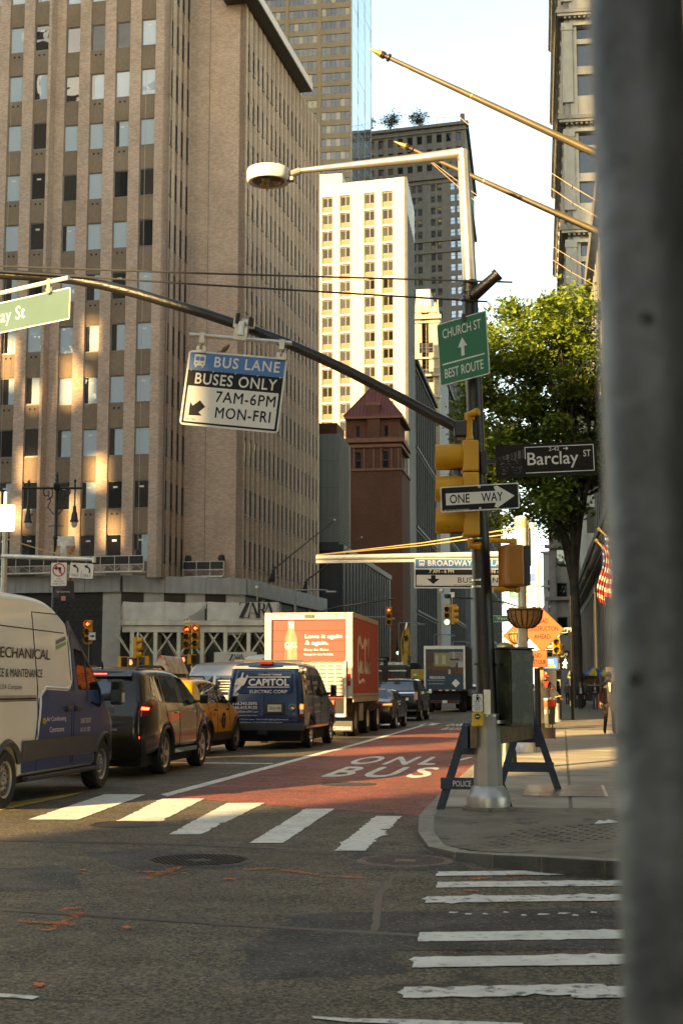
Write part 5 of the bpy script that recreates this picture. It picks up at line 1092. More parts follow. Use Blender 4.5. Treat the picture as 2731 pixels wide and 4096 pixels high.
# hanging baskets
COIR = mat('coir_liner', (.36, .20, .075), .9, noise=(14, .25), bump=(30, .6)); WIRE = mat('basket_iron', (.03, .025, .02), .5, .4)
def basket(label, c, r):
    t = thing('flower_basket', label, 'basket', c, group=None); v = []; n = 28; prof = [(.14, -1.0), (.5, -.93), (.78, -.72), (.94, -.42), (1.0, 0)]
    b = MB(); vs = []
    for i, (rr_, z) in enumerate(prof + [(.97, .14), (.6, .10), (0, .02)]):
        for k in range(n):
            wv = 1 + .03 * sin(k * 3.3 + i) - .03 * abs(cos(k * 2 * pi / n * 7)); zz_ = z * r * 1.02 + (.05 * r * sin(k * 1.9) if z > 0.05 else 0); vs.append((rr_ * r * .97 * wv * cos(2 * pi * k / n), rr_ * r * .97 * wv * sin(2 * pi * k / n), zz_))
    f = [(i * n + k, i * n + (k + 1) % n, (i + 1) * n + (k + 1) % n, (i + 1) * n + k) for i in range(7) for k in range(n)]
    b.add(vs, f, COIR, smooth=True).build('liner', t)
    for k in range(18): a_ = 2 * pi * k / 18; MB().tube([(rr_ * r * 1.02 * cos(a_), rr_ * r * 1.02 * sin(a_), z * r * 1.03) for rr_, z in prof], .012, 4, WIRE).build('bar', t)
    MB().tube([(r * 1.03 * cos(2 * pi * k / 24), r * 1.03 * sin(2 * pi * k / 24), 0) for k in range(25)], .016, 5, WIRE, caps=False).build('rim', t)
    return t
cb = at(1204 * K, 1402 * K, Y2 - .02); basket('half round wire basket with tan coir liner in front of the diamond sign', cb, .375)
cb = at(1191 * K, 1456 * K, 46); basket('smaller coir lined basket half hidden behind the second pole', cb, .33); t = thing('basket_post', 'dark post carrying the half hidden rear flower basket', 'street pole', (cb.x + .02, 46.02, .13)); MB().cyl((0, 0, 0), (0, 0, cb.z + .6), .08, .06, 10, POLE_B).build('shaft', t)
# orange signs on a wooden post
pw = Vector((at(1243 * K, 1600 * K, 39).x, 39, .13)); t = thing('sign_post', 'bare timber post nailed up with the orange work signs', 'post', pw); MB().box(-.055, .055, 0, .09, 0, at(1243 * K, 1440 * K, 39).z, mat('new_timber', (.52, .36, .18), .7, noise=(5, .15), streak=(8, .2))).build('post', t); MB().box(-.07, .07, -.02, .11, 0, .42, mat('brown_wrap', (.09, .05, .03), .7)).box(.06, .35, -.1, .2, 0, .3, mat('brown_wrap2', (.14, .09, .05), .8)).build('foot_block', t)
c_ = at(1244 * K, 1446 * K, 38.85); t = thing('work_sign', 'orange diamond ROAD CONSTRUCTION AHEAD sign partly behind the wire basket', 'sign', c_, group=None); R_ = .60
poly([(R_, 0), (0, R_), (-R_, 0), (0, -R_)], .008, SG_K).build('border', t); poly([(R_ - .02, 0), (0, R_ - .02), (-R_ + .02, 0), (0, -R_ + .02)], .002, SG_O, -.009).build('face', t)
text('ROAD', SG_K, t, (-.17, -.0125, .17), .34, .13, bold=.03); text('CONSTRUCTION', SG_K, t, (-.44, -.0125, -.04), .86, .13, bold=.03); text('AHEAD', SG_K, t, (-.22, -.0125, -.25), .44, .13, bold=.03)
c_ = at(1236 * K, 1513 * K, 38.8); t = sign('work_sign', 'square orange END DETOUR sign on the timber post', c_, .47, .46, SG_O, SG_K, r=.02, roll=radians(-1)); text('END', SG_K, t, (-.17, -.0105, .03), .25, .12, bold=.03); text('DETOUR', SG_K, t, (-.21, -.0105, -.15), .41, .12, bold=.03)
c_ = at(1179 * K, 1460 * K, 52); t = thing('work_sign', 'second orange diamond sign, only its corner showing left of the second pole', 'sign', c_); poly([(.4, 0), (0, .4), (-.4, 0), (0, -.4)], .008, SG_O).build('face', t); MB().box(-.04, .04, .001, .05, -c_.z + .13, 0, POLE_B).build('post', t)
# bus stop and other posts
def post(name, label, u, Y, ztop, r=.04, m=None, zb=.13, cat='street pole'):
    p = at(u, 2700, Y); t = thing(name, label, cat, (p.x, Y, zb)); MB().cyl((0, 0, 0), (0, 0, ztop - zb), r, r * .9, 10, m or POLE_B).build('shaft', t); return t
post('sign_post', 'black slim post standing behind the green cabinet', 2147, 33.4, 1.95, .075); post('sign_post', 'tall grey tube post between the second pole and the far tower', 2156, 44, at(2156, 2247, 44).z, .055, SILV)
SG_G2 = mat('sign_pale_green', (.25, .48, .36), .5); SG_B2 = mat('sign_navy', (.06, .13, .36), .5)
t = thing('bus_stop_sign', 'green and blue bus stop panels listing routes x27 and x28 behind the second pole', 'sign', at(2056, 2370, 41)); plate(.30, .17, .01, .006, SG_G, .0, .16).build('panel', t); plate(.33, .19, .01, .006, SG_G, .02, -.04).build('panel', t); text('x27', SG_W, t, (-.1, -.009, .105), .20, .09, bold=.02); text('x28', SG_W, t, (-.1, -.009, -.09), .21, .1, bold=.02)
for i, (z, h_, m) in enumerate(((.42, .24, SG_B2), (.13, .32, SG_G2), (-.16, .24, SG_W))): plate(.27, h_, .01, .006, m, .47, z).build('panel', t)
text('ay &', SG_K, t, (.42, -.009, -.13), .15, .06); text('St', SG_K, t, (.44, -.009, -.23), .07, .06); MB().cyl((.2, .05, -3.4), (.2, .05, .8), .04, n=8, m=POLE_B).build('post', t)
c_ = at(1164 * K, 1421 * K, 62); t = sign('street_name_sign', 'green Vesey St sign between the corner pole and the wire basket', c_, 1.35, .28, SG_G, SG_W, r=.02); text('Vesey St', SG_W, t, (-.45, -.0105, -.09), .9, .19, bold=.01)
c_ = at(1280 * K, 1448 * K, 58); t = sign('street_name_sign', 'small black Vesey ST sign right of the orange diamond sign', c_, .75, .19, SG_K, SG_W, r=.01); text('Vesey', SG_W, t, (-.27, -.0105, -.055), .40, .12, bold=.01); text('ST', SG_W, t, (.2, -.0105, 0), .1, .07)
c_ = at(1303 * K, 1447 * K, 58.4); t = sign('street_name_sign', 'second black Vesey sign end, the rightmost of the two', c_, .26, .18, SG_K, SG_W, r=.01); text('ey', SG_W, t, (-.1, -.0105, -.06), .12, .1, bold=.01); text('ST', SG_W, t, (.04, -.0105, 0), .06, .06)
c_ = at(1271 * K, 1506 * K, 62); t = sign('street_name_sign', 'tiny black Fulton sign far down the right pavement', at(1270 * K, 1504 * K, 110), .9, .22, SG_K, None, r=.01); text('Fulton', SG_W, t, (-.38, -.009, -.07), .6, .14, bold=.01)
for (x, y, Y, w_, lab) in ((1258, 1484, 56, .36, 'small black one way sign under the diamond sign'), (1264, 1504, 64, .60, 'black one way sign right of the END DETOUR sign')):
    t = sign('one_way_sign', lab, at(x * K, y * K, Y), w_, .26, SG_K, SG_W, r=.015); text('WAY', SG_W, t, (-.05 if w_ < .5 else .05, -.0105, -.07), .2, .13, bold=.01)
t = thing('display_screen', 'small lit advertising screen on a kiosk beside the END DETOUR sign', 'screen', at(1262 * K, 1523 * K, 60)); MB().box(-.36, .36, 0, .1, -.28, .28, FRM_D).build('housing', t); MB().box(-.31, .31, -.01, -.001, -.22, .22, mat('screen_blue', (.02, .05, .15), .3, emit=((.04, .12, .4), .8))).box(-.2, .2, -.014, -.011, -.18, -.08, mat('screen_yellow', (.6, .45, .03), .3, emit=((1, .75, .05), .5))).box(-.15, .15, -.014, -.011, -.02, .15, mat('screen_pink', (.5, .3, .3), .3, emit=((.7, .45, .4), .4))).build('screen', t); MB().box(-.25, .25, .01, .2, -2.6, -.28, FRM_D).build('kiosk_post', t)
# pedestrian walk symbol and small green signal on the right
t = thing('pedestrian_signal', 'black pedestrian signal showing a white walking figure above the far pavement', 'traffic light', at(1296 * K, 1524 * K, 62)); MB().box(-.22, .22, 0, .2, -.25, .25, FRM_D).build('housing', t)
b = MB(); b.lathe([(0, 0), (.035, 0)], 8, LWH, T(.02, -.012, .16) @ Rx(pi / 2)); poly([(-.03, .11), (.05, .12), (.05, .0), (-.03, -.01)], .003, LWH, -.01, b); poly([(-.03, 0), (.02, 0), (-.05, -.19), (-.09, -.17)], .003, LWH, -.01, b); poly([(.0, 0), (.05, 0), (.08, -.19), (.04, -.19)], .003, LWH, -.01, b); poly([(-.03, .1), (-.1, .0), (-.07, -.02), (-.02, .05)], .003, LWH, -.01, b); poly([(.04, .1), (.12, .03), (.1, .0), (.04, .05)], .003, LWH, -.01, b); b.build('walking_figure', t); MB().cyl((.3, .1, -3.9), (.3, .1, 2.9), .07, n=8, m=POLE_B).build('post', t)
signal('traffic signal with green light beside the small Vesey signs', at(1276 * K, 1448 * K, 60), .1, lit={0: 'g'}, s=.9); signal('small amber cased signal hanging below the green light at the right', at(1283 * K, 1478 * K, 64), 1.2, s=.8)
# --- signals further down, left to right
G3 = 'yellow traffic signals across the junction'
def spost(u, Y, v0, v1=None, r=.05, m=None, lab=''): return post('signal_post', lab, u, Y, at(u, v0, Y).z, r, m or SILV, 0.0)
signal('yellow signal with red left arrow standing behind the white van nose', at(203 * K, 1424 * K, 62), 0, lit={0: 'r'}, sym='left', s=1.0); t = post('signal_post', 'dark post under the signal behind the white van', 206 * K, 62.3, at(206 * K, 1440 * K, 62).z, .07, POLE_B, 0); c_ = at(212 * K, 1461 * K, 61.8); t = sign('one_way_sign', 'tiny white arrow sign under the signal behind the white van', c_, .35, .38, SG_W, SG_K, r=.02); poly([(-.1, -.03), (.03, -.03), (.03, -.08), (.13, 0), (.03, .08), (.03, .03), (-.1, .03)], .002, SG_K, -.0095).build('arrow', t)
signal('yellow signal showing a red bicycle, left one of the pair by the shed', at(430 * K, 1436 * K, 66), 0, lit={0: 'r'}, sym='bike', s=1.02); signal('yellow signal showing a red left arrow, right one of the pair by the shed', at(450 * K, 1434 * K, 66), 0, lit={0: 'r'}, sym='left', s=1.02)
t = spost(441 * K, 66.4, 1432 * K, lab='grey signal post between the bicycle and left arrow signals'); MB().box(-.36, .36, -.3, -.2, t.get('z', 0) + at(441 * K, 1490 * K, 66).z, at(441 * K, 1487 * K, 66).z, YEL).box(-.3, .3, -.28, -.22, at(441 * K, 1434 * K, 66).z, at(441 * K, 1430 * K, 66).z, YEL).build('bracket', t)
def pedsig(label, c, rz, hand=True, m=YEL):
    t = thing('pedestrian_signal', label, 'traffic light', c, rz); MB().box(-.23, .23, 0, .2, -.23, .23, m).build('housing', t, bev=.02); MB().box(-.19, .19, -.03, -.001, -.19, .19, FRM_D).build('face', t)
    if hand:
        b = MB(); plate(.11, .13, .03, .003, LRW, -.08, -.05, b, -.032)
        for k in range(4): plate(.02, .10, .008, .003, LRW, -.12 + k * .027, .06, b, -.032)
        plate(.02, .09, .008, .003, LRW, -.005, -.02, b, -.032); b.build('hand_symbol', t)
    return t
pedsig('pedestrian signal with red hand under the bicycle signal', at(425 * K, 1515 * K, 66.2), .2); pedsig('side turned pedestrian signal right of the red hand under the arrow signal', at(445 * K, 1514 * K, 66.3), 1.2, False)
pedsig('pedestrian signal with red hand above the dark car roof at left', at(305 * K, 1521 * K, 60), .1); pedsig('yellow pedestrian signal box turned away, leftmost above the dark car', at(287 * K, 1520 * K, 60.3), 1.0, False); pedsig('yellow pedestrian signal box turned away, right of the left post', at(329 * K, 1519 * K, 60.2), -.9, False)
signal('yellow signal turned sideways on the post above the left pedestrian signals', at(317 * K, 1463 * K, 60), pi / 2, s=.86); spost(316 * K, 60.4, 1450 * K, lab='grey post carrying the sideways signal left of the shed')
t = signal('yellow signal with red left arrow hanging over the avenue beyond the red truck', at(893 * K, 1394 * K, 84), 0, lit={0: 'r'}, sym='left'); p = at(893 * K, 1372 * K, 84) - t.location; MB().cyl((0, .1, 0), (0, .1, .45), .025, n=6, m=POLE_B).tube([(-5.5, .1, -.55), (-3, .1, .05), (0, .1, .45), (.3, .1, .5)], .045, 8, POLE_B).build('mast_arm', t)
signal('yellow signal peeking over the top edge of the red truck', at(802 * K, 1405 * K, 88), 0, lit={0: 'r'}, sym='left')
t = signal('yellow signal with green light hanging over the bus lane', at(1026 * K, 1392 * K, 80), 0, lit={2: 'g'}); MB().box(-.1, .55, .02, .1, .02, .1, YEL).cyl((.2, .1, .1), (.2, .1, .5), .03, n=6, m=POLE_B).tube([(.0, .1, .55), (1.5, .1, .42), (3.2, .1, .2), (5, .1, -.4)], .05, 8, POLE_B).lathe([(0, 0), (.2, .05), (.22, .25), (.0, .3)], 10, POLE_B, T(.05, .1, .42)).build('mast_arm', t)
signal('yellow signal turned sideways next to the green one over the bus lane', at(1043 * K, 1391 * K, 80), pi / 2, s=.98)
t = thing('sensor_box', 'small white sensor box above the green signal over the bus lane', 'sensor', at(1037 * K, 1366 * K, 80)); MB().box(-.14, .14, 0, .12, -.14, .14, WHTM).cyl((0, .05, -.7), (0, .05, -.14), .02, n=6, m=WHTM).build('housing', t); t = thing('dome_camera', 'little dome camera hanging under the Broadway sign', 'camera', at(1013 * K, 1357 * K, 80)); MB().lathe([(0, .12), (.13, .1), (.14, 0), (.1, -.1), (0, -.13)], 10, WHTM).build('dome', t)
signal('black signal with a green light far down the avenue', at(914 * K, 1475 * K, 120), 0, lit={2: 'g'}, m=FRM_D, s=1.0)
c_ = at(916 * K, 1513 * K - 0, 118); t = sign('street_name_sign', 'dark Fulton street sign far down the avenue beside the excavator boom', at(880 * K, 1513 * K, 118), 1.0, .3, SG_K, None, r=.01); t.location = at(879 * K, 1513 * K, 118); text('Fulton', SG_W, t, (-.4, -.009, -.1), .68, .18, bold=.01)
# --- street lamps in a row
LAMPM = mat('lamp_grey', (.24, .25, .26), .45, .5)
def street_lamp(u0, u1, v, Y, lab, zb=0.):
    p = at(u0, v, Y); q = at(u1, v, Y); t = thing('street_lamp', lab, 'street lamp', (p.x, Y, zb), group='grey arm lamps along the avenue'); H_ = p.z - zb; w_ = q.x - p.x
    MB().cyl((0, 0, 0), (0, 0, H_), .09, .06, 8, LAMPM).build('shaft', t); MB().tube([(-.02, 0, H_), (w_ * .7, 0, H_ - .02), (w_ * .8, 0, H_ - .05)], .045, 6, LAMPM).build('arm', t); MB().box(w_ * .75, w_, -.13, .13, H_ - .2, H_ - .08, LAMPM).build('head', t, bev=.03)
street_lamp(678 * K, 772 * K, 1355 * K, 88, 'grey arm street lamp rising behind the pavement shed')
Z4 = lambda x, y: (1400 + x * .3827, 2200 + y * .3827)
for x0, x1, y, Y, lab in ((148, 470, 700, 100, 'grey arm street lamp just right of the red truck top'), (508, 775, 760, 115, 'grey arm street lamp above the excavator boom'), (878, 1092, 880, 135, 'grey arm street lamp above the box truck'), (1070, 1250, 958, 155, 'faint grey arm street lamp right above the box truck')): street_lamp(Z4(x0, y)[0], Z4(x1, y)[0], Z4(0, y)[1], Y, lab)
# --- ornate lamp at the left
YO = 60.; p = at(120 * K, 2750, YO); bo = Vector((p.x, YO, 0)); LO = lambda x, y: at(x * K, y * K, YO) - bo
t = thing('ornate_lamp', 'black ornamental twin lantern lamp post with scrolls and two banners at the left', 'street lamp', bo); PB = mat('cast_black', (.02, .02, .018), .4, .4); zo = lambda y: LO(120, y).z
MB().lathe([(.3, 0), (.28, .8), (.12, 1.2), (.09, zo(1300)), (.085, zo(1240)), (.13, zo(1235)), (.075, zo(1228)), (.07, zo(1130)), (.1, zo(1126)), (.16, zo(1120)), (.17, zo(1112)), (.07, zo(1106)), (.09, zo(1102)), (.05, zo(1096)), (.075, zo(1092)), (0, zo(1082))], 12, PB).build('shaft', t)
MB().cyl(LO(52, 1121) * 1, LO(190, 1121) * 1, .05, n=8, m=PB).build('cross_arm', t)
for s in (-1, 1):
    b = MB(); pts = []
    for k in range(26):
        a_ = -pi / 2 + k * .36 * 1.0; r_ = .33 * (1 - k / 32.); pts.append((s * (.44 - r_ * cos(a_) * .9) , 0, zo(1131) + r_ * sin(a_)))
    b.tube(pts, .028, 5, PB); b.tube([(s * .1, 0, zo(1182)), (s * .40, 0, zo(1165)), (s * .28, 0, zo(1150)), (s * .42, 0, zo(1135))], .026, 5, PB); b.build('scroll', t)
    x = LO(120 + s * 53, 1121).x; zt_ = zo(1121)
    lt = MB().cyl((x, 0, zt_), (x, 0, zo(1165)), .035, n=6, m=PB).lathe([(.0, zo(1163)), (.07, zo(1163)), (.09, zo(1176)), (.13, zo(1182)), (.16, zo(1194)), (.20, zo(1198)), (.19, zo(1200)), (0, zo(1199))], 14, PB, T(x, 0, 0)).build('lantern', t)
    MB().lathe([(.15, zo(1200)), (.14, zo(1206)), (.07, zo(1212)), (0, zo(1213))], 12, mat('lantern_glass', (.62, .58, .46), .15), T(x, 0, 0)).build('globe', lt)
    MB().lathe([(.05, 0), (.03, .2), (.07, .3), (0, .42)], 8, PB, T(x, 0, zt_)).build('finial', t)
MB().cyl((-.35, 0, zo(1208)), (.35, 0, zo(1208)), .02, n=5, m=PB).build('ladder_rest', t)
def banner(x0, x1, y0, y1, ms, nm):
    b = MB(); n = 10; mm = 7; v = []
    for i in range(n + 1):
        for j in range(mm + 1):
            f, g = i / n, j / mm; p = LO(x0 + (x1 - x0) * f, y0 + (y1 - y0) * g); v.append((p.x, -.1 + .07 * sin(f * 5 + g * 4), p.z))
    for i in range(n):
        for j in range(mm): b.add([v[i * (mm + 1) + j], v[i * (mm + 1) + j + 1], v[(i + 1) * (mm + 1) + j + 1], v[(i + 1) * (mm + 1) + j]], [(0, 1, 2, 3)], ms(i, j), smooth=False)
    b.build(nm, t)
bw_ = mat('banner_white', (.66, .62, .52), .6); bo_ = mat('banner_print_orange', (.42, .15, .05), .6); bt_ = mat('banner_print_skin', (.45, .28, .17), .6); bk_ = mat('banner_black', (.05, .035, .03), .6)
banner(128, 175, 1232, 1283, lambda i, j: bw_ if (j < 3 or (3 <= i <= 5)) and not (i < 2 and j > 2) else (bt_ if (i * 7 + j * 3) % 4 else bo_), 'banner')
banner(124, 172, 1318, 1374, lambda i, j: bk_ if j > 1 else (bo_ if (i + j) % 3 else bk_), 'lower_banner')
p = LO(140, 1362); text('ONLY DOWNTOWN', bw_, t, (p.x - .1, -.25, p.z), .6, .07, name='banner_lettering'); plate(.2, .2, .02, .01, mat('banner_badge', (.6, .2, .15), .5), p.x + .22, p.z - .25, y=-.24).build('banner_badge', t)
# --- sign arm with turn signs, at the left edge
YS = 42.; t = thing('sign_arm_pole', 'silver pole at the left edge with a long white arm reaching right', 'street pole', (at(6, 2700, YS).x, YS, 0)); o_ = t.location
MB().cyl((0, 0, 0), (0, 0, at(6, 2100, YS).z), .10, .085, 12, SILV).build('shaft', t); a_ = at(10, 1277.5 * K, YS) - o_; c_ = at(219 * K, 1285.5 * K, YS) - o_; a_.y = c_.y = -.05; MB().cyl(a_, c_, .075, .06, 10, WHTM).build('arm', t); MB().box(c_.x - .05, c_.x + .02, -.13, .03, c_.z - .09, c_.z + .09, WHTM).build('arm_cap', t)
g0 = at(12, 1235 * K, YS) - o_; g0.y = -.05; MB().tube([g0, (g0 + c_) / 2 + Vector((0, 0, -.1)), c_], .018, 5, mat('guy_yellow', (.5, .35, .15))).build('guy_wire', t)
t = sign('turn_sign', 'white no left turn sign FOR VEHICLES OVER 33 FT hanging from the left sign arm', at(136 * K, 1319 * K, YS - .1), .54, .75, SG_W, SG_K, r=.03)
plate(.50, .71, .02, .001, SG_W, y=-.0095).build('inner_face', t)
poly([(-.02, -.02 + .0), (-.02, .10), (-.1, .10), (-.1, .06), (-.19, .13), (-.1, .20), (-.1, .16), (.04, .16), (.04, -.02)], .001, SG_K, -.011).build('arrow', t, (.03, 0, .06)); b = MB(); b.lathe([(.17, 0), (.21, 0), (.21, .002), (.17, .002)], 28, SG_R, T(0, -.0125, .135) @ Rx(pi / 2)); poly([(-.13, .27), (-.10, .30), (.13, .0), (.10, -.03)], .002, SG_R, -.0125, b); b.build('ban_ring', t)
for i, (s_, w_) in enumerate((('FOR', .13), ('VEHICLES', .30), ('OVER 33 FT', .40))): text(s_, SG_K, t, (-w_ / 2, -.0125, -.16 - i * .08), w_, .052, bold=.004)
t = sign('turn_sign', 'white double left turn ONLY ONLY sign beside the no left turn sign', at(188 * K, 1311 * K, YS - .1), .79, .50, SG_W, SG_K, rz=0, roll=radians(4), r=.03); plate(.75, .46, .02, .001, SG_W, y=-.0095).build('inner_face', t); plate(.012, .2, .002, .001, SG_K, 0.0, -.1, y=-.011).build('divider', t)
for x in (-.19, .19):
    b = MB(); pts = [(x + .07, -.0), (x + .07, .04), (x + .045, .09), (x - .02, .125)]; b.tube([(a, -.0125, c) for a, c in [(x + .07, -.06)] + pts], .022, 4, SG_K); poly([(x - .12, .17), (x + .01, .18), (x - .05, .08)], .001, SG_K, -.0115, b); b.build('arrow', t); text('ONLY', SG_K, t, (x - .13, -.0125, -.18), .25, .08, bold=.008)
YN = 31.; t = sign('security_sign', 'white blue lettered security camera sign cut by the left edge', at(8 * K, 1190 * K, YN), .58, .62, SG_W, None, r=.05); NV = mat('print_navy', (.03, .06, .22), .5)
for s_, x0, z, w_, h_, in (('NYPD', -.23, .15, .42, .1), ('SECURITY', -.26, -.06, .48, .08), ('CAMERA', -.22, -.18, .40, .08), ('AREA', -.06, -.25, .15, .03)): text(s_, NV, t, (x0, -.0085, z), w_, h_, bold=.02)
MB().cyl((-.1, .03, -4.5), (-.1, .03, .62), .035, n=8, m=GALV).lathe([(0, .3), (.06, .28), (.06, .0), (.0, -.02)], 10, GALV, T(.05, .03, .32)).build('post', t)
# --- long gilded flagpoles at the right
GILT = mat('gilt', (.70, .47, .15), .3, .85); BRZ = mat('flagpole_bronze', (.095, .078, .045), .45, .3, noise=(3, .15))
for (u0, v0, u1, v1, Y, lab) in ((1553, 230, 2420, 632, 28, 'upper long bronze flagpole with gilded spear tip slanting from the right edge'), (1647, 597, 2440, 950, 32.8, 'lower long bronze flagpole with gilded spear tip passing behind the lamp pole')):
    tip = at(u0, v0, Y); q = at(u1, v1, Y); d_ = (q - tip); root = tip + d_ * ((3.55 - tip.x) / d_.x); t = thing('gilded_flagpole', lab, 'flagpole', root, group=None); v_ = tip - root; Lf = v_.length; Mx = v_.to_track_quat('Z', 'Y').to_matrix().to_4x4()
    MB().lathe([(.095, 0), (.09, Lf * .3), (.068, Lf * .65), (.045, Lf)], 12, BRZ, Mx).build('pole', t)
    for f in (.36, .56, .75): r_ = .09 - .045 * f; MB().lathe([(r_, -.03), (r_ + .006, -.02), (r_ + .006, .02), (r_, .03)], 12, GILT, Mx @ T(0, 0, Lf * f)).build('collar', t)
    MB().lathe([(.05, -.02), (.085, -.01), (.085, .03), (.05, .045), (.05, .10), (.075, .11), (.08, .15), (.05, .17)], 12, mat('bronze_dark', (.05, .035, .025), .4, .6), Mx @ T(0, 0, Lf - .02)).build('truck', t); MB().lathe([(.05, .0), (.085, .02), (.07, .06), (0, .36)], 12, GILT, Mx @ T(0, 0, Lf + .14)).build('spear_tip', t)
    for k, sg in enumerate((.5, .9)):
        a_ = v_ * .97; c_ = v_ * .12 + Vector((0, 0, -1.15 - .25 * k)); MB().tube([a_ + (c_ - a_) * f + Vector((0, 0, -sg * .5 * sin(pi * f))) for f in (0, .15, .3, .45, .6, .75, .9, 1)], .006, 4, mat('halyard', (.55, .40, .26), .6)).build('halyard', t)
        m_ = a_ + (c_ - a_) * .6 + Vector((0, 0, -sg * .5 * sin(pi * .6) - .06)); MB().cyl(m_, m_ + Vector((0, 0, .1)), .01, n=5, m=FRM_D).build('snap_hook', t)
    MB().lathe([(.2, -.1), (.2, .0), (.12, .1)], 12, BRZ, Mx).build('socket', t)
# --- flags
RED = mat('flag_red', (.50, .05, .035), .7); WHF = mat('flag_white', (.72, .68, .60), .7); BLF = mat('flag_blue', (.03, .045, .16), .7)
def flag(u0, v0, u1, v1, Y, fx0, fx1, fy0, fy1, lab):
    a_ = at(u1, v1, Y); q = at(u0, v0, Y); a_ = q + (a_ - q) * 2.2; t = thing('national_flag', lab, 'flag', a_); MB().cyl((0, 0, 0), q - a_, .04, .03, 8, GILT).build('pole', t); MB().lathe([(0, -.08), (.08, 0), (0, .08)], 10, GILT, Matrix.Translation(q - a_)).build('finial', t)
    b = MB(); n, m_ = 26, 14; P = lambda i, j: at(fx0 + (fx1 - fx0) * j / m_ + 12 * sin(i * .22), fy0 + (fy1 - fy0) * i / n - 26 * (j / m_) * (1 - .3 * i / n) + 34 * (j / m_), Y + .12 * sin(j * 1.3 + i * .2)) - a_
    v = [P(i, j) for i in range(n + 1) for j in range(m_ + 1)]
    for i in range(n):
        for j in range(m_): b.add([v[i * (m_ + 1) + j], v[i * (m_ + 1) + j + 1], v[(i + 1) * (m_ + 1) + j + 1], v[(i + 1) * (m_ + 1) + j]], [(0, 3, 2, 1)], BLF if (i < 12 and j < 6 and not (i % 3 == 1 and j % 2 == 1)) else (WHF if (i < 12 and j < 6) else (RED if (i // 2) % 2 == 0 else WHF)), smooth=True)
    b.build('cloth', t)
Z3 = lambda x, y: (1600 + x * .574, 1900 + y * .574)
flag(*Z3(1382, 378), *Z3(1465, 450), 53, *[Z3(1412, 0)[0], Z3(1520, 0)[0]], *[Z3(0, 420)[1], Z3(0, 840)[1]], 'upper stars and stripes flag hanging beside the foreground pole'); flag(*Z3(1365, 457), *Z3(1410, 505), 50, *[Z3(1390, 0)[0], Z3(1440, 0)[0]], *[Z3(0, 480)[1], Z3(0, 880)[1]], 'lower narrow stars and stripes flag hanging at the left of its pair')
# --- foreground pole
a_ = at(2706, 4096, .86); c_ = at(2542, 0, .86); d_ = (c_ - a_) / (c_.z - a_.z); a0 = a_ - d_ * (a_.z - hz(1, 1.6)); t = thing('galvanised_post', 'blurred galvanised post very close to the lens along the right edge', 'post', a0)
GPOST = mat('weathered_post', (.15, .155, .16), .5, .2, noise=(14, .5), bump=(60, .2), dirt=((.035, .032, .028), 22, .66)); MB().cyl((0, 0, 0), d_ * 3.4, .0305, n=32, m=GPOST).build('shaft', t)
for z, an in ((1.37, 4.1), (1.58, 4.6), (1.83, 4.7)): MB().lathe([(.004, 0), (.003, .003), (0, .0035)], 8, FRM_D, Matrix.Translation(d_ * z) @ Rz(an) @ T(.0302, 0, 0) @ Ry(pi / 2)).build('rivet', t)
# green dome box and litter
p = at(1160 * K, 1700 * K, 24); t = thing('alarm_box', 'dark green domed alarm post just behind the control cabinet', 'alarm box', (at(1159 * K, 1480 * K, 24).x, 24, .13)); zt_ = at(2020, 2600, 24).z - .13; MB().lathe([(.18, 0), (.16, .3), (.11, .5), (.11, zt_ - .2), (.16, zt_ - .05)], 14, GRN).build('post', t); MB().lathe([(.165, zt_ - .05), (.16, zt_), (.13, zt_ + .08), (.07, zt_ + .12), (0, zt_ + .135)], 18, GRN).build('dome', t)
for x, y, s, lab in ((1400, 1892, .09, 'crumpled pale paper scrap on the pavement near the foreground post'), (1380, 1893, .07, 'thin flat paper scrap on the pavement left of the crumpled one')):
    p = gp(x, y, .13); t = tag(MB().add([(-s, -.03, .005), (s * .7, -.05, .012), (s, .03, .02), (-.02, .05, .035), (-s * .8, .03, .01)], [(0, 1, 3), (1, 2, 3), (0, 3, 4)], mat('paper', (.7, .66, .58), .8)).build('paper_scrap', None, (p[0], p[1], hz(*p))), lab, 'litter')
# ---------------------------------------------------------------- vehicles (local frame: x right, y forward from the tail, z up)
def paint(name, col, metal=0., rough=.28, dirt=None): return mat(name, col, rough, metal, noise=(1.5, .05), coat=.35, spec=.35, dirt=dirt)
RUB = mat('tyre_rubber', (.022, .021, .02), .8, noise=(9, .2), bump=(40, .2)); ALLOY = mat('alloy', (.50, .48, .45), .28, .85); STEELW = mat('wheel_steel', (.38, .36, .33), .4, .6); TRIM = mat('black_trim', (.025, .025, .026), .55, bump=(60, .1)); SEAM = mat('seam_black', (.006, .006, .006), .9)
CGL = glass('car_glass', (.010, .011, .011), (.03, .03, .03), .3, .09, wave=.02); CHR = mat('chrome', (.65, .63, .6), .12, 1.); TAILR = mat('tail_red', (.25, .012, .01), .15, coat=.5); TAILL = mat('tail_lit', (.5, .03, .02), .2, emit=((1, .06, .03), 3.)); AMB = mat('amber_lens', (.6, .2, .02), .2); CLR = mat('clear_lens', (.5, .48, .44), .15); UNDER = mat('underbody', (.015, .014, .013), .85); LETW = mat('vinyl_white', (.72, .70, .66), .4); LETK = mat('vinyl_black', (.02, .02, .02), .4)
def arc_bottom(z0, wheels, ya, yb, n=9):
    p = [(ya, z0)]
    for yc, zc, r in wheels:
        h = max(0, z0 - zc); dx = sqrt(r * r - h * h); a0 = atan2(h, -dx); a1 = atan2(h, dx)
        for k in range(n + 1):
            a = a0 + (a1 - a0) * k / n; p.append((yc + r * cos(a), zc + r * sin(a)))
    return p + [(yb, z0)]
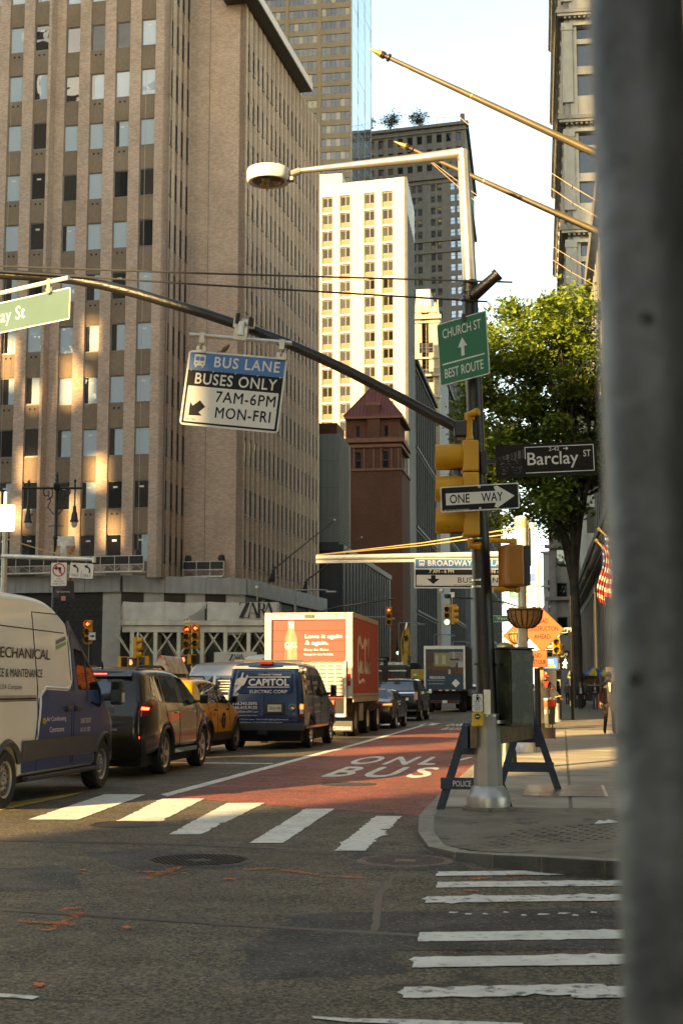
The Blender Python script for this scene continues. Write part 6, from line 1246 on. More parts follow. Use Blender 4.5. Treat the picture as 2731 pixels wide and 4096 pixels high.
def dens(p, step=.12, closed=True):
    out = []; n = len(p)
    for i in range(n if closed else n - 1):
        a = Vector(p[i]); b = Vector(p[(i + 1) % n]); k = max(1, int((b - a).length / step))
        for j in range(k): q = a + (b - a) * j / k; out.append((q.x, q.y))
    if not closed: out.append(p[-1])
    return out
def smooth_line(p, it=2, keep=()):
    for _ in range(it):
        q = [p[0]]
        for i in range(len(p) - 1):
            a, b = p[i], p[i + 1]
            q += [(a[0] * .75 + b[0] * .25, a[1] * .75 + b[1] * .25), (a[0] * .25 + b[0] * .75, a[1] * .25 + b[1] * .75)]
        q.append(p[-1]); p = q
    return p
def body_mesh(sil, wf, r, m, crown=.03, name='body', low=None):
    """solid car body: side outline sil (y, z) of half width wf(y, z) with edges rounded to radius r"""
    n = len(sil); A = sum(sil[i][0] * sil[(i + 1) % n][1] - sil[(i + 1) % n][0] * sil[i][1] for i in range(n))
    if A < 0: sil = sil[::-1]
    nr = []
    for i in range(n):
        a = Vector(sil[i - 1]); c = Vector(sil[(i + 1) % n]); t = (c - a); t = t.normalized() if t.length > 1e-9 else Vector((1, 0)); nr.append(Vector((-t.y, t.x)))
    rings = []
    for k in range(5):
        f = pi / 2 * k / 4; ins = r * (1 - cos(f)); xo = r * (1 - sin(f)); ring = []
        for i in range(n):
            p = Vector(sil[i]) + nr[i] * ins; ring.append((wf(p.x, p.y) - xo, p.x, p.y))
        rings.append(ring)
    b = MB(); v = []; f = []
    for s in (1, -1):
        k0 = len(v)
        for ring in rings: v += [(s * x, y, z) for x, y, z in ring]
        for k in range(4):
            for i in range(n): j = (i + 1) % n; f.append((k0 + k * n + i, k0 + k * n + j, k0 + (k + 1) * n + j, k0 + (k + 1) * n + i) if s > 0 else (k0 + k * n + j, k0 + k * n + i, k0 + (k + 1) * n + i, k0 + (k + 1) * n + j))
        inner = [(y, z) for x, y, z in rings[-1]]; ys = [p[0] for p in inner]; zs = [p[1] for p in inner]
        g = [(min(ys) + .16 * i, min(zs) + .16 * j) for i in range(1, int((max(ys) - min(ys)) / .16)) for j in range(1, int((max(zs) - min(zs)) / .16) + 1)]
        pv, pf = cdt(inner, [q for q in g if inpoly(q, inner)])
        k1 = len(v); v += [(s * wf(p.x, p.y), p.x, p.y) for p in pv]; f += [tuple(k1 + q for q in (t if s > 0 else t[::-1])) for t in pf]
    # across: tail, roof, nose, floor
    fr = (-1, -.6, 0, .6, 1); k2 = len(v)
    for i in range(n):
        x0, y, z = rings[0][i]
        for q in fr: o = -nr[i] * crown * (1 - q * q); v.append((x0 * q, y + o.x, z + o.y))
    for i in range(n):
        j = (i + 1) % n
        for q in range(4): f.append((k2 + i * 5 + q, k2 + i * 5 + q + 1, k2 + j * 5 + q + 1, k2 + j * 5 + q))
    b.add(v, f, m, smooth=True); return b
def patch(poly_yz, wf, m, off=.004, sides=(1,), step=.15, b=None):
    b = b or MB(); p = dens(poly_yz, step); ys = [q[0] for q in p]; zs = [q[1] for q in p]
    g = [(min(ys) + step * i, min(zs) + step * j) for i in range(1, int((max(ys) - min(ys)) / step) + 1) for j in range(1, int((max(zs) - min(zs)) / step) + 1)]
    pv, pf = cdt(p, [q for q in g if inpoly(q, p)])
    for s in sides: b.add([(s * (wf(q.x, q.y) + off), q.x, q.y) for q in pv], [t if s > 0 else t[::-1] for t in pf], m, smooth=True)
    return b
def interp(tab, z):
    for (z0, y0), (z1, y1) in zip(tab, tab[1:]):
        if z <= z1: return y0 + (y1 - y0) * (z - z0) / (z1 - z0) if z1 > z0 else y0
    return tab[-1][1]
def epatch(poly_xz, tab, m, off=-.035, b=None, step=.2, bulge=0., W=1.):
    """piece of the tail (tab: height -> y), standing off by off"""
    b = b or MB(); p = dens(poly_xz, step); xs = [q[0] for q in p]; zs = [q[1] for q in p]
    g = [(min(xs) + step * i, min(zs) + step * j) for i in range(1, int((max(xs) - min(xs)) / step) + 1) for j in range(1, int((max(zs) - min(zs)) / step) + 1)]
    pv, pf = cdt(p, [q for q in g if inpoly(q, p)])
    b.add([(q.x, interp(tab, q.y) + off + bulge * (q.x / W) ** 2, q.y) for q in pv], pf, m, smooth=True); return b
def sline(pts, wf, m, w=.012, off=.002, sides=(1,), b=None):
    b = b or MB(); p = dens(pts, .1, False)
    for s in sides: b.tube([(s * (wf(y, z) + off), y, z) for y, z in p], w / 2, 4, m)
    return b
def wheel(parent, x, y, r, wd, rim, rr, style='spoke', side=1, turn=0.):
    t = MB(); pr = [(rr, -wd * .42), (r * .93, -wd / 2), (r, -wd * .36), (r, wd * .36), (r * .93, wd / 2), (rr, wd * .42)]
    Mx = Ry(pi / 2 * side); o = t.lathe(pr, 28, RUB, Mx).lathe([(rr, -wd * .4), (rr * .9, 0), (rr, wd * .4)], 24, UNDER, Mx).build('wheel', parent, (x, y, r), (turn, 0, 0))
    b = MB()
    b.lathe([(rr * .98, wd * .40), (rr * 1.02, wd * .44), (rr * .90, wd * .38), (rr * .86, wd * .1)], 28, rim, Mx)
    if style == 'spoke':
        b.lathe([(rr * .88, wd * .08), (0, wd * .05)], 20, UNDER, Mx)
        for k in range(10):
            a = 2 * pi * (k // 2) / 5 + (.16 if k % 2 else -.16); b.add([Mx @ Vector((q * cos(a + e), q * sin(a + e), wd * h)) for q, e, h in ((rr * .12, -.3, .34), (rr * .12, .3, .34), (rr * .92, .075, .38), (rr * .92, -.075, .38))] + [Mx @ Vector((q * cos(a + e), q * sin(a + e), wd * .2)) for q, e in ((rr * .12, -.3), (rr * .12, .3), (rr * .92, .075), (rr * .92, -.075))], [(0, 1, 2, 3), (0, 4, 5, 1), (1, 5, 6, 2), (2, 6, 7, 3), (3, 7, 4, 0)], rim)
        b.lathe([(rr * .2, wd * .3), (rr * .18, wd * .4), (0, wd * .42)], 14, rim, Mx)
    elif style == 'steel':
        b.lathe([(rr * .88, wd * .12), (rr * .80, wd * .26), (rr * .55, wd * .32), (rr * .42, wd * .24), (rr * .40, wd * .40), (rr * .2, wd * .46), (0, wd * .46)], 24, rim, Mx)
        for k in range(12): a = 2 * pi * k / 12; b.lathe([(rr * .07, 0), (0, 0)], 8, SEAM, Mx @ T(rr * .70 * cos(a), rr * .70 * sin(a), wd * .303))
        for k in range(5): a = 2 * pi * k / 5; b.lathe([(rr * .05, 0), (rr * .05, .02), (0, .02)], 6, STEELW, Mx @ T(rr * .28 * cos(a), rr * .28 * sin(a), wd * .44))
    elif style == 'truck':
        b.lathe([(rr * .88, wd * .3), (rr * .7, wd * .02), (rr * .4, wd * .02), (rr * .36, wd * .22), (0, wd * .24)], 20, rim, Mx)
        for k in range(8): a = 2 * pi * k / 8; b.lathe([(rr * .10, 0), (0, 0)], 8, SEAM, Mx @ T(rr * .56 * cos(a), rr * .56 * sin(a), wd * .03))
    b.build('rim', o); return o
def wheels(t, W, ys, r, wd, rim, rr, style, inset=.03):
    for y in ys:
        for s in (1, -1): wheel(t, s * (W / 2 - inset - wd / 2), y, r, wd, rim, rr, style, s, y)
def mirror(t, y, z, wf, m, h=.2, w=.22, out=.12):
    b = MB(); x = wf(y, z); b.box(x + out - .0, x + out + w * .8, y, y + .12, z, z + h, m).box(x - .02, x + out, y + .03, y + .09, z + h * .15, z + h * .4, m); o = b.build('mirror', t, bev=.035); MB().box(x + out + .02, x + out + w * .8 - .02, y - .004, y - .001, z + .02, z + h - .02, CGL).build('mirror_glass', o); return o
def handle(t, y, z, wf, m): MB().box(wf(y, z) - .01, wf(y, z) + .035, y - .09, y + .09, z - .018, z + .018, m).build('handle', t, bev=.012)
def plate_no(t, x, y, z, s='28585-MB', w=.31, h=.15): o = MB().box(x - w / 2, x + w / 2, y - .012, y, z - h / 2, z + h / 2, mat('plate_cream', (.62, .58, .46), .5)).build('number_plate', t); text(s, mat('plate_print', (.03, .04, .10), .5), o, (x - w * .42, y - .0135, z - h * .28), w * .84, h * .5, bold=.01); return o

# --- white and blue high-roof van
WV, oy = 2.06, 16.1; t = thing('work_van', 'tall white and blue contractor van with dark lettering, cut off by the left edge', 'van', (-7.87, oy, 0)); XR = 1.03
def wv(y, z):
    w = XR
    if z > 1.40: w -= .11 * (z - 1.40) + .03 * max(0, z - 2.2) ** 2
    if z < .85: w -= .03 * (.85 - z)
    if abs(z - 1.36) < .06: w -= .012
    return w - .10 * max(0, (y - 4.7)) ** 2 * 1.6 - .02 * max(0, -y + .3)
VW = paint('van_white', (.66, .63, .55)); VB = mat('van_blue', (.010, .042, .12), .35, spec=.22, noise=(2, .08)); VG = mat('van_plastic', (.055, .053, .05), .6, bump=(60, .1))
top = smooth_line([(0.0, .55), (-.02, 1.3), (.06, 2.5), (.28, 2.68), (1.3, 2.72), (2.2, 2.72), (2.75, 2.67), (3.1, 2.54), (3.6, 2.32), (4.1, 1.98), (4.62, 1.52), (4.85, 1.30), (5.25, 1.12), (5.45, .98), (5.55, .7), (5.58, .45)], 2)
bot = arc_bottom(.36, [(1.04, .36, .43), (4.83, .36, .43)], .05, 5.52)
sil = dens(bot, .14, False) + dens(top[::-1], .14, False)[1:-1]
b = body_mesh(sil, wv, .10, VW, .05); bd = b.build('body', t)
ylow = [(1.55, 0.805), (4.33, .805), (4.36, .42), (1.5, .42)]
patch([(-.0, .80), (.60, .80), (.62, .55), (.05, .55)], wv, VG, .006).build('side_cladding', t); patch([(1.47, .82), (4.38, .82), (4.40, .56), (1.49, .56)], wv, VG, .02).build('side_cladding', t)
blue = [(2.03, .55), (2.06, .82), (2.14, 1.10), (2.18, 1.38), (2.35, 1.47), (3.2, 1.45), (3.36, 1.50), (3.42, 1.62), (3.43, 2.05), (3.37, 2.25), (3.30, 2.40), (3.42, 2.46), (3.60, 2.28), (4.1, 1.95), (4.62, 1.48), (4.85, 1.26), (5.2, 1.08), (5.33, .85), (5.31, .60), (5.2, .72), (5.0, .84), (4.75, .85), (4.5, .76), (4.39, .56)]
patch(blue, wv, VB, .004).build('blue_wrap', t); patch([(1.5, .555), (4.40, .555), (4.40, .41), (1.52, .41)], wv, VB, .004).build('blue_sill', t)
b = MB(); sline([(2.0, .56), (2.02, .82), (2.10, 1.10), (2.15, 1.40), (2.33, 1.505), (3.18, 1.485), (3.31, 1.53), (3.375, 1.64), (3.385, 2.03), (3.33, 2.22)], wv, VW, .045, -.008, b=b); sline([(1.96, .82), (2.03, 1.10), (2.08, 1.36)], wv, VB, .05, -.012, b=b); b.build('wrap_stripe', t)
for p in ([(2.02, .42), (2.02, 2.50), (3.26, 2.52), (3.34, 2.3), (3.36, .44)], [(3.44, .44), (3.44, 2.2), (3.5, 2.3), (4.0, 1.96), (4.55, 1.5)], [(.0, 2.28), (3.2, 2.26)], [(0, 1.33), (2.0, 1.33)]): sline(p, wv, SEAM, .014).build('door_seam', t)
MB().box(wv(1, 1.36) - .01, wv(1, 1.36) + .004, -.2, 1.98, 1.31, 1.40, ALLOY).box(wv(1, 1.36) + .004, wv(1, 1.36) + .008, -.2, 1.98, 1.345, 1.365, SEAM).build('sliding_rail', t)
patch([(3.56, 2.06), (3.62, 1.50), (3.85, 1.34), (4.52, 1.20), (4.62, 1.24), (4.60, 1.44), (4.15, 1.82), (3.88, 2.02)], wv, glass('van_side_glass', (.010, .011, .011), (.02, .02, .02), .3, .05, wave=.02, fres=.08), .008).build('side_window', t); sline([(3.97, 1.96), (4.02, 1.30)], wv, TRIM, .03, .008).build('window_divider', t)
b = MB(); v_ = [(-.82, 3.22, 2.44), (.82, 3.22, 2.44), (.93, 4.62, 1.50), (-.93, 4.62, 1.50)]; b.sheet([(x, y + .08, z + .06) for x, y, z in v_], CGL).build('windscreen', t)
for yy in (3.20, 3.60): MB().box(wv(yy, 1.2) - .02, wv(yy, 1.2) + .04, yy - .11, yy + .11, 1.17, 1.24, TRIM).build('handle', t, bev=.015)
for yc in (1.04, 4.83): sline([(yc + .46 * cos(a), .36 + .46 * sin(a)) for a in [pi - .42 - k * (pi - .84) / 12 for k in range(13)]], wv, VG, .10, -.01).build('wheel_arch', t)
wheels(t, WV, (1.04, 4.83), .36, .235, STEELW, .225, 'steel', .02)
patch([(5.30, .86), (5.40, .62), (5.50, .42), (5.2, .38), (5.22, .6), (5.18, .78)], wv, VG, .02).build('bumper', t); patch([(5.02, 1.16), (5.38, .98), (5.42, .84), (5.20, .94)], wv, CLR, .008).build('headlight', t)
MB().box(XR - .04, XR + .06, 1.6, 4.3, .30, .36, TRIM).build('side_step', t, bev=.015); MB().box(-.95, .95, .2, 5.3, .28, .42, UNDER).build('underbody', t)
b = MB(); b.box(1.10, 1.28, 4.83, 4.98, 1.24, 1.62, TRIM).box(.96, 1.12, 4.86, 4.94, 1.30, 1.42, TRIM); o = b.build('mirror', t, bev=.04); MB().box(1.13, 1.25, 4.826, 4.829, 1.28, 1.58, CGL).build('mirror_glass', o); MB().box(1.282, 1.30, 4.86, 4.95, 1.28, 1.42, CLR).build('indicator', o)
MB().lathe([(.05, 0), (.04, .02), (0, .025)], 10, mat('brass_cap', (.5, .33, .1), .3, .8), T(1.035, 2.25, 1.05) @ Ry(pi / 2)).build('fuel_cap', t)
def vt(s, y0, y1, z0, z1, m, bold=.012, par=None, shear=0.): text(s, m, par or t, (wv((y0 + y1) / 2, (z0 + z1) / 2) + .011, y0, z0), y1 - y0, z1 - z0, 'right', bold, shear=shear)
vt('DJ MECHANICAL', .15, 2.56, 1.83, 2.01, LETK, .012); vt('SERVICE & MAINTENANCE', .30, 2.22, 1.63, 1.74, LETK, .01); vt('An Electra USA Company', .15, 1.45, 1.46, 1.54, LETK, 0)
vt('(212) 243-2555', 2.32, 3.16, 1.28, 1.365, LETW, .006); vt('Air Conditioning', 2.34, 3.10, 1.03, 1.11, LETW, .0); vt('Contractors', 2.46, 3.02, .90, .97, LETW, .0); vt('10 EAST 33RD ST.', 3.72, 4.18, .99, 1.06, LETW, .004); vt('N.Y., N.Y. 10022', 3.72, 4.14, .86, .93, LETW, .004)
for k, m in enumerate((mat('logo_green', (.10, .30, .12), .4), mat('logo_dark', (.04, .10, .14), .4))): patch([(2.85 + .0, 2.02 + .07 * k), (3.25, 2.10 + .07 * k), (3.25, 2.15 + .07 * k), (2.85, 2.075 + .07 * k)], wv, m, .009).build('logo_swoosh', t)

# --- generic two-box cars
def car(name, label, loc, rz, Lc, W, top, wl, r, col, gl, tail, trim_m=None, arch=.40, z0=.30, rnd=.12, belt=1.05, style='spoke', rim=ALLOY, rr=.24, wd=.22, cat='car', taper=.16, tum=.30, seams=(), bulge=.1):
    t = thing(name, label, cat, loc, rz); X = W / 2
    def wf(y, z):
        w = X
        if z > belt: w -= tum * (z - belt)
        if z < .55: w -= .10 * (.55 - z)
        w += .012 * sin((z - .4) * 5) if z < belt else 0
        e0 = max(0, .9 - y); e1 = max(0, y - (Lc - 1.1)); return w - taper * (e0 / .9) ** 2 * .55 - taper * (e1 / 1.1) ** 2
    tp = smooth_line(top, 2); y0 = tp[0][0]; y1 = tp[-1][0]
    bt = arc_bottom(z0, [(y, r, arch) for y in wl], y0 + .05, y1 - .05)
    sil = dens(bt, .12, False) + dens(tp[::-1], .12, False)
    body_mesh(sil, wf, rnd, col, .04).build('body', t)
    for i, g in enumerate(gl): patch(g, wf, CGL, .005, (1, -1)).build('side_window', t)
    wheels(t, W, wl, r, wd, rim, rr, style, .015)
    MB().box(-X + .15, X - .15, .35, Lc - .4, .18, z0 + .12, UNDER).build('underbody', t)
    for sm_ in seams: sline(sm_, wf, SEAM, .010, .001, (1, -1)).build('door_seam', t)
    tab = sorted([(z, y) for y, z in tp if y < Lc * .42]); tab2 = []
    for z, y in tab:
        if not tab2 or z > tab2[-1][0] + 1e-4: tab2.append((z, y))
    return t, wf, tab2, X
# dark brown SUV
BR_ = paint('suv_brown', (.026, .019, .012), .25, .22)
t, wf, tab, X = car('suv', 'glossy dark brown SUV with lit tail lamps between the van and the taxi', (-7.86, 23.1, 0), 0, 4.9, 1.98, [(.12, .38), (.0, .60), (.02, .95), (.10, 1.12), (.22, 1.38), (.42, 1.70), (.55, 1.79), (1.1, 1.83), (2.2, 1.82), (2.75, 1.75), (3.3, 1.44), (3.75, 1.19), (4.3, 1.10), (4.75, .98), (4.9, .72), (4.86, .42)], (1.42, 4.0), .375, BR_,
  [[(.78, 1.68), (.62, 1.40), (.95, 1.27), (1.25, 1.25), (1.25, 1.71)], [(1.33, 1.715), (1.33, 1.25), (2.22, 1.22), (2.22, 1.715)], [(2.30, 1.71), (2.30, 1.22), (3.48, 1.20), (3.1, 1.48), (2.72, 1.66)]], None, arch=.43, belt=1.2, rr=.26, seams=([(1.3, 1.2), (1.5, .95), (1.86, .6), (1.95, .36)], [(2.26, 1.25), (2.26, .36)], [(3.45, 1.2), (3.50, .9), (3.42, .4)]), wd=.25)
for yc in (1.42, 4.0): sline([(yc + .44 * cos(a), .375 + .44 * sin(a)) for a in [pi + .1 - k * (pi + .2) / 14 for k in range(15)]], wf, TRIM, .07, -.01).build('wheel_arch', t)
epatch([(-.68, 1.34), (-.74, 1.42), (-.60, 1.69), (.60, 1.69), (.74, 1.42), (.68, 1.34)], tab, CGL, -.05, bulge=.12).build('rear_window', t); epatch([(-.98, .62), (.98, .62), (.98, .30), (-.98, .30)], tab, TRIM, -.05, bulge=.14).build('bumper', t)
epatch([(-.66, 1.17), (.66, 1.17), (.66, 1.07), (-.66, 1.07)], tab, TRIM, -.05, bulge=.1).build('tailgate_band', t)
for s in (1, -1):
    epatch([(s * .38, 1.20), (s * .92, 1.23), (s * .92, 1.02), (s * .52, 1.03)], tab, TAILR, -.055, bulge=.13).build('tail_lamp', t); patch([(.12, 1.22), (.50, 1.20), (.42, 1.05), (.08, 1.02)], wf, TAILR, .006, (s,)).build('tail_lamp', t); o = MB()
    patch([(.10, 1.18), (.40, 1.16), (.36, 1.12), (.08, 1.13)], wf, TAILL, .010, (s,), b=o); epatch([(s * .62, 1.175), (s * .93, 1.18), (s * .93, 1.13), (s * .62, 1.13)], tab, TAILL, -.062, o, bulge=.13); o.build('brake_lamp', t)
    epatch([(s * .58, .46), (s * .88, .46), (s * .88, .34), (s * .58, .34)], tab, CHR, -.06, bulge=.14).build('exhaust', t); epatch([(s * .61, .44), (s * .85, .44), (s * .85, .36), (s * .61, .36)], tab, SEAM, -.064, bulge=.14).build('exhaust_opening', t); epatch([(s * .74, .68), (s * .90, .69), (s * .90, .65), (s * .74, .64)], tab, TAILL, -.06, bulge=.13).build('reflector', t)
    MB().tube([(s * .62, .75, 1.80), (s * .62, .85, 1.87), (s * .62, 2.3, 1.875), (s * .62, 2.45, 1.82)], .025, 6, TRIM).build('roof_rail', t)
epatch([(-.62, .88), (.62, .88), (.60, .86), (-.60, .86)], tab, SEAM, -.052, bulge=.1).build('tailgate_seam', t); epatch([(-.2, 1.74), (.2, 1.74), (.2, 1.71), (-.2, 1.71)], tab, TAILL, -.06).build('high_brake_lamp', t); plate_no(t, 0, -.05, .97, 'KDF-4172'); text('PATHFINDER', CHR, t, (.20, -.03, .79), .34, .03, bold=0)
epatch([(-.62, 1.79), (.62, 1.79), (.66, 1.69), (-.66, 1.69)], tab, BR_, -.10).build('spoiler', t); patch([(1.95, .42), (3.5, .42), (3.5, .34), (1.95, .34)], wf, CHR, .02, (1, -1)).build('sill_trim', t)
for y in (2.05, 3.25): handle(t, y, 1.06, wf, CHR)
mirror(t, 3.36, 1.20, wf, BR_, .17, .20, .08); MB().tube([(.0, .8, 1.83), (.0, .72, 1.94)], .02, 6, TRIM).build('aerial', t)
# yellow taxi
TY = paint('taxi_yellow', (.72, .34, .02))
t, wf, tab, X = car('taxi', 'yellow taxi with roof advertising board between the brown SUV and the blue van', (-8.70, 29.7, 0), radians(-1.5), 4.55, 1.86, [(.12, .38), (.0, .6), (.02, .95), (.10, 1.10), (.30, 1.40), (.50, 1.62), (.75, 1.68), (1.6, 1.70), (2.2, 1.66), (2.75, 1.44), (3.3, 1.14), (3.9, 1.04), (4.35, .90), (4.54, .68), (4.5, .40)], (1.28, 3.85), .36, TY,
  [[(.72, 1.56), (.62, 1.40), (1.0, 1.22), (1.15, 1.22), (1.15, 1.60)], [(1.22, 1.60), (1.22, 1.20), (2.0, 1.16), (2.0, 1.60)], [(2.07, 1.595), (2.07, 1.16), (3.05, 1.13), (2.65, 1.42), (2.35, 1.55)]], None, arch=.42, belt=1.12, rr=.23, seams=([(1.2, 1.2), (1.4, .9), (1.72, .5), (1.8, .36)], [(2.03, 1.2), (2.03, .36)], [(3.05, 1.12), (3.08, .8), (3.2, .45)]))
for yc in (1.28, 3.85): sline([(yc + .43 * cos(a), .36 + .43 * sin(a)) for a in [pi + .1 - k * (pi + .2) / 14 for k in range(15)]], wf, TRIM, .08, -.01).build('wheel_arch', t)
patch([(1.75, .50), (3.4, .50), (3.4, .31), (1.75, .31)], wf, TRIM, .012, (1, -1)).build('side_cladding', t); epatch([(-.62, 1.18), (-.66, 1.28), (-.55, 1.58), (.55, 1.58), (.66, 1.28), (.62, 1.18)], tab, CGL, -.045, bulge=.08).build('rear_window', t)
for s in (1, -1): epatch([(s * .5, 1.14), (s * .86, 1.12), (s * .86, .98), (s * .5, 1.0)], tab, TAILR, -.05, bulge=.08).build('tail_lamp', t); MB().tube([(s * .6, .8, 1.68), (s * .6, .9, 1.74), (s * .6, 2.0, 1.74), (s * .6, 2.1, 1.69)], .02, 6, TRIM).build('roof_rail', t)
for y in (1.86, 2.9): handle(t, y, 1.0, wf, TRIM)
mirror(t, 2.95, 1.14, wf, TRIM, .17, .2, .06)
vt_ = lambda s, y0, y1, z0, z1, m, bold=.01: text(s, m, t, (wf((y0 + y1) / 2, z0) + .008, y0, z0), y1 - y0, z1 - z0, 'right', bold)
b = MB(); b.prism([(.17 * cos(a) + 2.55, .19 * sin(a) + .75) for a in [k * pi / 10 for k in range(20)]], .002, SEAM, Matrix(((0, 0, 1, wf(2.5, .75) + .004), (1, 0, 0, 0), (0, 1, 0, 0), (0, 0, 0, 1)))).build('taxi_badge', t); vt_('T', 2.5, 2.6, .65, .85, TY, .03); vt_('NYC', 1.32, 1.52, .88, .96, LETK); vt_('TAXI', 1.56, 1.80, .86, .93, LETK); vt_('TAXI', 2.12, 2.4, .70, .80, LETK)
for y, s_ in ((1.32, 'TAXI'), (2.2, '311')): text(s_, LETW, t, (wf(y + .2, 1.32) + .012, y, 1.30), .42, .16, 'right', .02)
o = MB(); ad = [(-.22, 0), (.22, 0), (.05, .40), (-.05, .40)]
v = [(x, .75, 1.80 + z) for x, z in ad] + [(x, 2.15, 1.80 + z * .96) for x, z in ad]; o.add(v, [(0, 1, 2, 3), (7, 6, 5, 4), (1, 5, 6, 2), (3, 2, 6, 7), (4, 0, 3, 7), (0, 4, 5, 1)], mat('ad_poster', (.48, .42, .36), .3, noise=(3, .45), dirt=((.45, .12, .04), 2.2, .55))); b = o.build('roof_sign', t, bev=.02); MB().box(-.12, .12, .8, 2.1, 1.69, 1.80, TRIM).build('bracket', b); MB().box(-.14, .14, 2.18, 2.3, 1.72, 1.86, mat('taxi_lamp', (.5, .45, .35), .3)).build('taxi_lamp', b)
# blue electrician's van
BV = paint('van_deep_blue', (.010, .040, .11), .1, .25)
t, wf, tab, X = car('electric_van', 'dark blue CAPITOL ELECTRIC CORP van in front of the red bottle truck', (-7.23, 34.5, 0), 0, 5.4, 2.0, [(.04, .55), (.0, .75), (.03, 1.25), (.16, 1.95), (.30, 2.06), (.7, 2.11), (2.0, 2.12), (2.7, 2.08), (3.3, 1.75), (3.85, 1.32), (4.4, 1.20), (5.0, 1.05), (5.3, .85), (5.32, .5)], (1.15, 4.25), .36, BV,
  [[(.35, 1.78), (.35, 1.32), (1.25, 1.30), (1.25, 1.80)], [(1.35, 1.80), (1.35, 1.30), (2.35, 1.28), (2.35, 1.80)], [(2.48, 1.80), (2.48, 1.27), (3.55, 1.24), (3.2, 1.55), (2.95, 1.76)]], None, arch=.43, z0=.42, belt=1.25, style='steel', rim=CHR, rr=.22, tum=.16, rnd=.15, taper=.09, cat='van', seams=([(1.3, 1.95), (1.3, .5)], [(2.42, 1.95), (2.42, .5)], [(3.6, 1.2), (3.62, .6)]))
WR = paint('van_roof_white', (.68, .66, .60)); 
epatch([(-.80, 2.03), (.80, 2.03), (.86, 1.96), (-.86, 1.96)], tab, WR, -.05).build('rain_gutter', t)
for s in (-1, 1): epatch([(s * .03, 1.36), (s * .03, 1.90), (s * .62, 1.90), (s * .68, 1.84), (s * .70, 1.42), (s * .64, 1.36)], tab, mat('blue_vinyl', (.010, .040, .11), .5, spec=.15), -.05, bulge=.03).build('rear_window', t)
b = MB()
for pts in ([(0, .62), (0, 1.97)], [(-.86, .64), (-.83, 1.95)], [(.86, .64), (.83, 1.95)]): b.tube([(x, interp(tab, z) - .048 + .03 * x * x, z) for x, z in dens(pts, .15, False)], .007, 4, SEAM)
b.build('door_seam', t); b = MB()
for s in (-1, 1): q = [(s * .03, 1.36), (s * .03, 1.90), (s * .62, 1.90), (s * .68, 1.84), (s * .70, 1.42), (s * .64, 1.36), (s * .03, 1.36)]; b.tube([(x, interp(tab, z) - .052 + .03 * x * x, z) for x, z in dens(q, .15, False)], .008, 4, SEAM)
b.build('window_seal', t)
def rt(s, x0, x1, z0, z1, m=LETW, bold=.012): text(s, m, t, (x0, interp(tab, (z0 + z1) / 2) - .078, z0), x1 - x0, z1 - z0, rot=(pi / 2 - .10 if z0 > 1.3 else pi / 2 - .02, 0, 0), bold=bold)
for x in (-.86, .86):
    for z in (.8, 1.2, 1.7): MB().cyl((x, interp(tab, z) - .05, z - .04), (x, interp(tab, z) - .05, z + .04), .02, n=6, m=BV).build('hinge', t)
rt('Commercial • Industrial', -.16, .42, 1.795, 1.845, bold=.005); rt('CAPITOL', -.40, .62, 1.54, 1.72, bold=.045); rt('ELECTRIC CORP', -.36, .58, 1.36, 1.44, bold=.02); rt('718.343.5595', -.78, -.16, 1.075, 1.15, bold=.02); rt('646.415.9133', -.78, -.16, .975, 1.05, bold=.02); rt('CapitolElectricNY.com', -.80, -.14, .875, .94, bold=.004); rt('NYC Licensed Electrician', -.78, -.16, .81, .84, bold=0); rt('Electrical Construction • Electrical & Lighting Maintenance', -.78, .62, .70, .745, bold=.002); rt('Data/Telecom • Critical Systems Management', -.64, .46, .63, .675, bold=.002)
b = MB(); b.box(-.42, .64, interp(tab, 1.75) - .082, interp(tab, 1.75) - .079, 1.745, 1.765, LETW).box(-.42, .64, interp(tab, 1.5) - .082, interp(tab, 1.5) - .079, 1.50, 1.52, LETW)
for z in (1.35,): 
    pl_ = [(-.66, .0), (-.56, .22), (-.64, .22), (-.58, .36), (-.49, .40), (-.45, .52), (-.41, .51), (-.44, .40), (-.38, .38), (-.34, .46), (-.30, .45), (-.34, .34), (-.40, .22), (-.45, .19), (-.52, .15), (-.48, .15)]
    pl_ = [(x * 1.0 - .0, zz_) for x, zz_ in pl_]; b.prism([(x - .10, zz_ + z) for x, zz_ in pl_], .003, LETW, T(0, interp(tab, 1.6) - .085, 0) @ Rx(pi / 2))
b.build('lightning_plug_logo', t)
o = MB().box(.0, .52, -.075, -.05, .85, 1.15, TRIM).build('plate_recess', t, bev=.02); plate_no(t, .28, -.078, 1.0, '28585-MB', .34, .17); MB().lathe([(.06, 0), (.09, 0), (.09, .01), (.06, .012), (.0, .004)], 18, CHR, T(.72, -.055, 1.02) @ Rx(pi / 2)).build('door_lock', t); MB().box(.60, .74, -.07, -.05, .76, .80, TRIM).build('handle', t, bev=.01)
for s in (1, -1):
    b = MB(); b.box(s * .88, s * 1.0, -.03, .12, .78, 1.12, TAILR); b.build('tail_lamp', t, bev=.02); MB().box(s * .90, s * .985, -.034, -.031, .86, .98, CLR).box(s * .90, s * .985, -.036, -.031, .98, 1.09, TAILL).build('brake_lamp', t)
MB().box(-1.0, 1.0, -.16, .06, .46, .62, TRIM).box(-.96, .96, -.155, .04, .622, .64, TRIM).build('bumper', t, bev=.03); MB().box(-.12, .12, -.2, -.1, .36, .46, UNDER).build('tow_hitch', t)
MB().box(-.16, .18, .12, .28, 2.07, 2.13, TAILR).build('high_brake_lamp', t)
for y in (.5, 1.7): MB().box(-.85, .85, y, y + .05, 2.14, 2.19, TRIM).build('roof_bar', t)
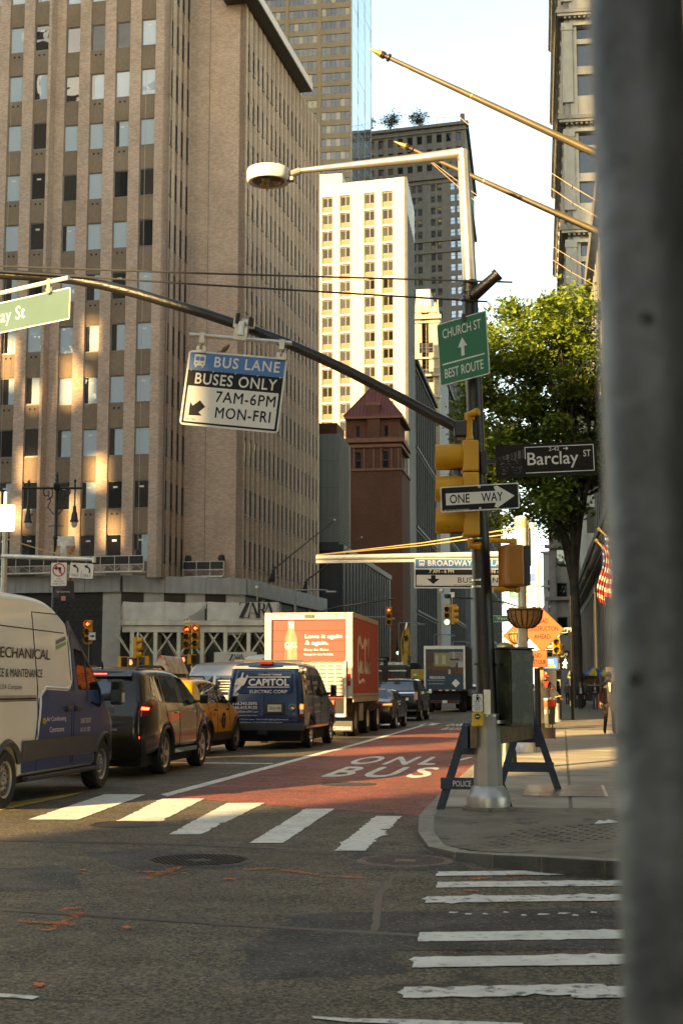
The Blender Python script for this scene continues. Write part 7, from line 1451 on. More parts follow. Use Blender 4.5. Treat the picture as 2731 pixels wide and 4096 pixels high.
for s_, y0, y1, z0, z1, bo in (('CAPITOL', .50, 1.10, 1.50, 1.68, .04), ('ELECTRIC', 1.50, 2.2, 1.56, 1.66, .02), ('CORP', 1.5, 1.95, 1.42, 1.52, .02), ('718.343.5595', .55, 1.15, 1.36, 1.43, .01), ('Electrical Construction', .55, 1.25, .98, 1.03, .002), ('646.415.9133', 1.5, 2.3, 1.02, 1.10, .01), ('Lighting Maintenance', 1.45, 2.3, .86, .92, .002)): text(s_, LETW, t, (wf((y0 + y1) / 2, (z0 + z1) / 2) + .010, y0, z0), y1 - y0, z1 - z0, 'right', bo)
mirror(t, 3.35, 1.25, wf, TRIM, .32, .2, .10); patch([(.3, .56), (3.6, .56), (3.6, .50), (.3, .50)], wf, CHR, .012, (1, -1)).build('side_moulding', t); handle(t, 2.62, 1.10, wf, TRIM)
MB().lathe([(.0, .03), (.1, .02), (.1, 0)], 12, CHR, T(.92, .22, 1.92) @ Rx(pi / 2)).build('convex_mirror', t)

# --- red box truck
RD = mat('truck_red', (.36, .026, .014), .5, noise=(1.5, .08), spec=.25); RD2 = mat('roller_red', (.19, .022, .015), .6, noise=(1, .08)); WF_ = mat('truck_frame', (.34, .315, .26), .45, .15, noise=(4, .12), dirt=((.30, .22, .12), 5, .66)); ALU = mat('alu_trim', (.34, .32, .28), .35, .7)
t = thing('bottle_truck', 'red Coca-Cola box truck with bottle picture on its roller door', 'truck', (-7.63, 43., 0)); TW, TL_, TB, TH = 1.345, 6.1, 1.18, 3.78
MB().box(-TW, TW, .06, TL_, TB, TH - .03, RD).build('box_body', t); 
[MB().box(x0, x1, -.05, .055, TB, TH, WF_).build('door_post', t, bev=.015) for x0, x1 in ((-TW - .02, -TW + .20), (TW - .20, TW + .02))]; MB().box(-TW + .203, TW - .203, -.05, .06, TH - .22, TH, WF_).build('door_header', t, bev=.015); MB().box(TW - .001, TW + .025, .06, TL_ + .02, TH - .14, TH + .01, WF_).box(TW - .001, TW + .025, TL_ - .06, TL_ + .02, TB, TH - .145, WF_).box(TW - .001, TW + .03, .056, TL_, TB - .12, TB + .14, WF_).build('side_rail', t)
b = MB()
for k in range(22): b.box(TW + .03, TW + .033, .25 + k * .26, .36 + k * .26, TB + .03, TB + .08, BRN)
b.build('rail_slot', t); b = MB()
for i in range(9):
    for j in range(24): b.box(TW + .0005, TW + .004, .35 + .68 * i, .365 + .68 * i, TB + .2 + j * .095, TB + .215 + j * .095, RIV)
tag(b.build('rivet', t), kind='stuff')
dz = (TH - .22 - 2.26) / 4
for k in range(5): MB().box(-TW + .22, TW - .22, .02, .055, 2.26 - dz + k * dz + .004, 2.26 + k * dz - .004, RD2).build('door_panel', t)
MB().box(-.12, .16, -.09, -.05, TH - .16, TH - .06, FRM_D).build('header_lamp', t); 
for x in (-.85, .0, .85): MB().box(x - .03, x + .03, -.06, -.05, TH - .10, TH - .05, AMB).build('marker_lamp', t)
def rt(s, x0, x1, z0, z1, m=LETW, bold=.025): text(s, m, t, (x0, .017, z0), x1 - x0, z1 - z0, bold=bold)
rt('Love it again', -.12, 1.02, 2.96, 3.12); rt('& again.', -.12, .60, 2.76, 2.92); rt('Enjoy the Coke.', -.14, .62, 2.60, 2.68); rt('Recycle the bottle.', -.14, .76, 2.46, 2.54)
bp = [(.09, 1.25), (.09, 1.20), (.075, 1.16), (.08, 1.05), (.12, .93), (.17, .80), (.20, .68), (.20, .58), (.185, .5), (.19, .40), (.20, .28), (.20, .08), (.17, 0)]
BT1 = mat('bottle_print', (.30, .11, .06), .4, noise=(5, .25)); BTC = mat('bottle_cap_print', (.62, .50, .40), .4)
poly([(x * .95, z) for x, z in bp] + [(-x * .95, z) for x, z in bp[::-1]], .003, BT1, 0).build('bottle_picture', t, (-.55, .018, 2.27)); poly([(.085, 1.03), (.085, 1.25), (-.085, 1.25), (-.085, 1.03)], .002, BTC, -.0035).build('bottle_label', t, (-.55, .018, 2.27)); poly([(-.10, .04), (-.05, .04), (-.06, .9), (-.02, 1.0), (-.05, 1.0), (-.12, .78), (-.12, .5)], .001, mat('bottle_light', (.42, .20, .11), .4), -.0035).build('bottle_shine', t, (-.5, .018, 2.27)); poly([(-.18, .06), (-.12, .06), (-.12, .5), (-.15, .72), (-.18, .64)], .001, mat('bottle_dark', (.14, .03, .02), .4), -.0035).build('bottle_shade_print', t, (-.55, .018, 2.27))
def script(parent, M_, m, w=.05, name='script_lettering'):
    """flowing script logo drawn with ribbons in a 1 x .36 box"""
    S_ = [[(.135, .27), (.12, .31), (.08, .32), (.03, .26), (.01, .15), (.03, .05), (.08, .03), (.13, .07), (.16, .12)], [(.20, .12), (.17, .10), (.17, .05), (.20, .03), (.23, .07), (.22, .12), (.20, .12), (.25, .13)], [(.31, .12), (.28, .11), (.27, .05), (.30, .03), (.33, .07)], [(.40, .11), (.37, .12), (.35, .06), (.37, .03), (.40, .07), (.41, .12), (.40, .04), (.44, .05), (.47, .07)],
          [(.665, .27), (.65, .31), (.61, .32), (.56, .26), (.54, .15), (.56, .05), (.61, .03), (.66, .07), (.69, .12)], [(.73, .12), (.70, .10), (.70, .05), (.73, .03), (.76, .07), (.75, .12), (.73, .12), (.78, .13)], [(.80, .04), (.80, .12), (.84, .30), (.82, .34), (.80, .28), (.80, .06), (.83, .03), (.86, .07)], [(.93, .11), (.90, .12), (.88, .06), (.90, .03), (.93, .07), (.94, .12), (.93, .04), (.98, .05)],
          [(.08, .32), (.18, .34), (.28, .26), (.40, .24), (.50, .30), (.56, .33)], [(.10, .04), (.05, -.03), (.15, -.06), (.40, -.02), (.52, -.05)]]
    b = MB()
    for st in S_:
        p = smooth_line(st, 2); n = len(p); v = []
        for i, q in enumerate(p):
            d = Vector(p[min(i + 1, n - 1)]) - Vector(p[max(i - 1, 0)]); d.normalize(); nn = Vector((-d.y, d.x)); h = w * (.22 + .30 * abs(d.y)) ; v += [(q[0] + nn.x * h, q[1] + nn.y * h, 0), (q[0] - nn.x * h, q[1] - nn.y * h, 0)]
        b.add(v, [(2 * i, 2 * i + 2, 2 * i + 3, 2 * i + 1) for i in range(n - 1)], m, M_)
    return b.build(name, parent)
script(t, T(-.74, .012, 2.70) @ Rx(pi / 2) @ Matrix.Diagonal((.40, .52, 1, 1)), LETW, .05)
# the same script along the side
Ms = Matrix(((0, 0, 1, TW + .006), (3.1, 0, 0, 1.1), (0, 3.7, 0, 1.85), (0, 0, 0, 1))); script(t, Ms, LETW, .055)
MB().box(-.95, TW - .24, -.10, .0, TB + .08, 2.26, ALU).build('tail_lift', t); b = MB()
for i in range(8):
    for j in range(9): b.box(-.9 + i * .25, -.70 + i * .25, -.104, -.1, TB + .14 + j * .115, TB + .19 + j * .115, BRN)
tag(b.build('tail_lift_grille', t), kind='stuff'); MB().box(TW - .235, TW - .17, -.12, -.05, .62, 2.3, BAND).build('lift_chain', t)
for z in (1.55, 1.75): MB().box(TW - .15, TW - .05, -.07, -.051, z, z + .16, TAILR).build('side_lamp', t)
MB().box(-1.1, 1.2, -.05, .1, .60, .72, FRM_D).box(-1.1, 1.2, .0, 6.6, .72, TB - .01, UNDER).build('chassis', t); MB().box(.42, 1.18, -.065, -.052, .62, .70, WHTM).build('reflector_strip', t); MB().box(.60, .78, -.08, -.05, .92, 1.10, TAILL).build('tail_lamp', t); MB().box(.35, .50, -.08, -.05, .92, 1.08, CLR).build('reverse_lamp', t)
o = MB().box(.5, 1.3, .3, .33, .18, .70, TRIM).build('mud_flap', t); text('MORGAN', LETW, o, (.58, .296, .22), .66, .10, bold=.01)
for y in (1.45, 4.3, 6.9):
    for s in (1, -1): wheel(t, s * 1.10, y, .49, .30, WHTM if y > 4 else STEELW, .28, 'truck', s)
    if y < 4: [wheel(t, s * .78, y, .49, .28, STEELW, .28, 'truck', s) for s in (1, -1)]
MB().box(.95, 1.28, 2.3, 2.9, .45, 1.0, ALU).build('tool_box', t, bev=.02); MB().box(-1.1, 1.1, 6.3, 8.2, .6, 2.55, RD).build('cab', t, bev=.15); MB().box(-1.0, 1.0, 8.18, 8.22, 1.6, 2.4, CGL).build('windscreen', t); MB().box(1.102, 1.11, 6.9, 7.9, 1.6, 2.3, CGL).build('side_window', t)
MB().box(1.25, 1.47, 7.9, 8.0, 1.7, 2.3, FRM_D).tube([(1.1, 7.9, 2.35), (1.38, 7.95, 2.35), (1.38, 7.95, 1.65), (1.1, 7.9, 1.65)], .02, 5, FRM_D).build('mirror', t)

# --- gray saloon
SG = paint('saloon_grey', (.085, .072, .055), .7, .3)
t, wf, tab, X = car('saloon_car', 'grey brown saloon car behind the red truck, nearest to the bus lane line', (-7.02, 52.0, 0), radians(-1), 4.85, 1.84, [(.12, .32), (.0, .55), (.03, .85), (.1, .98), (.45, 1.03), (.8, 1.10), (1.3, 1.36), (1.7, 1.44), (2.3, 1.44), (2.9, 1.28), (3.5, 1.0), (4.2, .92), (4.7, .78), (4.83, .55), (4.8, .35)], (1.05, 3.85), .335, SG,
  [[(1.0, 1.10), (1.2, 1.03), (1.95, 1.0), (1.95, 1.38), (1.6, 1.36), (1.35, 1.28)], [(2.03, 1.385), (2.03, 1.0), (3.2, .96), (2.85, 1.2), (2.5, 1.34)]], None, arch=.38, z0=.24, belt=.98, rr=.22, tum=.42, seams=([(1.99, 1.0), (1.99, .32)], [(3.2, .95), (3.25, .4)]), rnd=.14)
b = MB(); v_ = [(-.66, .62, 1.05), (.66, .62, 1.05), (.52, 1.32, 1.40), (-.52, 1.32, 1.40)]; b.sheet([(x, y - .02, z + .03) for x, y, z in v_], CGL).build('rear_window', t)
for s in (1, -1): epatch([(s * .42, .92), (s * .88, .95), (s * .88, .80), (s * .42, .80)], tab, TAILR, -.06, bulge=.1).build('tail_lamp', t); epatch([(s * .55, .90), (s * .86, .92), (s * .86, .87), (s * .55, .86)], tab, TAILL, -.066, bulge=.1).build('brake_lamp', t)
plate_no(t, 0, -.06, .75, 'JHT-2264'); epatch([(-.85, .45), (.85, .45), (.85, .30), (-.85, .30)], tab, TRIM, -.05, bulge=.1).build('bumper', t); mirror(t, 3.05, .98, wf, SG, .14, .18, .06); handle(t, 1.85, .88, wf, CHR)
# --- black SUV
BK = paint('suv_black', (.010, .010, .010), .3, .2)
t, wf, tab, X = car('suv', 'large shiny black SUV ahead of the grey saloon', (-7.36, 64., 0), radians(-1), 5.2, 2.02, [(.1, .40), (.0, .65), (.02, 1.1), (.12, 1.3), (.3, 1.74), (.45, 1.85), (1.0, 1.89), (2.6, 1.88), (3.2, 1.60), (3.7, 1.25), (4.5, 1.18), (5.05, 1.05), (5.18, .7), (5.15, .45)], (1.2, 4.1), .40, BK,
  [[(.6, 1.72), (.5, 1.35), (1.25, 1.32), (1.25, 1.74)], [(1.35, 1.74), (1.35, 1.3), (2.2, 1.28), (2.2, 1.74)], [(2.3, 1.74), (2.3, 1.28), (3.4, 1.25), (3.05, 1.5), (2.75, 1.70)]], None, arch=.46, z0=.34, belt=1.25, rr=.28, rim=CHR)
epatch([(-.78, 1.36), (-.70, 1.76), (.70, 1.76), (.78, 1.36)], tab, CGL, -.05, bulge=.05).build('rear_window', t); epatch([(-.8, 1.28), (.8, 1.30), (.8, 1.24), (-.8, 1.22)], tab, CHR, -.055, bulge=.05).build('chrome_strip', t); epatch([(-.9, .52), (.9, .52), (.9, .44), (-.9, .44)], tab, CHR, -.055, bulge=.05).build('bumper_strip', t); plate_no(t, -.0, -.06, 1.08, 'T682910C', .32, .16)
for s in (1, -1): epatch([(s * .76, 1.32), (s * .95, 1.30), (s * .95, .95), (s * .80, .97)], tab, mat('tail_amber', (.42, .13, .05), .15, coat=.5), -.055, bulge=.05).build('tail_lamp', t)
mirror(t, 3.3, 1.22, wf, CHR, .2, .2, .08); b = MB(); [b.box(x, x + .05, .6, 2.6, 1.9, 1.94, TRIM) for x in (-.7, .65)]; b.build('roof_rail', t)
# --- kitchen box truck
YF = 88.; p = at(1695, 2700, YF); q = at(1860, 2700, YF); cxF = (p.x + q.x) / 2; TB2, TH2, HW = 1.40, 4.05, (q.x - p.x) / 2
DK = mat('truck_grey', (.16, .155, .14), .5, .2); NVB = mat('door_navy', (.018, .06, .085), .5); t = thing('kitchen_truck', 'box truck with a kitchen picture and the name FERGUSON, under the green signal', 'truck', (cxF, YF, 0))
MB().box(-HW, HW, .05, 7, TB2, TH2 - .02, DK).build('box_body', t); [MB().box(x0, x1, -.05, .045, TB2, TH2, WHTM).build('door_post', t) for x0, x1 in ((-HW, -HW + .11), (HW - .11, HW))]; MB().box(-HW + .112, HW - .112, -.05, .045, TH2 - .2, TH2, WHTM).build('door_header', t); MB().box(-HW + .11, HW - .11, .0, .04, TB2 + .01, TH2 - .2, NVB).build('roller_door', t)
KP = [mat('kitchen_%d' % i, c, .5) for i, c in enumerate(((.12, .085, .05), (.30, .28, .10), (.45, .44, .40), (.16, .06, .028), (.09, .045, .025), (.28, .25, .2), (.05, .045, .04), (.12, .20, .05)))]
b = MB(); zt, zb_ = 3.68, 2.32; ww = HW - .12; ks = lambda x0, x1, z0, z1, k, d: b.box(x0 * ww, x1 * ww, -.003 - d * .002, -.001, zb_ + z0 * (zt - zb_), zb_ + z1 * (zt - zb_), KP[k])
for a_ in ((-1, 1, 0, 1, 0, 0), (-.55, .25, .35, .95, 1, 1), (-.48, -.35, .45, .85, 2, 2), (-.12, .05, .45, .85, 2, 2), (.25, 1, .3, 1, 5, 1), (-1, -.55, .3, .95, 4, 1), (-1, 1, 0, .30, 4, 1), (-1, .35, .18, .34, 3, 3), (-.75, -.68, 0, .25, 6, 4), (.2, .32, -.0, .2, 2, 4), (.55, 1, .05, .35, 3, 3), (.72, 1, .3, .55, 2, 4), (.45, .55, .7, 1, 2, 4), (.3, .8, .62, .70, 6, 5), (-.62, -.5, .36, .5, 7, 5), (-.95, -.8, 0, .2, 6, 5), (.62, .72, .1, .5, 6, 4)): ks(*a_)
b.build('kitchen_picture', t); text('FERGUSON', LETW, t, (-.92, -.004, 2.02), .92, .17, bold=.03); text('Bath, Kitchen & Lighting Gallery', LETW, t, (-1.05, -.004, 1.90), 1.05, .07, bold=0); text('FERGUSONSHOWROOMS.COM', LETW, t, (-1.0, -.004, 1.70), .95, .06, bold=0)
poly([(0, .26), (.25, 0), (0, -.26), (-.25, 0)], .004, WHTM, 0).build('hazard_diamond', t, (.68, -.003, 1.76)); MB().box(-HW, HW, .0, .2, TB2 - .12, TB2 - .005, FRM_D).box(-.95, .95, .2, 7.6, .6, TB2 - .12, UNDER).build('chassis', t); b = MB()
for k in range(6): b.box(-.55 + k * .2, -.36 + k * .2, -.02, -.001, TB2 - .10, TB2 - .04, TAILR if k % 2 == 0 else WHTM)
b.build('reflector_strip', t); MB().box(-.9, .9, -.05, .1, .55, .72, FRM_D).build('bumper', t); MB().box(-.75, .55, -.06, -.051, .58, .68, TAILR).box(-.15, .15, -.065, -.06, .55, .72, WHTM).build('tail_strip', t)
for y in (1.4, 6.6):
    for s in (1, -1): wheel(t, s * 1.0, y, .48, .42, STEELW, .26, 'truck', s)
MB().box(-1.1, 1.1, 7.1, 9, .6, 2.6, WHTM).build('cab', t, bev=.15)
# --- silver van and white van in the next lanes
t, wf, tab, X = car('silver_van', 'silver van with white lettering on its dark back windows behind the taxi', (-10.35, 42.0, 0), 0, 5.4, 1.95, [(.03, .5), (.0, .8), (.02, 1.3), (.18, 1.95), (.5, 2.18), (1.2, 2.26), (2.8, 2.24), (3.4, 1.85), (3.9, 1.3), (4.6, 1.1), (5.2, .9), (5.3, .5)], (1.1, 4.2), .34, paint('silver', (.42, .40, .36), .6), [[(.5, 1.85), (.4, 1.35), (3.6, 1.3), (3.2, 1.75), (2.9, 1.88)]], None, arch=.4, belt=1.3, tum=.18, cat='van', rr=.2)
for s in (1, -1): epatch([(s * .04, 1.28), (s * .04, 1.86), (s * .72, 1.86), (s * .78, 1.28)], tab, CGL, -.05, bulge=.03).build('rear_window', t); epatch([(s * .80, 1.2), (s * .93, 1.2), (s * .93, .8), (s * .80, .8)], tab, TAILR, -.055).build('tail_lamp', t)
for i, w_ in enumerate((.52, .36, .42, .38, .34)): MB().box(.38 - w_ / 2, .38 + w_ / 2, interp(tab, 1.7 - i * .08) - .062, interp(tab, 1.7 - i * .08) - .058, 1.69 - i * .08, 1.72 - i * .08, LETW).build('lettering', t)
MB().box(-.42, -.22, -.0, .012, 1.32, 1.55, LETW).box(-.37, -.27, -.004, 0.0, 1.36, 1.48, SG_R).build('sticker', t); plate_no(t, 0, -.06, .9, '50417-JW')
t, wf, tab, X = car('white_van', 'white high roofed van showing only its top left of the red truck', (-10.75, 51.5, 0), 0, 5.8, 2.0, [(.03, .5), (.0, .8), (.02, 1.4), (.12, 2.4), (.35, 2.66), (1.2, 2.72), (2.8, 2.7), (3.5, 2.2), (4.2, 1.4), (4.9, 1.15), (5.5, .9), (5.6, .5)], (1.1, 4.5), .34, VW, [[(3.0, 2.1), (3.0, 1.5), (4.1, 1.4), (3.6, 2.0)]], None, arch=.4, belt=1.4, tum=.1, cat='van', rr=.2)
for s in (1, -1): epatch([(s * .05, 1.5), (s * .05, 2.1), (s * .7, 2.1), (s * .75, 1.5)], tab, CGL, -.05).build('rear_window', t); epatch([(s * .84, 1.9), (s * .95, 1.9), (s * .95, 1.2), (s * .84, 1.2)], tab, TAILR, -.055).build('tail_lamp', t)
epatch([(-.15, 2.58), (.15, 2.58), (.15, 2.53), (-.15, 2.53)], tab, TAILR, -.06).build('high_brake_lamp', t)
# --- excavator and its carrier
YX = 100.; EY = mat('machine_yellow', (.50, .30, .03), .5, noise=(3, .15), dirt=((.14, .09, .04), 5, .6)); PX_ = lambda x, y, Y=YX: at(*Z4(x, y), Y)
bx_ = PX_(640, 1400); t = thing('excavator', 'yellow excavator with raised boom between the red truck and the kitchen truck', 'excavator', (bx_.x, YX, 0)); LX = lambda x, y: PX_(x, y) - Vector((bx_.x, YX, 0))
def slab(pts, th, m, y0=0.): b = MB(); b.prism([(LX(*p).x, LX(*p).z) for p in pts], th, m, T(0, y0, 0) @ Rx(pi / 2)); return b
slab([(540, 1200), (535, 1060), (545, 1000), (548, 900), (580, 820), (610, 820), (628, 900), (612, 1010), (605, 1080), (600, 1200)], .45, EY, .2).build('boom', t, bev=.03); slab([(562, 850), (590, 765), (606, 765), (622, 850), (610, 910), (575, 905)], .30, EY, .12).build('stick', t, bev=.03); MB().cyl(LX(585, 830) + Vector((0, -.28, 0)), LX(598, 760) + Vector((0, -.25, 0)), .10, n=8, m=BAND).build('ram', t); slab([(570, 905), (600, 890), (612, 930), (580, 960)], .1, UNDER, -.26).build('linkage', t)
b = MB()
for k in range(4): b.tube([LX(545 + k * 12, 1048 + k * 6) + Vector((0, -.3, 0)), LX(600 + k * 12, 1048 + k * 6) + Vector((0, -.3, 0)), LX(630 + k * 4, 1075 + k * 5) + Vector((0, -.3, 0)), LX(632 + k * 4, 1108) + Vector((0, -.3, 0))], .03, 5, EY)
for x in (538, 556, 612, 636): b.tube([LX(x, 1100) + Vector((0, -.28, 0)), LX(x - 3, 960) + Vector((0, -.28, 0)), LX(x + (20 if x < 580 else -15), 850) + Vector((0, -.28, 0))], .035, 5, EY if x != 556 else UNDER)
b.build('hose', t); MB().box(LX(600, 0).x, LX(770, 0).x, -.2, 3, LX(0, 1365).z, LX(0, 1248).z, EY).build('counterweight', t, bev=.08); MB().box(LX(612, 0).x, LX(700, 0).x, .2, 1.8, LX(0, 1248).z, LX(0, 1180).z, UNDER).build('engine_cover', t, bev=.1); MB().box(LX(585, 0).x, LX(600, 0).x, -.3, -.2, LX(0, 1350).z, LX(0, 1205).z, BAND).build('handrail', t); MB().box(-1.1, 1.1, -.2, 3.2, .1, LX(0, 1365).z - .01, UNDER).build('track', t, bev=.2); MB().box(LX(650, 0).x, LX(690, 0).x, -.23, -.201, LX(0, 1315).z, LX(0, 1298).z, LETW).build('warning_label', t)
YK = 82.; bx_ = PX_(440, 1400, YK); t = thing('flatbed_truck', 'dark flatbed truck with mirrors in front of the excavator, right of the red truck', 'truck', (bx_.x, YK, 0)); LK_ = lambda x, y: PX_(x, y, YK) - Vector((bx_.x, YK, 0))
MB().box(LK_(285, 0).x, LK_(585, 0).x, 0, 2.2, .6, LK_(0, 1200).z, mat('truck_black', (.012, .013, .014), .4)).build('cab', t, bev=.08); MB().box(LK_(285, 0).x, LK_(580, 0).x, -.03, -.001, LK_(0, 1268).z, LK_(0, 1256).z, WHTM).build('stripe', t); MB().box(LK_(350, 0).x, LK_(405, 0).x, -.5, -.4, LK_(0, 1340).z, LK_(0, 1240).z, UNDER).box(LK_(352, 0).x, LK_(400, 0).x, -.5, -.4, LK_(0, 1205).z, LK_(0, 1150).z, UNDER).tube([LK_(290, 1125), LK_(350, 1125), LK_(370, 1145), LK_(375, 1340)], .03, 5, UNDER).build('mirror', t); MB().box(LK_(320, 0).x, LK_(440, 0).x, -.04, -.001, LK_(0, 1420).z, LK_(0, 1290).z, mat('red_rack', (.14, .02, .015), .5)).build('red_rack', t)
b = MB(); rnd = random.Random(5)
for k in range(6): x = LK_(300 + k * 40, 0).x; b.box(x, x + .25, .3, .8, LK_(0, 1200).z, LK_(0, 1200).z + .05 + .12 * rnd.random(), GALV if k % 2 else WHTM)
b.build('roof_gear', t)
for x in (-1, 1): wheel(t, x, .8, .48, .35, STEELW, .26, 'truck', x)
t, wf, tab, X = car('white_car', 'white car mostly hidden between the kitchen truck and the corner pole', (at(1905, 2700, 104).x - .65, 104, 0), 0, 4.6, 1.9, [(.1, .35), (.0, .6), (.05, 1.0), (.3, 1.45), (.6, 1.68), (1.8, 1.7), (2.6, 1.5), (3.2, 1.15), (4.2, 1.0), (4.5, .6), (4.5, .38)], (1.0, 3.6), .34, VW, [[(.6, 1.5), (.5, 1.15), (2.8, 1.1), (2.2, 1.5)]], None, belt=1.1)
epatch([(-.65, 1.12), (-.6, 1.55), (.6, 1.55), (.65, 1.12)], tab, CGL, -.05).build('rear_window', t)
for s in (1, -1): epatch([(s * .7, 1.05), (s * .9, 1.05), (s * .9, .85), (s * .7, .85)], tab, TAILR, -.055).build('tail_lamp', t)
# ---------------------------------------------------------------- people
SKIN = mat('skin', (.42, .24, .16), .55, noise=(12, .08)); SKIN_D = mat('skin_dark', (.085, .045, .03), .5, noise=(12, .08))
def cloth(n, c): return mat('cloth_' + n, c, .85, noise=(7, .15), bump=(25, .3))
CK = cloth('black', (.018, .018, .02)); CN = cloth('denim', (.05, .075, .12)); CT = cloth('taupe', (.045, .035, .026)); CG = cloth('grey', (.10, .10, .10)); CW = cloth('white', (.6, .57, .52)); CR_ = cloth('red', (.52, .025, .02)); CSH = cloth('shoe', (.02, .016, .014)); HAIR_B = mat('hair_brown', (.10, .06, .03), .7); HAIR_L = mat('hair_blond', (.30, .19, .09), .7); HAIR_G = mat('hair_grey', (.28, .25, .21), .7)
def person(label, loc, rz, h, top, legs, pose, skin=SKIN, hair=HAIR_B, long_hair=False, shoes=CSH, group=None, bulk=1., detail=True):
    """one continuous skinned body; pose gives joint positions for a 1.75 m figure facing local -y"""
    t = thing('person', label, 'person', loc, rz, group=group); k = h / 1.75
    J = dict(pel=(0, 0, .94), wst=(0, -.005, 1.10), chs=(0, -.01, 1.32), nek=(0, -.01, 1.475), jaw=(0, -.03, 1.575), crn=(0, -.02, 1.675),
             sL=(.175, 0, 1.41), eL=(.235, .03, 1.14), wL=(.235, -.06, .90), hL=(.23, -.09, .80), sR=(-.175, 0, 1.41), eR=(-.235, .03, 1.14), wR=(-.235, -.06, .90), hR=(-.23, -.09, .80),
             pL=(.095, 0, .90), kL=(.105, -.03, .50), aL=(.105, .03, .09), tL=(.115, -.13, .035), pR=(-.095, 0, .90), kR=(-.105, -.03, .50), aR=(-.105, .03, .09), tR=(-.115, -.13, .035))
    J.update(pose)
    R = dict(pel=(.155, .115), wst=(.145, .105), chs=(.175, .115), nek=(.058, .06), jaw=(.066, .075), crn=(.078, .092), sL=(.072, .07), eL=(.05, .05), wL=(.034, .034), hL=(.038, .022), sR=(.072, .07), eR=(.05, .05), wR=(.034, .034), hR=(.038, .022),
             pL=(.092, .095), kL=(.062, .062), aL=(.048, .05), tL=(.042, .032), pR=(.092, .095), kR=(.062, .062), aR=(.048, .05), tR=(.042, .032))
    names = list(J); E_ = [('pel', 'wst'), ('wst', 'chs'), ('chs', 'nek'), ('nek', 'jaw'), ('jaw', 'crn'), ('chs', 'sL'), ('sL', 'eL'), ('eL', 'wL'), ('wL', 'hL'), ('chs', 'sR'), ('sR', 'eR'), ('eR', 'wR'), ('wR', 'hR'), ('pel', 'pL'), ('pL', 'kL'), ('kL', 'aL'), ('aL', 'tL'), ('pel', 'pR'), ('pR', 'kR'), ('kR', 'aR'), ('aR', 'tR')]
    me = bpy.data.meshes.new('skeleton'); me.from_pydata([tuple(c * k for c in J[n]) for n in names], [(names.index(a), names.index(b)) for a, b in E_], [])
    o = bpy.data.objects.new('tmp', me); TMP.collection.objects.link(o); md = o.modifiers.new('s', 'SKIN'); md.use_smooth_shade = True; o.modifiers.new('d', 'SUBSURF').levels = 1
    bl = bulk
    for i, n in enumerate(names):
        r = R[n]; f = bl if n not in ('nek', 'jaw', 'crn', 'wL', 'wR', 'hL', 'hR') else 1; me.skin_vertices[0].data[i].radius = (r[0] * k * f, r[1] * k * f); me.skin_vertices[0].data[i].use_root = (n == 'pel')
    dg = workbench_graph(); m2 = bpy.data.meshes.new_from_object(o.evaluated_get(dg)); m2.name = 'body'
    bpy.data.objects.remove(o); m2.materials.clear()
    for m in (top, legs, skin, shoes): m2.materials.append(m)
    P = {n: Vector(J[n]) * k for n in names}; SEG = [(a, b, (2 if b in ('jaw', 'crn', 'hL', 'hR') else 3 if b in ('tL', 'tR') else 1 if b[0] in 'pka' and b != 'pel' else 0)) for a, b in E_]
    def dist(p, a, b): ab = b - a; f = max(0, min(1, (p - a).dot(ab) / ab.length_squared)); return (p - a - ab * f).length
    for f in m2.polygons:
        c = f.center; s_ = min(SEG, key=lambda s: dist(c, P[s[0]], P[s[1]]) / R[s[1]][0]); mi = s_[2]
        if s_[:2] == ('chs', 'nek') and c.z > (P['nek'].z - .03 * k): mi = 2
        if s_[:2] == ('pel', 'wst') and c.z < P['pel'].z + .0: mi = 1 if not top.get('long') else 0
        f.material_index = mi; f.use_smooth = True
    inst(m2, 'body', t)
    hc = (P['jaw'] + P['crn']) / 2; fw = -.088 * k
    if detail:
        b = MB(); b.add([hc + Vector((-.012, fw + .012, .012)) * 1, hc + Vector((.012, fw + .012, .012)), hc + Vector((0, fw - .022, -.012)), hc + Vector((0, fw + .008, .035))], [(0, 2, 3), (2, 1, 3), (0, 1, 2)], skin).build('nose', t)
        b = MB()
        for s in (-1, 1): b.lathe([(0, -.008), (.011, 0), (0, .008)], 6, CSH, Matrix.Translation(hc + Vector((s * .03, fw + .016, .022))))
        b.build('eye', t); MB().box(-.024, .024, fw + .012, fw + .02, -.045, -.038, mat('lips', (.28, .10, .08), .6), Matrix.Translation(hc)).build('mouth', t)
        for s in (-1, 1): MB().lathe([(0, -.03), (.014, 0), (0, .028)], 6, skin, Matrix.Translation(hc + Vector((s * .078, .01, 0)))).build('ear', t)
        for w_, h_ in (('wL', 'hL'), ('wR', 'hR')):
            d = (P[h_] - P[w_]).normalized(); sd = d.cross(Vector((0, 1, 0))).normalized(); b = MB()
            for q in range(4): a0 = P[h_] + sd * (.024 - q * .016) * k + d * .02; L_ = (.075, .085, .08, .06)[q] * k; b.tube([a0, a0 + d * L_ * .55 + Vector((0, -.012, 0)), a0 + d * L_ + Vector((0, -.035, 0))], [.0095 * k, .0088 * k, .007 * k], 6, skin)
            a0 = P[w_] + d * .04; b.tube([a0 + sd * .02, a0 + sd * .05 + d * .03, a0 + sd * .05 + d * .06 + Vector((0, -.02, 0))], [.011 * k, .01 * k, .008 * k], 6, skin); b.build('fingers', t)
    if hair:
        b = MB(); pr = [(0, .108), (.05, .098), (.082, .06), (.094, .015), (.09, -.02)]; b.lathe([(r * k, z * k) for r, z in pr], 16, hair, Matrix.Translation(P['crn'] + Vector((0, .018 * k, -.005))) @ Rx(-.35))
        if long_hair: b.lathe([(.075 * k, .02), (.095 * k, -.10 * k), (.10 * k, -.2 * k), (.06 * k, -.24 * k)], 14, hair, Matrix.Translation(P['crn'] + Vector((0, .03 * k, -.02))), .15, pi - .15)
        b.build('hair', t)
    return t
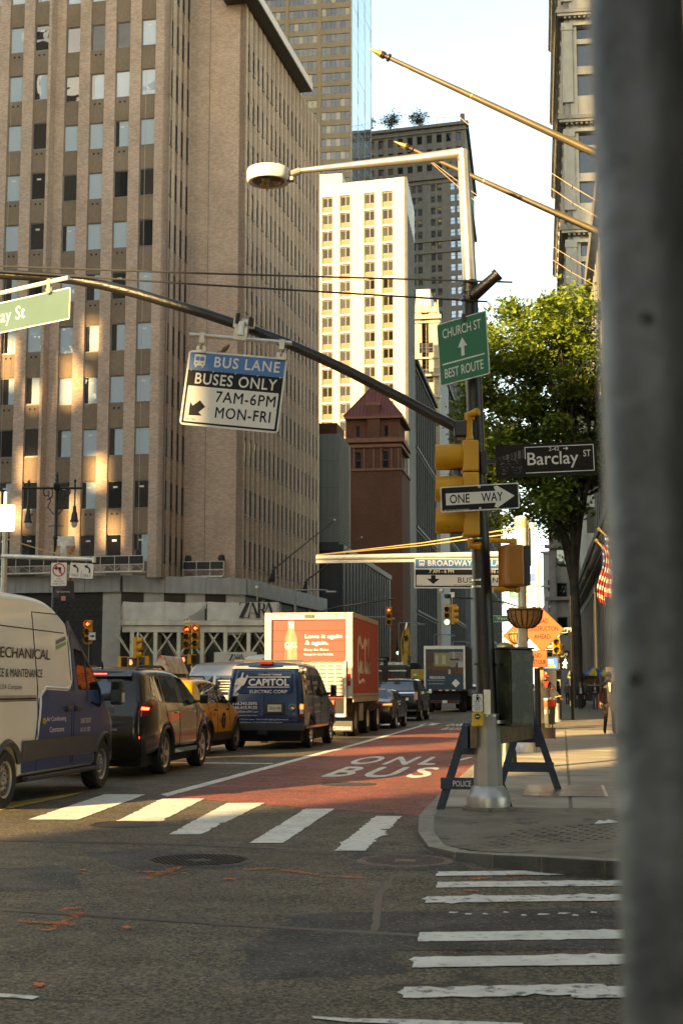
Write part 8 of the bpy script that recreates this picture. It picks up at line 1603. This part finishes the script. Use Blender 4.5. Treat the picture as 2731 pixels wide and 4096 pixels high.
walkA = dict(kL=(.10, -.14, .52), aL=(.10, -.12, .10), tL=(.11, -.28, .06), kR=(-.10, -.02, .50), aR=(-.10, .22, .14), tR=(-.11, .12, .035), eL=(.24, .08, 1.15), wL=(.23, .08, .92), hL=(.22, .07, .82), eR=(-.24, -.02, 1.14), wR=(-.23, -.16, .95), hR=(-.22, -.2, .87))
walkB = dict(kR=(-.10, -.14, .52), aR=(-.10, -.12, .10), tR=(-.11, -.28, .06), kL=(.10, -.02, .50), aL=(.10, .22, .14), tL=(.11, .12, .035))
Z5 = lambda x, y: (1900 + x * .3827, 2200 + y * .3827)
def gz(x, y, Y): p = at(*Z5(x, y), Y); return (p.x, Y, .145)
# man in the dark suit
p = at(2437, 2938, 42); t = person('grey haired man in a dark brown suit, beside the blurred foreground post', (p.x, 42, .15), .15, 1.78, CT, CT, dict(walkA, wR=(-.27, -.14, .93), hR=(-.27, -.19, .84)), hair=HAIR_G); MB().prism([(-.04, 0), (.04, 0), (.015, -.26), (-.015, -.26)], .012, CW, T(0, -.142, 1.49) @ Rx(pi / 2) @ Rx(-.1)).build('shirt_front', t); MB().box(-.30, -.25, -.27, -.25, .76, .86, FRM_D).build('phone', t)
# worker with the red cap and his bin cart
p = gz(765, 1600, 49.5); t = person('street sweeper in black jacket and red cap reaching over a bin cart', (p[0] - .12, 49.5, .15), .25, 1.83, CK, CK, dict(eL=(.33, -.06, 1.17), wL=(.40, -.30, 1.02), hL=(.42, -.36, .96), wst=(0, -.02, 1.1), chs=(0, -.05, 1.32), nek=(0, -.07, 1.475), jaw=(0, -.10, 1.57), crn=(0, -.09, 1.665), eR=(-.28, -.02, 1.15), wR=(-.22, -.24, 1.0), hR=(-.18, -.3, .97)), skin=SKIN_D, hair=None, bulk=1.12)
c_ = Vector((0, -.085, 1.70)) * 1.045; MB().lathe([(0, .115), (.06, .105), (.098, .06), (.106, 0), (.10, -.02)], 16, CR_, Matrix.Translation(c_)).box(-.085, .085, -.22, -.09, -.02, -.005, CR_, Matrix.Translation(c_) @ Rx(.15)).build('cap', t); plate(.04, .05, .01, .003, LETW, 0, 0).build('cap_badge', t, tuple(c_ + Vector((0, -.104, .05)))); MB().prism([(-.09, 0), (.09, 0), (.03, -.22), (-.03, -.2)], .03, CR_, T(0, -.165, 1.56) @ Rx(pi / 2)).build('red_collar', t); MB().box(.17, .24, -.15, -.13, 1.31, 1.325, CR_).build('jacket_logo', t)
q = gz(755, 1750, 48); t = thing('sweeper_cart', 'grey wheeled refuse bin with a red rim in front of the sweeper', 'bin cart', (q[0], 48, .15)); BIN = mat('bin_grey', (.07, .075, .07), .5); MB().lathe([(.20, .14), (.235, .2), (.27, .78), (.27, .80)], 22, BIN).build('bin', t); MB().lathe([(.28, .72), (.29, .74), (.29, .93), (.26, .94), (.25, .78)], 22, mat('bin_red', (.55, .06, .03), .5)).build('red_rim', t); MB().lathe([(.25, .93), (.285, .945), (.29, .99), (.25, 1.0)], 22, mat('bag_white', (.62, .60, .55), .6)).build('bag_edge', t); text('11', LETW, t, (-.09, -.262, .48), .16, .14, bold=.03); MB().box(.28, .32, -.03, .03, .3, .62, mat('white_bottle', (.7, .68, .6), .4)).build('side_bottle', t)
for x in (-.15, .15): MB().lathe([(.07, -.02), (.07, .02)], 12, RUB, T(x, -.1, .07) @ Ry(pi / 2)).build('wheel', t)
MB().cyl((-.1, .1, .95), (.45, -.25, 1.08), .012, n=6, m=mat('broom_handle', (.6, .3, .08), .5)).build('broom_handle', t)
t = thing('white_jug', 'white plastic jug on the pavement left of the bin cart', 'jug', (gz(637, 1760, 45)[0], 45, .145)); MB().lathe([(.1, 0), (.115, .03), (.115, .28), (.06, .34), (.04, .40), (0, .40)], 14, mat('white_bottle', (.7, .68, .6), .4)).build('body', t); MB().lathe([(.045, .38), (.045, .43), (0, .43)], 10, SG_BL).build('cap', t)
t = thing('bollard', 'round silver post foot right behind the bin cart', 'bollard', (gz(835, 1680, 58)[0], 58, .14)); MB().lathe([(.26, 0), (.26, .05), (.17, .1), (.16, .72), (0, .76)], 16, SILV).build('shaft', t)
# walkers further away
p = gz(1100, 1670, 88); t = person('blond woman in a black jacket and white top walking on the far pavement', p, .1, 1.66, CK, CK, walkB, hair=HAIR_L, long_hair=True); MB().prism([(-.05, 0), (.05, 0), (.08, -.36), (-.06, -.36)], .012, CW, T(0, -.125, 1.36) @ Rx(pi / 2)).build('white_top', t); MB().box(-.30, -.24, -.12, .1, .85, 1.10, CK).build('handbag', t, bev=.02)
p = gz(1255, 1660, 88); t = person('man in black jacket and blue jeans with phone, right of the blond woman', p, -.05, 1.70, CK, CN, dict(walkA, eL=(.22, -.02, 1.14), wL=(.10, -.22, 1.12), hL=(.05, -.27, 1.14), eR=(-.22, -.02, 1.14), wR=(-.10, -.22, 1.10), hR=(-.05, -.27, 1.12)), hair=HAIR_B); MB().prism([(-.04, 0), (.04, 0), (.05, -.34), (-.05, -.34)], .012, CW, T(0, -.125, 1.36) @ Rx(pi / 2)).build('shirt_front', t); MB().box(-.035, .035, -.31, -.30, 1.12, 1.22, FRM_D).build('phone', t)
for i, (x, y, Y, tp, lg, h_, po, lab) in enumerate(((1140, 1560, 104, CG, CK, 1.82, walkA, 'tall figure in grey walking behind the blond woman'), (1250, 1545, 108, CK, CK, 1.75, walkB, 'dark dressed figure straight behind the man in jeans'), (1345, 1545, 102, CK, CN, 1.70, walkA, 'dark jacketed walker right of the man in jeans'), (960, 1505, 112, CG, CK, 1.72, walkB, 'dim figure at the left of the distant walkers'), (1040, 1530, 110, CK, CK, 1.66, walkA, 'dim black figure between the left walker and the blond woman'))):
    person(lab, gz(x, y, Y), .2 * (i - 2), h_, tp, lg, po, hair=HAIR_B, detail=False, group='people far down the pavement')
t = thing('litter_bin', 'orange construction barrel beside the man in jeans', 'barrel', gz(1305, 1540, 95)); MB().lathe([(.30, 0), (.30, .08), (.24, .1), (.2, .95), (0, .96)], 14, mat('barrel_orange', (.65, .14, .03), .5)).build('body', t)
# food cart umbrellas
UY = mat('umbrella_yellow', (.60, .45, .04), .6); UB = mat('umbrella_blue', (.05, .18, .42), .6)
for i, (x, w, y, Y) in enumerate(((985, 62, 1258, 108), (1078, 140, 1238, 104), (1245, 190, 1230, 100), (1350, 120, 1238, 97))):
    p = at(*Z5(x, y), Y); r = w * .3827 / 2 / FPX * Y; zt_ = p.z; zb_ = at(*Z5(x, y + 62), Y).z; t = thing('cart_umbrella', ('small half hidden yellow and blue cart umbrella, leftmost of the row', 'yellow and blue cart umbrella left of the widest one', 'widest yellow and blue cart umbrella on the far pavement', 'yellow and blue cart umbrella at the right end, by the foreground post')[i], 'umbrella', (p.x, Y, .14), group='food cart umbrellas')
    MB().cyl((0, 0, 0), (0, 0, zt_ - .14), .025, n=6, m=GALV).build('pole', t); b = MB(); n = 8
    for k in range(n):
        a0, a1 = 2 * pi * k / n + .2, 2 * pi * (k + 1) / n + .2; A_ = Vector((0, 0, zt_ - .14)); v0 = Vector((r * cos(a0), r * sin(a0), zb_ - .14)); v1 = Vector((r * cos(a1), r * sin(a1), zb_ - .14)); m0, m1 = (A_ + v0) / 2 + Vector((0, 0, .12 * r)), (A_ + v1) / 2 + Vector((0, 0, .12 * r)); dn = Vector((0, 0, -.14))
        b.add([A_, m0, m1, v0, v1, v0 + dn, v1 + dn], [(0, 1, 2), (1, 3, 4, 2), (3, 5, 6, 4)], UY if k % 2 else UB)
    b.build('canopy', t)
t = thing('food_cart', 'dark food cart with bright trim under the yellow and blue umbrellas', 'food cart', (gz(1190, 1500, 106)[0], 106, .14)); MB().box(-1.4, .9, 0, 1.6, .4, 1.5, FRM_D).box(-1.4, .9, -.05, 0, 1.5, 1.56, GALV).box(-1.3, .8, .1, 1.5, 1.561, 2.2, mat('cart_goods', (.12, .08, .04), .6, noise=(4, .8))).build('body', t); MB().box(-1.5, 1.0, -.3, 1.7, 2.25, 2.32, GALV).build('awning', t)
for x in (-1.1, .6): MB().lathe([(.3, -.05), (.3, .05)], 14, RUB, T(x, -.02, .3) @ Ry(pi / 2)).build('wheel', t)
t = thing('kiosk', 'black news kiosk box on the pavement behind the sweeper', 'kiosk', (gz(862, 1650, 62)[0], 62.5, .14)); MB().box(-.16, .16, 0, .5, 0, 2.0, FRM_D).build('body', t); MB().box(-.19, .19, -.1, .6, 2.0, 2.08, GRN).build('roof', t); MB().box(-.12, .12, -.02, -.001, .9, 1.7, CGL).build('window', t)
t = thing('newsstand', 'dark stand beside the suited man at the foot of the colonnade', 'kiosk', (at(2432, 2700, 60).x + .3, 60, .14)); MB().box(-.4, .5, 0, 1, 0, 2.2, mat('stand_brown', (.05, .035, .025), .6)).build('body', t); MB().lathe([(.1, 2.2), (.14, 2.3), (.05, 2.55), (0, 2.6)], 8, FRM_D).build('finial', t)

# ---------------------------------------------------------------- trees
LEAF = None
def leaf_mat(name, c1, c2):
    m = bpy.data.materials.new(name); m.use_nodes = True; t = m.node_tree; b = t.nodes['Principled BSDF']; L = t.links.new
    g = _n(t, 'ShaderNodeNewGeometry'); r = _n(t, 'ShaderNodeMix', data_type='RGBA'); r.inputs[6].default_value = (*c1, 1); r.inputs[7].default_value = (*c2, 1); L(g.outputs['Random Per Island'], r.inputs[0]); L(r.outputs[2], b.inputs['Base Color']); b.inputs['Roughness'].default_value = .5
    tr = _n(t, 'ShaderNodeBsdfTranslucent'); L(r.outputs[2], tr.inputs[0]); mx = _n(t, 'ShaderNodeMixShader'); mx.inputs[0].default_value = .35; o = t.nodes['Material Output']; L(b.outputs[0], mx.inputs[1]); L(tr.outputs[0], mx.inputs[2]); L(mx.outputs[0], o.inputs[0]); MATS[name] = m; return m
LF = leaf_mat('plane_leaf', (.10, .16, .03), (.20, .265, .04)); LF2 = leaf_mat('cedar_leaf', (.025, .05, .022), (.05, .085, .035)); BARK = mat('bark', (.055, .047, .036), .9, noise=(3, .4), bump=(8, .6))
def limb(b, p, d, r, L_, depth, tips, rnd, ends):
    pts = [p]; rs = [r]; q = p.copy(); dd = d.copy()
    for k in range(5):
        dd = (dd + Vector((rnd.gauss(0, .13), rnd.gauss(0, .13), rnd.gauss(.05, .09)))).normalized(); q = q + dd * L_ / 5; pts.append(q.copy()); rs.append(r * (1 - .13 * (k + 1)))
        if depth <= 1: ends.append(q.copy())
    b.tube(pts, rs, 6 if depth > 1 else 4, BARK)
    if depth == 0: return
    for k in range(4 if depth > 1 else 3):
        i = rnd.choice((2, 3, 4, 5)) if k else 5; nd = (dd + Vector((rnd.gauss(0, .75), rnd.gauss(0, .75), rnd.gauss(.1, .45)))).normalized(); limb(b, pts[i], nd, rs[i] * .68, L_ * rnd.uniform(.6, .82), depth - 1, tips, rnd, ends)
def tree(name, label, loc, h, trunk_h, r, leaf, nl, ls, seed, spread=1., lean=(0, 0), clip=None, start=3, cl=.62):
    rnd = random.Random(seed); t = thing(name, label, 'tree', loc); b = MB(); ends = []
    top = Vector((lean[0], lean[1], trunk_h)); b.tube([(0, 0, -.05), (0, 0, trunk_h * .12), (lean[0] * .5, lean[1] * .5, trunk_h * .55), top], [r * 1.5, r * 1.1, r, r * .9], 12, BARK)
    for k in range(7):
        a = 2 * pi * k / 7 + rnd.gauss(0, .3); up = rnd.uniform(.45, 1.5); d = Vector((cos(a) * spread, sin(a) * spread, up)).normalized(); z = rnd.uniform(.72, 1.) if k else 1; limb(b, Vector((lean[0] * z, lean[1] * z, trunk_h * z)), d, r * .5, (h - trunk_h) * .46 * rnd.uniform(.75, 1.15), start - 1, None, rnd, ends)
    b.build('trunk', t); v = []; f = []
    ends = [e for e in ends if clip is None or clip(e)]
    per = max(1, int(nl / max(1, len(ends))))
    for e in ends:
        if rnd.random() < .14: continue
        for k in range(int(per * rnd.uniform(.4, 1.7))):
            c = e + Vector((rnd.gauss(0, cl), rnd.gauss(0, cl), rnd.gauss(-.1, cl * .75))); s = ls * rnd.uniform(.6, 1.3); u = Vector((rnd.gauss(0, 1), rnd.gauss(0, 1), rnd.gauss(0, .6))).normalized(); w = u.cross(Vector((rnd.gauss(0, .6), rnd.gauss(0, .6), 1))).normalized()
            i = len(v); nn = u.cross(w) * s * .25; v += [c - u * s, c + w * s * .62 + nn, c + u * s, c - w * s * .62 + nn]; f += [(i, i + 1, i + 2), (i, i + 2, i + 3)]
    me = bpy.data.meshes.new('crown'); me.from_pydata(v, [], f); me.materials.append(leaf); inst(me, 'crown', t); return t
YTR = 100.; p = at(2306, 2700, YTR)
def plane_tree(loc, seed=11):
    """trunk, limbs reaching out to leaf clumps spread through the crown"""
    rnd = random.Random(seed); t = thing('plane_tree', 'big leafy plane tree with sunlit yellow green top on the right pavement', 'tree', loc); t.scale = (1.43,) * 3; b = MB(); cl = []
    while len(cl) < 235:
        x = rnd.uniform(-5.3, 2.2); z = rnd.uniform(8.6, 20.4); y = rnd.uniform(-3.6, 4.2)
        cx, cz = (x + 1.2) / 4.3, (z - 14.6) / 6.2
        if cx * cx + cz * cz * (1 if z > 14.6 else .9) + (y / 5) ** 2 > 1.0 + rnd.gauss(0, .10): continue
        if z < 11 and -4.4 < x < -1.9 and rnd.random() < .55: continue
        if sin(x * 2.1 + z * .9) * cos(z * 1.5 - x * .6 + y * .5) > .52: continue
        cl.append(Vector((x, y, z)))
    b.tube([(0, 0, -.05), (0, 0, .5), (.05, 0, 3), (-.05, .1, 6), (.1, .2, 9)], [.33, .27, .24, .22, .19], 14, BARK)
    for k, (tx, ty, tz) in enumerate(((-2.6, .5, 16), (-.4, -1, 18.5), (1.4, 1, 17), (-3.6, -.6, 12.6), (1.6, -.5, 13), (-1.6, 2, 14), (.4, .4, 20))):
        z0 = 5.6 + .55 * k; a = Vector((0, .1, z0)); e = Vector((tx, ty, tz)); m1 = a.lerp(e, .35) + Vector((0, 0, .9 - .3 * (k % 3))); m2 = a.lerp(e, .7) + Vector((rnd.gauss(0, .3), 0, .5)); b.tube([a, m1, m2, e], [.17, .12, .075, .03], 8, BARK)
        near = sorted(cl, key=lambda c: (c - e).length + .5 * (c - m2).length)[:26]
        for c in near: s0 = rnd.choice((m1, m2, m2.lerp(e, .5), e)); md = s0.lerp(c, .5) + Vector((rnd.gauss(0, .25), rnd.gauss(0, .25), .25)); b.tube([s0, md, c], [.042, .028, .01], 4, BARK)
    b.build('trunk', t); v = []; f = []
    for e in cl:
        n = int(rnd.uniform(110, 330)); sp = rnd.uniform(.30, .54)
        for k in range(n):
            c = e + Vector((rnd.gauss(0, sp), rnd.gauss(0, sp), rnd.gauss(-.08, sp * .6))); s = .125 * rnd.uniform(.6, 1.35); u = Vector((rnd.gauss(0, 1), rnd.gauss(0, 1), rnd.gauss(0, .6))).normalized(); w = u.cross(Vector((rnd.gauss(0, .6), rnd.gauss(0, .6), 1))).normalized(); i = len(v); nn = u.cross(w) * s * .25; v += [c - u * s, c + w * s * .62 + nn, c + u * s, c - w * s * .62 + nn]; f += [(i, i + 1, i + 2), (i, i + 2, i + 3)]
    me = bpy.data.meshes.new('crown'); me.from_pydata(v, [], f); me.materials.append(LF); inst(me, 'crown', t)
plane_tree((p.x, YTR, .13))
for i, (u, v, hh, lab) in enumerate(((1558, 515, 7.5, 'left one of the two small trees on the roof of the dark stone tower'), (1672, 508, 8.0, 'right one of the two small trees on the roof of the dark stone tower'), (1458, 520, 6.5, 'roof tree beside the glass flank of the tan tower'))):
    p = at(u, v, 452.); tree('roof_tree', lab, (p.x, 455., TOWER_TOP + .2), hh, 2.2, .14, LF2, 1500, .34, 20 + i, spread=.5, start=3, cl=.8)

GROUPS = dict(traffic_signal='traffic signals around the junction', pedestrian_signal='pedestrian signals around the junction', street_name_sign='street name signs', one_way_sign='one way arrow signs', bus_lane_sign='bus lane signs over the lane', work_sign='orange work signs', turn_sign='turn signs on the left sign arm',
    gilded_flagpole='long gilded flagpoles at the right', national_flag='flags beside the foreground pole', roof_tree='small trees on the roof terrace', street_building='dark street buildings on the left of the avenue', far_stone_tower='far towers right of the sky gap', suv='waiting sport utility cars', flower_basket='coir lined flower baskets', signal_post='signal posts across the junction', sign_post='posts on the right pavement',
    swing_stage='hanging work platforms', shade_blocker='unseen blocks added for shade', paper_scrap='paper scraps on the pavement', person='people on the right pavement')
for o in list(COL.objects):
    n = o.name.split('.')[0]
    if o.parent is None and n in GROUPS and o.get('category') and not o.get('group'): o['group'] = GROUPS[n]
bpy.data.scenes.remove(TMP)
